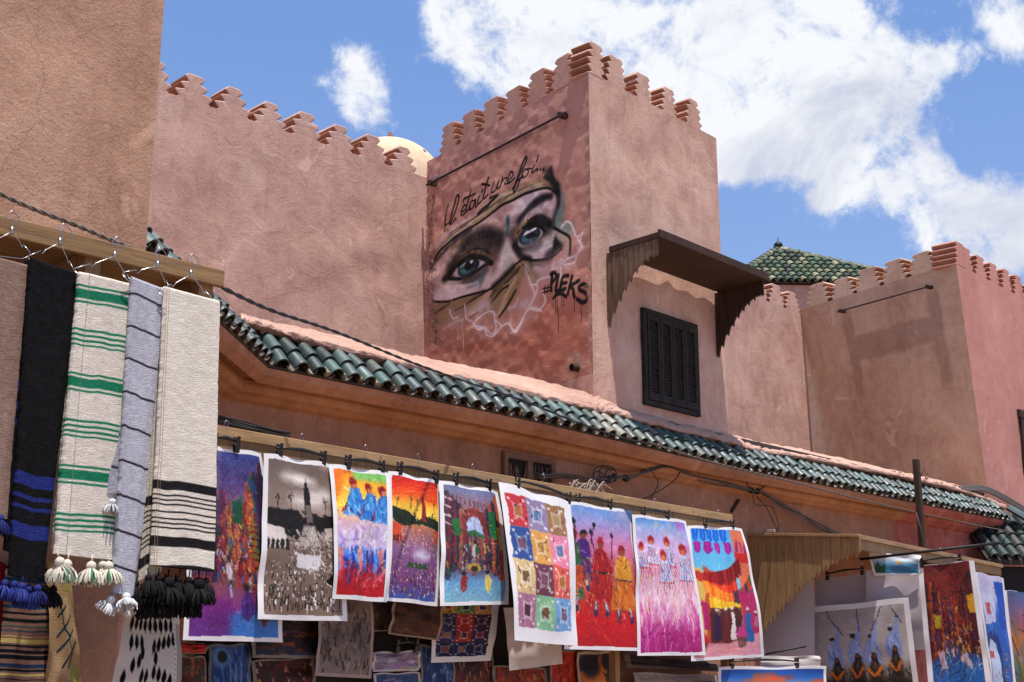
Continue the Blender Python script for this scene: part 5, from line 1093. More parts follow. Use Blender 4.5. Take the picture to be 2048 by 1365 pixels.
def p_dyers():
    c = Cv(135, 250, (110, 190, 226)); c.grad([(0, (96,176,226)), (.35, (130,200,230)), (.5, (150,200,226)), (1, (226,150,170))])
    for i in range(5): c.poly([(.06+i*.12, .0), (.16+i*.12, .0), (.155+i*.12, .1), (.11+i*.12, .12), (.065+i*.12, .1)], (30,110,206), .97, 4); c.line([(.11+i*.12, .01), (.11+i*.12, .1)], 14, (90,170,240), .8)
    for (u, w_) in ((.12, .09), (.3, .12), (.46, .06), (.62, .1)): c.poly([(u-w_*.6, .12), (u+w_*.6, .12), (u+w_*.6, .19), (u, .22), (u-w_*.6, .19)], (176, 30, 150), .96, 5); c.line([(u, .13), (u, .2)], 16, (214,80,190), .7)
    c.poly([(.7, .02), (1, .02), (1, .6), (.78, .55), (.72, .2)], (226, 130, 90), .95, 4); c.dabs(14, (.74, .1, .98, .16), .07, 26, [(190,40,150), (160,24,120)], 90, 10, 2); c.poly([(.72, .2), (.96, .2), (.96, .27), (.72, .28)], (206,50,40), .95, 3)
    c.poly([(.0, .3), (.16, .34), (.2, .45), (.2, .92), (.0, .92)], (226, 190, 110), .97, 4); c.poly([(.07, .34), (.2, .37), (.2, .44), (.07, .4)], (200,60,50), .95, 3); c.poly([(.18, .3), (.5, .4), (.7, .36), (.7, .95), (.2, .95)], (206,90,50), .9, 6)
    def swag(p0, p1, d0, cols, seed, n_=24):
        rg = random.Random(seed)
        for i in range(n_):
            f = i/n_; u = p0[0]+(p1[0]-p0[0])*f; v = p0[1]+(p1[1]-p0[1])*f+.04*math.sin(math.pi*f); c.line([(u, v), (u+.01, v+d0*rg.uniform(.8, 1.1))], 34, rg.choice(cols), .95, .3, False)
    swag((.2, .36), (.8, .25), .1, [(150,24,30), (190,36,36), (120,20,30)], 1); swag((.2, .42), (.7, .42), .07, [(226,60,40), (236,100,50)], 2, 18); swag((.2, .42), (.75, .52), .1, [(240,140,40), (230,110,30), (246,170,60)], 3); swag((.26, .54), (.8, .55), .1, [(246,206,50), (236,180,40), (250,226,90)], 4); swag((.62, .5), (.95, .36), .08, [(60,120,60), (200,70,40), (90,60,100)], 5, 14); swag((.74, .5), (1, .44), .06, [(190,40,140), (150,40,120), (60,100,60)], 6, 12)
    c.poly([(.24, .62), (.7, .62), (.7, .92), (.24, .92)], (90, 40, 50), .9, 10); c.poly([(.7, .52), (1, .5), (1, .86), (.72, .9)], (190,50,110), .9, 10); c.poly([(.02, .95), (.0, .88), (.5, .88), (1, .8), (1, 1), (0, 1)], (232, 170, 180), .95, 12)
    c.poly([(.14, .55), (.22, .58), (.24, .78), (.16, .78)], (180,30,120), .9, 4); c.poly([(.03, .5), (.12, .68), (.12, .76), (.06, .74)], (60,140,200), .9, 4)
    for (u, v0, v1, col, w_) in ((.33, .64, .86, (70,30,90), .05), (.45, .63, .88, (130,50,44), .05), (.55, .63, .86, (236,226,220), .045), (.8, .64, .88, (50,120,180), .07), (.92, .66, .76, (196,130,150), .03)): c.poly([(u-w_*.5, v0+.03), (u+w_*.5, v0+.03), (u+w_, v1), (u-w_, v1)], col, .97, 4); c.ell(u, v0+.01, .025, .018, (130,80,60), 1); c.ell(u, v0-.004, .028, .012, (236,230,226), .9)
    for (u, v, col) in ((.12, .86, (206,30,40)), (.68, .82, (206,80,150))): c.ell(u, v, .09, .06, col, .97, .2); c.poly([(u-.08, v+.02), (u+.08, v+.02), (u+.06, v+.1), (u-.06, v+.1)], (120,90,80), .9, 4)
    c.dabs(40, (.05, .9, .95, .98), .2, 12, [(240,190,196), (214,130,160), (226,160,120)], -6, 12, 9, .6)
    c.warp(1.6); c.impasto(900, 0.07, 16, 14, 900)
    return c.border(.04, WHITE)
HG = 'canvases hanging in the sun from the stall beam'
def four(plane, TLp, TRp, BRp, BLp, o0=.06, o1=.10, skewL=0, skewR=0):
    """corners from where the photo shows them; o0/o1: metres in front of the plane at top/bottom"""
    return (plane.back(-o0-skewL).hit(*TLp), plane.back(-o0-skewR).hit(*TRp), plane.back(-o1-skewR).hit(*BRp), plane.back(-o1-skewL).hit(*BLp))
SUNNY = [
 (p_souk, (385,884), (524,905), (570,1285), (360,1281), .05, .10, (.30, .62), 'souk alley canvas in violet and blue, partly behind the cream rug and black tassels', 'clip hanger over the violet souk alley canvas beside the cream rug'),
 (p_sepia, (527,905), (666,928), (693,1243), (513,1239), .09, .17, (.22, .85), 'sepia canvas of a minaret above a crowded square', 'clip hanger over the sepia minaret canvas'),
 (p_blue, (660,926), (777,945), (773,1205), (668,1197), .12, .22, (.3, .88), 'canvas of three blue-robed red-capped figures on a yellow and red ground', 'clip hanger over the blue-robed figures canvas'),
 (p_sunset_square, (778,940), (882,963), (877,1213), (772,1201), .10, .19, (.2, .9), 'canvas of a crowded square and minaret under an orange sunset sky', 'clip hanger over the orange sunset square canvas'),
 (p_gate, (880,959), (998,982), (1020,1209), (876,1213), .13, .24, (.26, .82), 'canvas of a market street seen through a horseshoe gate with a pale blue foreground', 'clip hanger over the horseshoe gate canvas'),
 (p_patch, (998,962), (1140,1004), (1155,1293), (1030,1281), .20, .38, (.25, .98), 'canvas divided into twelve coloured squares with white motifs, swung outwards', 'plain wire hanger above the twelve squares canvas'),
 (p_musicians, (1133,1001), (1262,1022), (1286,1303), (1128,1299), .10, .20, (.17, .66), 'canvas of musicians in red and yellow coats above a red ground', 'clip hanger over the red and yellow musicians canvas'),
 (p_pink, (1264,1028), (1373,1041), (1410,1311), (1275,1312), .13, .22, (.2, .64), 'canvas of red-capped dancers in white dissolving into magenta', 'clip hanger over the magenta dancers canvas'),
 (p_dyers, (1376,1050), (1486,1056), (1532,1314), (1383,1323), .10, .22, (.3, .8), 'canvas of a dyers street hung with blue, purple and yellow wool', 'clip hanger over the dyers street canvas')]
for i, (fn_, a, b_, c_, d_, o0, o1, cl_, lab, hl) in enumerate(SUNNY):
    q = four(stall, a, b_, c_, d_, o0, o1, .05 if fn_ is p_patch else 0, 0)
    canvas_obj('hanging_canvas', fn_(), *q, lab, HG, .035, .03, i*5+1)
    clip_hanger(q[0], q[1], cl_, .105, hl)

# ------------------------------------------------------------------ canvases in the shade behind
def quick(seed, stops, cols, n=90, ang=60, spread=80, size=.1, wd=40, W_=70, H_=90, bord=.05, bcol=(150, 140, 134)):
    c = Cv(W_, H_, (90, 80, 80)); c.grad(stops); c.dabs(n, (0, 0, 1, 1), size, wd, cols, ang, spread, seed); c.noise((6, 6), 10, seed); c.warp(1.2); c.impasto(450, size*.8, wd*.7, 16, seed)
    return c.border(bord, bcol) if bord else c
def teabowls():
    c = Cv(90, 90, (206, 120, 50)); c.grad([(0, (206,120,50)), (1, (216,140,60))]); c.poly([(0, 0), (.6, 0), (.4, .3), (0, .35)], (50, 60, 100), .9, 8); c.ell(.3, .25, .2, .2, (30, 30, 40), .95); c.ell(.7, .18, .13, .16, (40,40,56), .95); c.ell(.5, .72, .26, .16, (226,206,176), .95); c.ell(.5, .7, .18, .1, (206,140,90), .9); c.ell(.72, .45, .09, .1, (40,36,40), .9); c.line([(.66, .45), (.58, .38)], 30, (40,36,40)); return c.border(.05, (200, 180, 160))
def bluejars():
    c = Cv(80, 110, (70, 100, 150)); c.grad([(0, (60,90,150)), (1, (40,60,110))]); c.dabs(50, (0, 0, 1, 1), .2, 50, [(90,130,180), (40,60,110), (120,160,200)], 80, 30, 3); c.ell(.3, .2, .22, .16, (110,150,196), .9); c.ell(.32, .2, .12, .09, (20,20,30), 1); c.ell(.2, .75, .18, .15, (100,140,190), .9); c.ell(.22, .78, .1, .08, (20,20,30), 1)
    for x in (.5, .62, .75): c.line([(x, .3), (x, 1)], 30, (150,186,214), .7)
    return c.border(.06, (120, 120, 124))
def blank(W_=40, H_=50, col=(206, 196, 194)):
    c = Cv(W_, H_, col); c.noise((4, 3), 5, 4); return c
RED = [(150,40,40), (190,70,50), (60,40,40), (40,90,70), (90,50,40)]
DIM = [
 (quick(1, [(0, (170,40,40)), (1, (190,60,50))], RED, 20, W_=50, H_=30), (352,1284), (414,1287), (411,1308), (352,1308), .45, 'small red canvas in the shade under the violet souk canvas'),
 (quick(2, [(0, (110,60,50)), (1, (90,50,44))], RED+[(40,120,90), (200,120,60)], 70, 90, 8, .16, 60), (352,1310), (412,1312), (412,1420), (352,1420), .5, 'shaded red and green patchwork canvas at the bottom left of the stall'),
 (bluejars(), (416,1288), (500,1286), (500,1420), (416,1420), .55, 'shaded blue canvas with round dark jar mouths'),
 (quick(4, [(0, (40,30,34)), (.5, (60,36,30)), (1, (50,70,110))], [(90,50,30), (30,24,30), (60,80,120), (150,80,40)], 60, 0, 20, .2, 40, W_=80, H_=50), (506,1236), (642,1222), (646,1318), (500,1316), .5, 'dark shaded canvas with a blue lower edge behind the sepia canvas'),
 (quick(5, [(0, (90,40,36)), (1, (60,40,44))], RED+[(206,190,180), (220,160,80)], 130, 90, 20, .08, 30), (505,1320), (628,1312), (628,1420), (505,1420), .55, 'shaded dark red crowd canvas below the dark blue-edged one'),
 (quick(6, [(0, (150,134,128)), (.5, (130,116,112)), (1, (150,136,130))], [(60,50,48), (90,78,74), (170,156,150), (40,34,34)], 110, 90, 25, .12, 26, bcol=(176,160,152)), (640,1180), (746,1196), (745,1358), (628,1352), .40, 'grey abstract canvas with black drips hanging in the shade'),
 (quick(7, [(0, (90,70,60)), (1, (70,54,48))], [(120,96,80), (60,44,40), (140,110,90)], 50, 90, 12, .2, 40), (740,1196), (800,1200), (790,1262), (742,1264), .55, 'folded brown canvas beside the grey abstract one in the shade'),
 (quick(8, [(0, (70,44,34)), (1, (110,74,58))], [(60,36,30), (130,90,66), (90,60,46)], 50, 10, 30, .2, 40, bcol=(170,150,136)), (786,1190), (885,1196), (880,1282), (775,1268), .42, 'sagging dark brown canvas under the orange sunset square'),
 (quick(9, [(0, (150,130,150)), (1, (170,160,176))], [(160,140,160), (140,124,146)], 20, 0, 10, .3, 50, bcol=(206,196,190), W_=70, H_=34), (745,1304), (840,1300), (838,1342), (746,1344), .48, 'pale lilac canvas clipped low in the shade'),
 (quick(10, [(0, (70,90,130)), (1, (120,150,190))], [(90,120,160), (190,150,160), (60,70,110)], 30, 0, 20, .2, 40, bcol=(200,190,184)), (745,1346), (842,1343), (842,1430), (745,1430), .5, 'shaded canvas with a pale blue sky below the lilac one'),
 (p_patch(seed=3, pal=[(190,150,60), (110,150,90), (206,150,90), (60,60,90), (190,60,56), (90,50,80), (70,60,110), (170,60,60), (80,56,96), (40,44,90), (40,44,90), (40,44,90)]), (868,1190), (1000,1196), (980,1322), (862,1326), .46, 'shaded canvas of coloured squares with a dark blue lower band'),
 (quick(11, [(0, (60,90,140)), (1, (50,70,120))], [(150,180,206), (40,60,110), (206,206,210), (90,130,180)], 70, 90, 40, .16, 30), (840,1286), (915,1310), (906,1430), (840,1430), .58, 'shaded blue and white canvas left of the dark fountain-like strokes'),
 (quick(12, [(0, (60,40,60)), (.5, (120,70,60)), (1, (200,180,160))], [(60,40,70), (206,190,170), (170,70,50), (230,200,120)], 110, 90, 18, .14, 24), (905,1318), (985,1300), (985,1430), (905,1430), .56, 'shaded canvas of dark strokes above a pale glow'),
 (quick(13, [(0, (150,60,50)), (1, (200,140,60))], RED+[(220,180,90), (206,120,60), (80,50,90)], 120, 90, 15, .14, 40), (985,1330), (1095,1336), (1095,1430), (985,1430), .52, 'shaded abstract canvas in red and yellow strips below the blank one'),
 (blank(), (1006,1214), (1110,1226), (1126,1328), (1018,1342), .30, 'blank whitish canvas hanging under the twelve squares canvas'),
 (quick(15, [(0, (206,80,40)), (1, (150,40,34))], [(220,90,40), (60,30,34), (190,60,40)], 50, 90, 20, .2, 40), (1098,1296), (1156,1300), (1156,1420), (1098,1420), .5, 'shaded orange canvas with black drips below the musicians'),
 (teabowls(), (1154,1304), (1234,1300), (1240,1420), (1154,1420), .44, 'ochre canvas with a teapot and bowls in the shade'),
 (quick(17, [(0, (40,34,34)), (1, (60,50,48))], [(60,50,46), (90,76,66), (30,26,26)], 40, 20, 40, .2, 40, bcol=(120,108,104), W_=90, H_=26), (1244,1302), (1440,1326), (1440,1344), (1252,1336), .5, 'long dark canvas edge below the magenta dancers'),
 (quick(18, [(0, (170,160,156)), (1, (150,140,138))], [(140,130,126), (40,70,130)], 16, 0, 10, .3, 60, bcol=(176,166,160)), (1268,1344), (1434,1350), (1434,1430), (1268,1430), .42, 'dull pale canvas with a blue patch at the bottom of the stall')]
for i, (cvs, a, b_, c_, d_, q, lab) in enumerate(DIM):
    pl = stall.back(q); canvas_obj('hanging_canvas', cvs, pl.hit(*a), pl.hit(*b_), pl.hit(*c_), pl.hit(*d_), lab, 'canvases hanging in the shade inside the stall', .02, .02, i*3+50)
pl = stall.back(.44)
for (a, b_, lab) in (((750,1302), (836,1299), 'clip hanger over the pale lilac canvas in the shade'), ): clip_hanger(pl.hit(*a), pl.hit(*b_), (.5, .95), .1, lab)
# dark sheet added for the shade in the stall's depth, towards the wall
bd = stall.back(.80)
o = MB().grid(bil(bd.at(tSa-.5, 3.1), bd.at(tS1-.2, 3.1), bd.at(tS1-.2, .0), bd.at(tSa-.5, .0), 40, 24)+(-bd.n*.03)[None, None, :]*vnoise((24, 40), (3, 16), 3)[..., None]).build('shade_backdrop', plain('stall_shade_dark', (46, 36, 36), .95), None)
tag(o, 'dark sheet added for the shade inside the stall behind the canvases', 'cloth')

# ------------------------------------------------------------------ right-hand stall
KZ = 3.05
K = atz(1720, 1070, KZ); sideP = Pl(K, -48); LK = sideP.hit(1498, 1067)
bmE = atz(2006, 1130, KZ); st2 = Pl(K, math.degrees(math.atan2(*(bmE-K)[:2])))
s2 = thing('market_stall', 'wooden stall canopy with a scalloped plank side, at the right of the row', 'stall', (K[0], K[1], 0))
M['w2'] = wood('canopy_plank_wood', (126, 95, 62), (170, 136, 94), UP); M['w2b'] = wood('canopy_beam_wood', (132, 102, 68), (172, 140, 100), st2.u)
L2 = float(np.linalg.norm((bmE-K)[:2])); LS = float(np.linalg.norm((LK-K)[:2])); dzS = (LK[2]-KZ)/LS; sdir = nrm((LK-K)*np.array([1, 1, 0]))
mb = MB(); rnd = random.Random(2); npk = 12
for i in range(npk):
    x0 = LS*i/npk; x1 = LS*(i+1)/npk-.004; f0, f1 = x0/LS, x1/LS
    def dep(f): return .17+1.18*(f**1.55)
    top = lambda x: KZ-.03+dzS*x; e0, e1 = top(x0)-dep(f0), top(x1)-dep(f1); m_ = (x0+x1)/2; em = (e0+e1)/2
    poly = [(x0, top(x0)), (x0, e0), (x0+(m_-x0)*.5, e0-.02), (m_, em-.06), (m_+.012, em+.01), (x1-(x1-m_)*.4, e1-.01), (x1, e1-.03), (x1, top(x1))]
    j = rnd.uniform(-.004, .004); mb.prism([K+sdir*x*1.0+UP*(z-KZ)-st2.u*.03+st2.u*j for x, z in poly], st2.u*.025)
mb.build('side_panel', M['w2'], s2)
MB().box(K-st2.u*.06+UP*(-.03), sdir*(LS+.05)+UP*dzS*LS, st2.u*.08, UP*.035).build('top_rail', M['w2b'], s2, bevel=.004)
MB().box(K+UP*(-.05), st2.u*L2, -st2.n*.04, UP*.055).build('front_beam', M['w2b'], s2, bevel=.004)
MB().box(K-st2.n*.03+UP*(-.17)+st2.u*.03, st2.u*(L2-.06), -st2.n*.025, UP*.118).build('front_board', M['w2'], s2)
MB().prism([K+UP*(-.03)-st2.n*.05, K+sdir*LS+UP*(dzS*LS-.03), K+sdir*LS+UP*(dzS*LS-.06), K+UP*(-.06)-st2.n*.05], st2.u*L2).build('roof_boards', M['w2'], s2)
MB().box(K+st2.u*(L2-.07)+UP*(-.3)-st2.n*.06, st2.u*.06, -st2.n*1.3, UP*.26).build('end_board', M['w2'], s2)
for tt in (L2-.14,): MB().box((K+st2.u*tt-st2.n*.16)*np.array([1, 1, 0]), st2.u*.07, -st2.n*.07, UP*(KZ-.04)).build('post', M['w2'], s2)
# iron rod with hooks
rp = Pl(K+st2.u*.35, -60)
ra, rb = rp.hit(1720, 1119), rp.hit(2000, 1086)
r_ = MB().tube([ra, rb], .017, 8).build('hanging_rod', M['metal']); tag(r_, 'long black iron rod slanting out under the right-hand canopy', 'rod')
a, b_ = Pl(K+st2.u*.1+T.n*.2, -60).hit(1520, 1311), Pl(K+st2.u*.1+T.n*.2, -60).hit(1612, 1293)
tag(MB().tube([a-(b_-a)*.5, b_], .012, 6).build('hanging_rod', M['metal']), 'short dark rod beside the blank white canvases at lower right', 'rod')
def p_horsemen():
    c = Cv(170, 150, (170, 160, 158)); c.grad([(0, (170,160,158)), (.55, (190,180,176)), (.72, (150,138,130)), (.8, (70,58,52)), (1, (96,78,66))]); c.cloud((5, 6), (196,190,190), 3, -.2, .5, .7, (0, 0, 1, .6)).cloud((6, 7), (44,36,34), 5, -.1, .5, .8, (0, .78, 1, 1)); c.dabs(120, (.2, .68, 1, .8), .06, 8, [(60,50,46), (90,78,70), (40,34,32)], -90, 16, 2)
    for (u, v) in ((.24, .02), (.44, -.01), (.6, .0), (.81, -.05)):
        v0 = .34+v; L_ = lambda x, y: (u+x, v0+y)
        c.poly([L_(-.035, .05), L_(-.01, .02), (u+.02, v0+.0), L_(.045, -.15), L_(.065, -.15), L_(.06, .04), L_(.075, .16), L_(.085, .27), L_(-.07, .27), L_(-.075, .14), L_(-.055, .08)], (150, 166, 212), .95, 7)
        c.dabs(26, (u-.06, v0+.04, u+.06, v0+.24), .06, 9, [(206,214,238), (112,128,178), (176,188,222)], 80, 25, int(u*99)); c.ell(u-.012, v0-.012, .02, .028, (46,36,36), 1); c.ell(u-.014, v0-.034, .024, .014, (200,204,220), .9)
        dx = -.11 if u > .7 or u < .3 else (.0 if u < .5 else .1); c.line([L_(.05, -.13), (u+.05+dx, v0-.33)], 7, (34,28,30), 1, .3, False); c.line([L_(.05, -.13), (u+.05-dx*.4, v0-.05)], 7, (40,30,30), 1, .3, False)
        c.ell(u+.01, v0+.36, .062, .115, (66, 52, 44), .97, .25); c.ell(u+.01, v0+.24, .03, .075, (54,42,36), .97, .2); c.ell(u+.01, v0+.29, .017, .04, (120,100,86), .8); c.ell(u+.012, v0+.2, .02, .02, (150,96,60), .9)
        c.line([L_(-.05, .33), L_(.0, .4), L_(.06, .32)], 26, (216,130,52), .95, .3); c.line([L_(-.02, .4), L_(.04, .39)], 18, (190,104,44), .9, .3)
        for q in (-.04, -.012, .022, .055): c.line([L_(q, .43), L_(q*1.25, .56)], 12, (48,38,34), .95, .3, False)
    c.warp(1.6); c.impasto(900, .05, 8, 12, 3); c.dabs(160, (.15, .80, .98, .93), .07, 7, [(60,50,46), (90,78,70), (40,34,32), (120,104,92)], -90, 16, 12)
    return c.border(.05, (226, 222, 222))
def p_souk2():
    c = Cv(120, 240, (110, 60, 60)); souk_scene(c, 21, [(0, (120,50,44)), (.2, (150,60,50)), (.4, (130,70,80)), (.65, (110,70,80)), (.8, (60,110,170)), (1, (70,130,190))], [(96,40,44), (150,60,44), (60,30,50), (200,110,60), (80,40,70)], [(226,180,60), (90,80,150)], [(206,190,200), (170,50,50), (220,170,60), (60,70,130), (110,60,120)])
    for i in range(40): a = random.Random(i); x = a.uniform(.05, .95); y = a.uniform(.03, .3); c.line([(x, y), (x+a.uniform(-.3, .3), y+a.uniform(-.03, .03))], 8, (40,26,34) if i % 3 else (190,80,50), .8, .3, False)
    for i in range(12): c.line([(.25+i*.05, .08), (.22+i*.055, .3)], 7, (60,30,40), .7, .3, False)
    c.poly([(.78, .28), (.9, .27), (.92, .42), (.8, .42)], (226,180,50), .9, 4); c.poly([(.2, .42), (.3, .42), (.3, .52), (.2, .52)], (206,190,60), .9, 4); c.poly([(.55, .76), (.68, .72), (.74, .86), (.62, .9)], (226,206,206), .9, 5); c.poly([(.2, .72), (.3, .7), (.34, .84), (.24, .86)], (206,170,180), .9, 5); c.poly([(.3, .88), (.6, .8), (.9, .96), (.2, .98)], (60,130,196), .8, 14); c.dabs(40, (.1, .8, .95, .98), .16, 8, [(30,26,40), (226,226,230), (150,60,70)], -40, 50, 4)
    c.warp(1.6); c.impasto(1500, .06, 12, 22, 5)
    return c.border(.09, (232, 228, 230), .045)
def p_bluealley():
    c = Cv(90, 220, (70, 130, 200)); c.grad([(0, (206,200,220)), (.2, (190,190,216)), (.32, (60,120,206)), (.6, (50,110,190)), (1, (70,110,170))]); c.poly([(.6, .05), (1, .05), (1, .45), (.62, .45)], (30,90,186), .95, 6); c.poly([(.05, .1), (.55, .08), (.5, .4), (.1, .42)], (210,206,226), .95, 6); c.poly([(.2, .24), (.36, .24), (.36, .34), (.2, .34)], (190,70,60), .8, 4); c.poly([(0, .62), (.1, .5), (.3, .47), (.5, .52), (.6, .66), (.6, .9), (0, .9)], (30, 70, 140), .9, 6); c.poly([(.08, .64), (.2, .55), (.4, .57), (.5, .7), (.5, .95), (.08, .95)], (206,216,236), .95, 6); c.poly([(.1, .64), (.3, .64), (.3, .7), (.1, .7)], (200,80,60), .9, 3)
    c.dabs(40, (.5, .6, 1, .98), .08, 20, [(226,190,60), (206,70,60), (60,120,70), (230,120,50), (36,60,120)], 0, 14, 4); c.dabs(30, (.1, .8, .6, .98), .05, 14, [(90,130,60), (60,60,90), (206,90,70)], 80, 30, 5); c.dabs(30, (.05, .1, 1, .5), .16, 10, [(120,170,230), (40,90,170), (230,230,240)], 70, 20, 6, .6)
    c.warp(1.6); c.impasto(900, .08, 16, 16, 6)
    return c.border(.07, (230, 228, 230), .03)
def p_right():
    c = Cv(60, 160, (120, 110, 110)); c.grad([(0, (90,110,150)), (.25, (150,110,140)), (.45, (180,120,80)), (.6, (150,130,110)), (.8, (110,120,60)), (1, (120,60,40))]); c.dabs(90, (0, 0, 1, 1), .3, 60, [(90,120,170), (170,100,130), (206,130,70), (90,110,60), (60,40,50)], 50, 60, 3, .7); c.line([(.5, .5), (1.1, .3)], 40, (70,40,34)); c.dabs(30, (.4, .4, 1, .7), .2, 40, [(206,206,214), (120,120,140)], 60, 40, 6); return c.border(.06, (226, 222, 222), .02)
def p_sea():
    c = Cv(90, 40, (150, 190, 214)); c.grad([(0, (230,230,232)), (.3, (214,224,230)), (.5, (120,176,206)), (1, (60,140,170))]); c.ell(.58, .45, .06, .12, (240,180,110), .9); c.poly([(0, .8), (.15, .4), (.2, .6), (.3, .5), (.25, 1), (0, 1)], (50,96,60), .8, 8); c.poly([(.4, .6), (.6, .45), (.8, .65), (.8, .8), (.4, .8)], (90,140,180), .8, 8); return c.border(.05, (234, 232, 232))
def p_strip():
    c = Cv(140, 60, (226, 80, 40)); c.grad([(0, (40,80,160)), (.22, (60,120,190)), (.4, (190,150,150)), (.5, (220,60,40)), (.8, (240,120,40)), (1, (246,170,60))]); c.dabs(30, (0, .2, 1, .9), .3, 60, [(226,70,40), (240,110,50), (250,160,70)], 0, 6, 4, .5); return c.border(.025, (228, 226, 228))
RG = 'canvases hanging at the right-hand stall'
wl_ = Pl(K+st2.u*.55+T.n*.0, -60)
def rcan(cvs, plane, a, b_, c_, d_, lab, seed, bulge=.02, grp=RG): return canvas_obj('hanging_canvas', cvs, plane.hit(*a), plane.hit(*b_), plane.hit(*c_), plane.hit(*d_), lab, grp, bulge, .02, seed)
far_w = Pl(K+st2.u*1.6, -58)
rcan(blank(50, 50, (196,186,188)), Pl(K+st2.u*.5, -58), (1498,1158), (1628,1146), (1632,1420), (1498,1420), 'plain white canvas back left of the horsemen canvas', 90)
rcan(blank(50, 50, (200,190,192)), Pl(K+st2.u*1.2, -58), (1630,1160), (1746,1142), (1752,1300), (1640,1300), 'plain white canvas back with clips above the horsemen canvas', 91)
rcan(blank(50, 50, (204,196,198)), Pl(K+st2.u*1.05, -58), (1732,1140), (1838,1136), (1850,1300), (1735,1300), 'plain white canvas back below the little seascape', 92)
rcan(p_horsemen(), Pl(K+st2.u*.85+T.n*.1, -58), (1612,1216), (1817,1194), (1842,1405), (1630,1410), 'canvas of four riders in pale blue raising long guns', 93)
rcan(p_sea(), Pl(K+st2.u*1.0+T.n*.1, -58), (1737,1104), (1842,1110), (1842,1152), (1748,1152), 'little seascape canvas with white margins under the canopy', 94)
rcan(p_souk2(), Pl(K+st2.u*.9+T.n*.15, -58), (1836,1132), (1948,1120), (1984,1372), (1858,1376), 'dark red souk canvas with a blue foot beside the four riders', 95)
rcan(p_bluealley(), Pl(K+st2.u*1.2+T.n*.15, 42), (1950,1143), (2006,1156), (2031,1390), (1984,1390), 'blue alley canvas between the dark red souk canvas and the picture edge', 96)
rcan(p_right(), Pl(K+st2.u*1.4+T.n*.2, 60), (2008,1180), (2075,1186), (2080,1400), (2034,1400), 'brown and grey horse canvas cut by the right edge of the photo', 97)
stp = Pl(stall.at(tS1-.3, 0)+sn*.3, 62)
q = [stp.hit(*p_) for p_ in ((1437,1333), (1652,1331), (1655,1440), (1437,1440))]
canvas_obj('hanging_canvas', p_strip(), *q, 'wide canvas of a red and orange sunset under a blue sky at the bottom edge', RG, .01, .01, 98)
clip_hanger(q[0], q[1], (.12, .72), .08, 'wide black clip hanger over the red and orange sunset canvas')
rcan(blank(50, 20, (206,196,190)), Pl(stall.at(tS1, 0)+sn*.1, 62), (1520,1312), (1640,1311), (1640,1345), (1520,1345), 'white canvas edge directly behind the wide sunset canvas', 99)
for (pl_, a, b_, cl_, lab) in ((Pl(K+st2.u*1.2, -58), (1636,1159), (1744,1143), (.18, .82), 'clip hanger over the plain white canvas back above the riders'), (Pl(K+st2.u*1.05, -58), (1736,1140), (1834,1136), (.15, .78), 'clip hanger over the white canvas back below the seascape'), (Pl(K+st2.u*.9+T.n*.15, -58), (1838,1132), (1946,1120), (.06, .76), 'clip hanger over the dark red souk canvas')):
    clip_hanger(pl_.hit(*a), pl_.hit(*b_), cl_, .1, lab)
# ------------------------------------------------------------------ rug stall at the left: shelf, wire hangers, rugs
cn, cu = can.n, can.u; tc0 = can.t(K0)-1.6; tc1 = can.t(K1)
M['shelf'] = wood('shelf_wood', (116, 88, 56), (156, 122, 82), cu)
rs = thing('rug_stall', 'wooden shelf board on the left building, carrying the row of rugs on hangers', 'stall', can.at(can.t(K1), 0))
MB().box(can.at(tc0, CAN_Z-.075), cu*(tc1-tc0), -cn*.03, UP*.075).build('front_board', M['shelf'], rs, bevel=.004)
mb = MB()
for i in range(2): mb.box(can.at(tc0, CAN_Z-.045)-cn*(.033+i*.167), cu*(tc1-tc0-.015), -cn*.163, UP*.024)
mb.build('shelf_boards', M['shelf'], rs)
for tt in (tc1-.10, tc1-.62, tc1-1.2): MB().box(can.at(tt, CAN_Z-.165)-cn*.035, cu*.07, -cn*.33, UP*.118).build('bracket', M['stallv'], rs, bevel=.004)
RUGPL = [can.back(-.02-.032*i) for i in range(5)]
def rug_paint(W_, H_, base, stripes, seed, fleck=10):
    c = Cv(W_, H_, base); c.noise((60, 10), fleck*.5, seed).noise((H_//2, W_//3), fleck*.6, seed+1)
    v = np.linspace(0, 1, H_)[:, None]; u = np.linspace(0, 1, W_)[None, :]; wob = .0025*vnoise((H_, W_), (8, 6), seed+2)+.004*np.sin(u*5+seed)
    for (v0, v1, col) in stripes:
        q = v+wob; ap = 1.2/H_; m = (np.clip((q-v0)/ap+.5, 0, 1)*np.clip((v1-q)/ap+.5, 0, 1))[..., None]; c.a = c.a*(1-m)+(np.asarray(col, float)+vnoise((H_, W_), (H_//2, W_//2), seed+8)[..., None]*8)*m
    return c
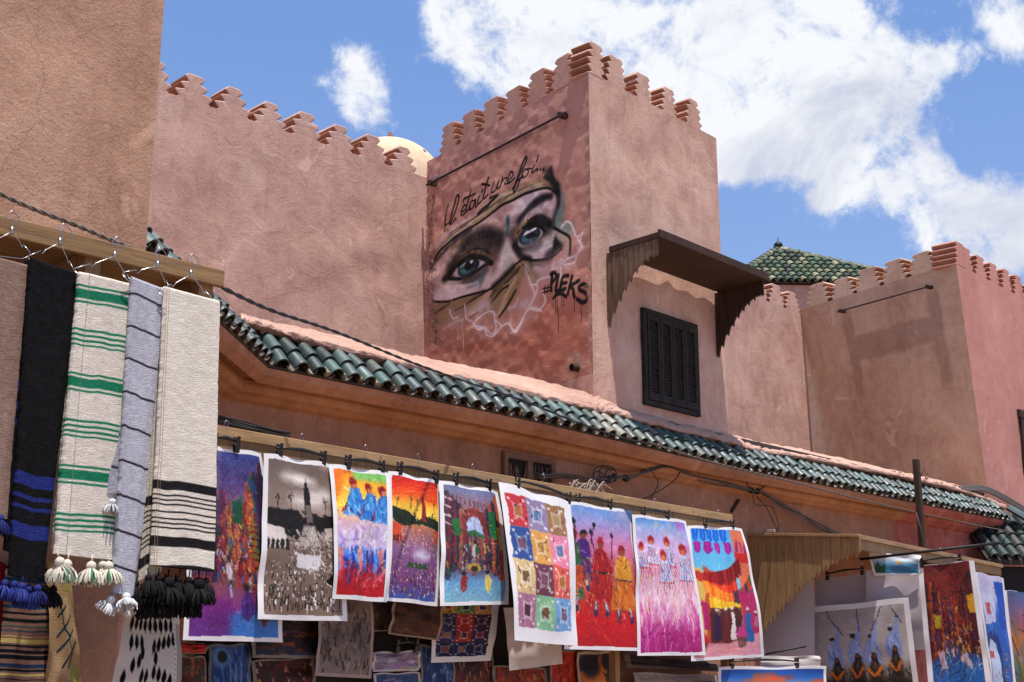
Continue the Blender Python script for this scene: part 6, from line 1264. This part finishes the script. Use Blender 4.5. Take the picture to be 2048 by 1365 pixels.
def rug_sheet(mb, plane, q, cv, folds=.012, thick=.016, seed=0, edge=.03, closed=True):
    """folded cloth: front sheet, rolled sides and top, rear sheet"""
    tl, tr, br, bl = [plane.hit(*p) for p in q]; nv, nu = cv.H, cv.W; P = bil(tl, tr, br, bl, nu, nv); n = plane.n
    u = np.linspace(0, 1, nu)[None, :]; v = np.linspace(0, 1, nv)[:, None]
    d = folds*(np.sin(u*7+seed+v*.8)*.6+vnoise((nv, nu), (4, 5), seed)*.7)*(.3+.7*v)+vnoise((nv, nu), (50, 9), seed+4)*.0006
    e = np.minimum(np.minimum(u, 1-u)/edge, 1)*np.minimum(np.minimum(v, 1-v+.02)/.012, 1); e = np.sqrt(np.clip(1-(1-e)**2, 0, 1))
    side = nrm(tr-tl); wv_ = vnoise((nv, 1), (26, 1), seed+5)*.0012+vnoise((nv, 1), (90, 1), seed+6)*.0008
    P = P+side*(wv_*(2*u-1))[..., None]
    C_ = cv.out(); mb.grid(P+n*(d+thick*e)[..., None], C_)
    mb.grid((P+n*(d-thick*e)[..., None])[:, ::-1], C_[:, ::-1])
    return P+n*d[..., None]
_tass = {}
def tassel_mesh(key, length, r, cols, cord, strands=90, pom=False, seed=0):
    rg = random.Random(seed); mb = MB(); hl = length*.30; hr = r*.42; kz = -length*.28
    mb.tube([(0, 0, .004), (0, 0, kz)], length*.028, 5, lin(cord))
    prof = [(hr*.25, kz+hr*.5), (hr*.8, kz+hr*.1), (hr, kz-hr*.5), (hr*.8, kz-hr*1.1), (hr*.45, kz-hr*1.4)]
    mb.lathe((0, 0, 0), prof, 10, lin(cols[0]))
    top = kz-hr*1.1
    for i in range(strands):
        a = rg.uniform(0, 2*math.pi); f = math.sqrt(rg.random()); ln = (length+top)*rg.uniform(.82, 1.08); rr = r*f; c = lin(np.array(rg.choices(cols, [5]+[1]*(len(cols)-1))[0])*rg.uniform(.85, 1.12)); ca, sa = math.cos(a), math.sin(a)
        pts = [(hr*.5*f*ca, hr*.5*f*sa, top+.004), (rr*.8*ca, rr*.8*sa, top-ln*.35), (rr*ca*1.02, rr*sa*1.02, top-ln*.7), (rr*rg.uniform(.9, 1.1)*ca, rr*rg.uniform(.9, 1.1)*sa, top-ln)]
        mb.tube(pts, [r*.07, r*.085, r*.08, r*.05], 4, c, False)
    if pom:
        mb2 = MB(); 
    return mb
def tassel(parent, P, key, length, r, cols, cord, tilt=(0, 0), seed=0, strands=90):
    if key not in _tass:
        mb = tassel_mesh(key, length, r, cols, cord, strands, seed=seed); o = mb.build('tassel', M['yarn'], None, colors=True); _tass[key] = o.data; COL.objects.unlink(o); bpy.data.objects.remove(o)
    o = bpy.data.objects.new('tassel', _tass[key]); COL.objects.link(o); o.parent = parent
    o.location = Vector(P)-Vector(parent['_o']); o.rotation_euler = (tilt[0], tilt[1], random.uniform(0, 6)); return o
def rug(name, label, plane, sheets, tassels, key, tcols, cord, tl_, tr_):
    ctr = plane.hit(*sheets[0][0][0]); t = thing(name, label, 'rug', ctr, 'rugs on hangers along the shelf')
    for i, (q, cv, dq, fo, sd) in enumerate(sheets):
        mb = MB(); rug_sheet(mb, plane.back(dq), q, cv, fo, .010 if i else .016, sd); mb.build('cloth' if i == 0 else 'fold', M['rugm'], t, colors=True)
    for j, (px, py, tx, dq) in enumerate(tassels):
        tassel(t, plane.back(dq).hit(px, py), key+str(j % 3), tl_, tr_, tcols, cord, (random.uniform(-.12, .12), tx), j % 3)
    return t
BLK = (30, 29, 32); CRM = (224, 215, 200); GRY = (178, 178, 188); GRN = (28, 118, 84); BLU = (36, 46, 112)
# dusty pink-brown rug, cut by the picture edge
c0_ = rug_paint(90, 240, (138, 112, 100), [], 1, 12)
rug('hanging_rug', 'dusty brown rug at the far left, cut by the picture edge', RUGPL[0], [([(-60,500), (54,530), (12,1040), (-110,1030)], c0_, 0, .012, 1)], [(2,1020,.0,-.02), (18,1024,.1,.02)], 'blu', [(38,48,118), (26,34,88), (60,72,140)], (30,36,90), .085, .036)
st1 = [(.685, .725, BLU), (.752, .765, BLU), (.785, .797, BLU), (.84, .885, BLU)]
c1_ = rug_paint(110, 420, (19, 18, 20), st1, 2, 8)
rug('hanging_rug', 'black rug with blue bands and blue tassels', RUGPL[1], [([(58,513), (158,548), (86,1160), (18,1150)], c1_, 0, .016, 2), ([(50,520), (70,520), (34,1110), (8,1100)], rug_paint(30, 200, (19,18,20), [(.42,.46,BLU), (.5,.53,BLU), (.56,.58,BLU)], 3), .03, .006, 3)],
    [(28,1152,.1,.0), (46,1156,-.05,-.02), (60,1158,.1,0), (76,1160,.0,-.02), (14,1150,-.1,.02)], 'blu', [(38,48,118), (26,34,88), (60,72,140)], (30,36,90), .105, .045)
for k_, (px, py) in enumerate(((92,1158), (108,1160))): tassel([o for o in COL.objects if o.get('label', '') == 'black rug with blue bands and blue tassels'][0], RUGPL[1].back(.03).hit(px, py), 'blk%d' % k_, .1, .036, [(26,25,27), (40,38,40)], (24,24,26), (0, 0), k_)
def grp(v, kind):
    if kind: return [(v, v+.008, GRN), (v+.016, v+.050, GRN), (v+.058, v+.066, GRN)]
    return [(v, v+.009, GRN), (v+.019, v+.028, GRN), (v+.038, v+.047, GRN), (v+.056, v+.063, GRN)]
st2_ = grp(.045, 1)+grp(.205, 0)+grp(.365, 1)+grp(.53, 0)+grp(.69, 1)+grp(.855, 0)
c2_ = rug_paint(120, 460, (218, 208, 194), st2_, 4, 12); c2_.line([(.17, 0), (.17, 1)], 10, (130, 112, 96), .8, .4, False)
rug('hanging_rug', 'cream rug with green stripes and cream tassels', RUGPL[2], [([(157,543), (262,568), (232,1122), (106,1108)], c2_, 0, .012, 5), ([(150,560), (175,560), (122,1112), (102,1100)], rug_paint(30, 200, (196,186,172), st2_, 6), .035, .005, 6)],
    [(114,1104,.35,-.04), (138,1108,-.1,-.05), (120,1106,.1,0), (185,1112,.15,-.05), (202,1110,-.2,0), (216,1112,.1,-.03)], 'crm', [(214,204,186), (230,222,206), (40,130,90)], (206,196,178), .105, .046)
c3_ = rug_paint(80, 460, GRY, [(.055+i*.108, .0625+i*.108, (40,40,46)) for i in range(9)], 7, 12); c3b = rug_paint(50, 220, (156,156,166), [(.10+i*.155, .112+i*.155, (40,40,46)) for i in range(7)], 8, 12)
rug('hanging_rug', 'narrow grey rug with thin dark stripes and grey pompoms', RUGPL[3], [([(262,553), (328,579), (268,1196), (224,1186)], c3_, 0, .014, 9), ([(252,566), (290,575), (248,992), (213,986)], c3b, .03, .008, 10)],
    [(230,1186,.5,-.02), (252,1180,-.4,-.03), (262,1190,-.5,0), (226,990,.1,.03)], 'gry', [(206,206,208), (176,176,182), (224,224,226)], (150,150,156), .075, .04)
st4 = [(.70, .732, BLK), (.748, .754, BLK), (.764, .770, BLK), (.780, .786, BLK), (.806, .812, BLK), (.830, .836, BLK), (.846, .852, BLK), (.862, .868, BLK), (.895, .930, BLK)]
c4_ = rug_paint(130, 480, CRM, st4+[(.993, 1.1, BLK)], 11, 10)
for u_ in (.025, .06): c4_.line([(u_, 0), (u_-.0, 1)], 9, (150,124,92), .8, .4, False)
c4b = rug_paint(50, 420, (196,186,168), [(v0+.03, v1+.03, k_) for v0, v1, k_ in st4], 12, 10)
for u_ in (.2, .45, .7): c4b.line([(u_, 0), (u_, 1)], 22, (140,116,88), .7, .4, False)
rug('hanging_rug', 'cream rug with a black-banded lower end and black tassels', RUGPL[4], [([(327,573), (438,603), (425,1144), (300,1131)], c4_, 0, .008, 13), ([(314,574), (345,580), (322,1142), (276,1162)], c4b, .03, .006, 14)],
    [(x, 1138+(x-300)*.06, random.uniform(-.1, .1), .0) for x in (296, 318, 338, 360, 380, 398, 412)]+[(x, 1170, random.uniform(-.2, .2), .06) for x in (282, 306, 326, 348, 368, 388)]+[(x, 1150, random.uniform(-.2, .2), .03) for x in (276, 330, 352, 372)], 'blk', [(20,19,21), (34,32,34)], (18,18,19), .125, .068)
def wire_hanger(i, hook, neck, L, R_, label):
    pl = RUGPL[i]; h = pl.hit(*hook); nk = pl.hit(*neck); a = pl.hit(*L); b = pl.hit(*R_); u_ = pl.u
    t = thing('wire_hanger', label, 'hanger', nk, 'wire hangers on the shelf board')
    hk = [nk, nk+(h-nk)*.6, h-u_*.028-UP*.03, h-u_*.012, h, h+u_*.022-UP*.02, h+u_*.024-UP*.055]
    MB().tube(smooth_curve(hk, 5), .002, 5).build('hook', M['steel'], t)
    dip = UP*.022
    sh = [a-UP*.012, a, a*.62+nk*.38-UP*.002, a*.58+nk*.42-dip*.8, a*.46+nk*.54-dip*.3, nk-UP*.004, b*.46+nk*.54-dip*.3, b*.58+nk*.42-dip*.8, b*.62+nk*.38-UP*.002, b, b-UP*.014, b*.85+a*.15-UP*.03, a*.85+b*.15-UP*.03, a-UP*.012]
    MB().tube(sh, .002, 5).build('shoulders', M['steel'], t)
    MB().tube([nk-UP*.012, nk+UP*.014], .007, 6).build('collar', M['steel'], t)
for i, hk, nk, L, R_, lab in ((0, (28,425), (24,462), (-40,492), (60,505), 'wire hanger above the dusty brown rug'), (1, (132,450), (120,484), (58,512), (150,545), 'wire hanger above the black rug with blue bands'), (2, (238,476), (229,511), (150,537), (268,572), 'wire hanger above the cream rug with green stripes'),
        (3, (323,498), (315,530), (246,545), (342,580), 'wire hanger above the narrow grey rug'), (4, (388,511), (382,548), (318,580), (428,602), 'wire hanger above the black-banded cream rug')): wire_hanger(i, hk, nk, L, R_, lab)

# things hanging low behind the rugs, in their shade
lp = can.back(.30)
def sheet(name, label, plane, q, cv, bulge, seed, cat='cloth', group=None, m=None):
    return canvas_obj(name, cv, *[plane.hit(*p) for p in q], label, group, bulge, .03, seed, cat, m or M['rugm'])
rg_ = random.Random(5); stp_ = []; v = .03
while v < 1:
    h_ = rg_.uniform(.006, .03); stp_.append((v, v+h_, rg_.choice([(44,84,104), (30,34,44), (52,70,96), (60,44,44), (40,90,100), (24,24,28), (190,176,120)]))); v += h_+rg_.uniform(.008, .03)
sheet('striped_rug', 'rug of narrow teal, black and brown stripes hanging low in the shade', lp, [(14,1120), (128,1128), (94,1420), (-10,1420)], rug_paint(70, 320, (140,112,100), stp_, 21, 10), .03, 31, 'rug')
sheet('red_cloth', 'strip of crimson cloth at the lower left picture edge', can.back(.34), [(-60,1100), (18,1130), (2,1420), (-80,1420)], blank(20, 40, (150, 40, 48)), .02, 33)
cb = Cv(90, 140, (170, 146, 116)); cb.noise((6, 5), 12, 3)
for p in ([(.35, .38), (.62, .30)], [(.3, .52), (.78, .36)], [(.3, .62), (.85, .46)], [(.42, .72), (.9, .54)], [(.45, .3), (.5, .46), (.66, .5)], [(.62, .5), (.74, .62), (.6, .72)]): cb.line(p, 30, (30, 62, 80), .95, .3, False)
for p in ([(.6, .9), (.6, .84), (.8, .86)], [(.3, .96), (.5, .9), (.5, .98)]): cb.line(p, 20, (90, 66, 52), .8, .3, False)
for k_ in range(8): a = k_/8*6.28; cb.line([(.82+.05*math.cos(a), .78+.03*math.sin(a)), (.82+.15*math.cos(a), .78+.09*math.sin(a))], 24, (130, 190, 60), .9, .3, False)
cb.ell(.8, .1, .12, .1, (150, 170, 70), .6, .6)
sheet('painted_cloth', 'beige cloth with dark teal signs and a green mark, hanging in the shade', can.back(.26), [(96,1120), (136,1126), (170,1420), (92,1420)], cb, .02, 35)
fp = Cv(110, 130, (206, 198, 190)); fp.noise((5, 5), 6, 3)
def feather(u, v, s_=1.0): fp.poly([(u+.004, v-.05*s_), (u+.032, v), (u+.026, v+.045*s_), (u-.004, v+.06*s_), (u-.03, v+.03*s_), (u-.022, v-.01*s_)], (24, 22, 24), .97, 2, True); fp.dabs(3, (u-.02, v+.03, u+.02, v+.05), .06, 6, [(40,36,38)], 90, 8, int(u*999))
for (u, v) in [(.14+i*.085, .12) for i in range(9)]+[(.16+i*.09, .3) for i in range(3)]+[(.56+i*.075, .33-.02*i) for i in range(5)]+[(.36, .4), (.31, .48), (.22, .52), (.6, .44)]+[(.12, .64), (.38, .62), (.46, .62), (.58, .58), (.66, .6), (.74, .62), (.82, .66)]+[(.1, .8), (.3, .84), (.5, .8), (.7, .84)]: feather(u, v, 1.3)
for k_ in range(40): fp.line([(.885+random.uniform(-.008, .008), k_/40), (.9+random.uniform(-.01, .012), k_/40+.02)], 10, (226,222,216) if k_ % 2 else (150,140,134), .9, .4, False)
fp.poly([(.92, .1), (1, .1), (1, 1), (.92, 1)], (150, 136, 128), .6, 6)
sheet('printed_cloth', 'white cloth printed with black feather shapes below the black tassels', can.back(.08), [(250,1215), (359,1228), (352,1430), (212,1430)], fp, .02, 37)

# ------------------------------------------------------------------ cables, post, pipes
def cable(name, pts, r, m, label, group=None, n=8, seg=6, twist=None, cat='cable'):
    P = smooth_curve(pts, n)
    if twist:
        mb = MB(); Q = []
        for i in range(len(P)-1):
            for k_ in range(3): Q.append(P[i]+(P[i+1]-P[i])*k_/3)
        Q = np.array(Q+[P[-1]]); L_ = np.concatenate([[0], np.cumsum(np.linalg.norm(np.diff(Q, axis=0), axis=1))])
        for ph in (0, math.pi):
            off = np.stack([np.zeros_like(L_), np.cos(L_/twist*2*math.pi+ph), np.sin(L_/twist*2*math.pi+ph)], 1)*r*.9; mb.tube(list(Q+off), r, 5)
        o = mb.build(name, m)
    else: o = MB().tube(P, r, seg).build(name, m)
    return tag(o, label, cat, group)
lo = lipR.back(-.05); wp = W0.back(-.05)
a0 = can.back(.2).hit(444, 576); e0 = lipR.back(-.14).hit(1041, 800)
wp_ = [(545, 622), (676, 666), (820, 724), (932, 764)]; WP = []
for p in wp_:
    f = (p[0]-444)/(1041-444); tgt = a0+(e0-a0)*f; r = ray(*p); r = r/math.hypot(r[0], r[1]); P = r*math.hypot(tgt[0], tgt[1]); P[2] += EYE; WP.append(P)
cable('wire', [a0]+WP+[e0]+[lipR.back(-.14).hit(*p) for p in ((1141,840), (1237,874), (1300,889))],   .0065, M['cable'], 'thick black wire running from the rug shelf down across the tower foot to the tiles', n=10, twist=.5)
cable('wire', [lipR.back(-.12).hit(*p) for p in ((1300,886), (1400,918), (1500,944), (1600,968), (1700,994), (1850,1029), (2000,1060), (2060,1074))], .008, M['greycable'], 'twisted grey wire slanting down to the right below the far tiles', n=8, twist=.24)
cable('wire', [can.back(.32).hit(*p) for p in ((-30,374), (60,415), (150,450), (240,488), (300,512))], .006, M['greycable'], 'thin braided wire above the rug shelf on the corner building', n=8, twist=.09)
tp = stall.back(.12)
for k_, dy in enumerate((0, 6, 12)): pass
mb = MB()
for k_ in range(5): mb.tube(smooth_curve([stall.back(.05+.02*(k_ % 3)).hit(x, y+k_*3.2-5+2*math.sin(x*.05+k_)) for x, y in ((395,826), (440,838), (490,850), (540,862), (580,872))], 8), .008, 5)
tag(mb.build('cable_bundle', M['cable']), 'bundle of black cables lying on the stall beam beside the cream rug', 'cable')
bun = ((1075,952), (1130,952), (1190,960), (1225,955), (1262,955), (1290,944), (1330,936), (1365,944), (1400,958), (1450,968), (1500,980), (1530,992), (1560,1008), (1600,1030), (1635,1050), (1680,1070))
mb = MB(); rgb = random.Random(3)
for k_ in range(6): mb.tube(smooth_curve([W0.back(-.10-.014*k_).hit(x+rgb.uniform(-4, 4), y+rgb.uniform(-5, 5)) for x, y in bun], 6), .009, 5)
tag(mb.build('cable_bundle', M['greycable']), 'tangled bundle of grey-brown cables sagging along the shop wall', 'cable')
cc = thing('cable_coils', 'coils and knobs of black cable on the shop wall below the shutter', 'cable', W0.back(-.17).hit(1210, 950))
for (cx_, cy_, rx, ry) in ((1204,948,18,16), (1214,946,16,14), (1222,952,12,14), (1513,958,20,24), (1196,955,10,12)):
    MB().tube(smooth_curve([W0.back(-.17).hit(cx_+rx*math.cos(a), cy_+ry*math.sin(a)) for a in np.linspace(.3, 6.0, 14)], 3), .007, 5).build('coil', M['cable'], cc)
for (cx_, cy_) in ((1228,955), (1252,958), (1503,982), (1515,984), (1216,960)): MB().lathe(W0.back(-.15).hit(cx_, cy_), [(.0, -.04), (.04, -.02), (.045, .01), (.02, .04), (0, .045)], 8).build('knob', M['cable'], cc)
for pts, lab in ((((1505,985), (1530,1012), (1545,1040), (1556,1064)), 'thin dark cable dropping from the cable knot to the plank canopy'), (((1362,940), (1352,958), (1330,975), (1300,992), (1272,1004)), 'black cable curving down from the bundle behind the stall beam'), (((1505,990), (1512,1010), (1540,1012), (1552,1030), (1558,1062)), 'second thin cable looping from the cable knot to the plank canopy'), (((1300,935), (1308,950), (1316,968), (1300,1000)), 'short brown cable looping out of the bundle')):
    cable('wire', [W0.back(-.15).hit(*p) for p in pts], .006, M['cable'], lab)
mb = MB(); rgb = random.Random(8)
for k_ in range(16):
    x = rgb.uniform(1130, 1210); y = 972+(x-1130)*.2; mb.tube(smooth_curve([stall.back(.3).hit(x, y+10), stall.back(.3).hit(x+rgb.uniform(-10, 22), y-rgb.uniform(5, 22)), stall.back(.32).hit(x+rgb.uniform(8, 40), y+rgb.uniform(-8, 10))], 5), .006, 5)
tag(mb.build('loose_cables', M['whitecable']), 'heap of loose pale cables sticking up behind the stall beam', 'cable')
mb = MB()
for k_ in range(4): mb.tube(smooth_curve([T.back(-.08-.03*k_).hit(x, y+k_*3) for x, y in ((1915,974), (1960,972), (1990,982), (2020,998), (2060,1022))], 6), .018, 6)
tag(mb.build('cable_bundle', M['greycable']), 'thick grey cables running over the rubble at the foot of the rose wall', 'cable')
cable('wire', [W0.back(-.1).hit(*p) for p in ((1690,1010), (1740,1000), (1768,972), (1772,960))], .004, M['greycable'], 'thin wire loop under the far tiles')
pp_ = lipR.back(-.22); p0 = pp_.hit(1843, 920); p1 = pp_.hit(1851, 1100)
post = thing('wooden_post', 'dark weathered wooden post standing in front of the far tiles', 'post', (p1[0], p1[1], 0))
M['postw'] = wood('old_post_wood', (40, 28, 24), (78, 58, 48), UP, .9)
w_ = .085; MB().box(np.array([p1[0], p1[1], 0])-pp_.u*w_/2, pp_.u*w_, -pp_.n*w_, UP*p0[2]).build('timber', M['postw'], post, bevel=.006)
MB().tube([pp_.back(-.005).hit(x, y) for x, y in ((1838,944), (1850,938), (1842,952), (1856,946), (1848,960), (1852,972))], .005, 5).build('tie_wire', M['greycable'], post)
bp = lipR.back(-.2); tag(MB().tube([bp.hit(1832,1026), bp.hit(1842,1060), bp.hit(1847,1092)], .012, 6).build('conduit', M['greycable']), 'thin grey conduit leaning beside the wooden post', 'pipe')
tag(MB().tube([W0.back(-.02).hit(1463,1024), W0.back(-.02).hit(1478,1000)], .02, 6).build('iron_stub', M['rust']), 'short rusty iron bar leaning above the end of the stall beam', 'bar')
jb = W0.back(-.02).hit(1540, 1062)
tag(MB().box(K+sdir*LS*.86+UP*(dzS*LS*.86+.006)-st2.u*.03, -sdir*.16, st2.u*.06, UP*.035).build('plug_box', M['whitecable'], bevel=.006), 'white junction box lying on top of the plank canopy', 'box')
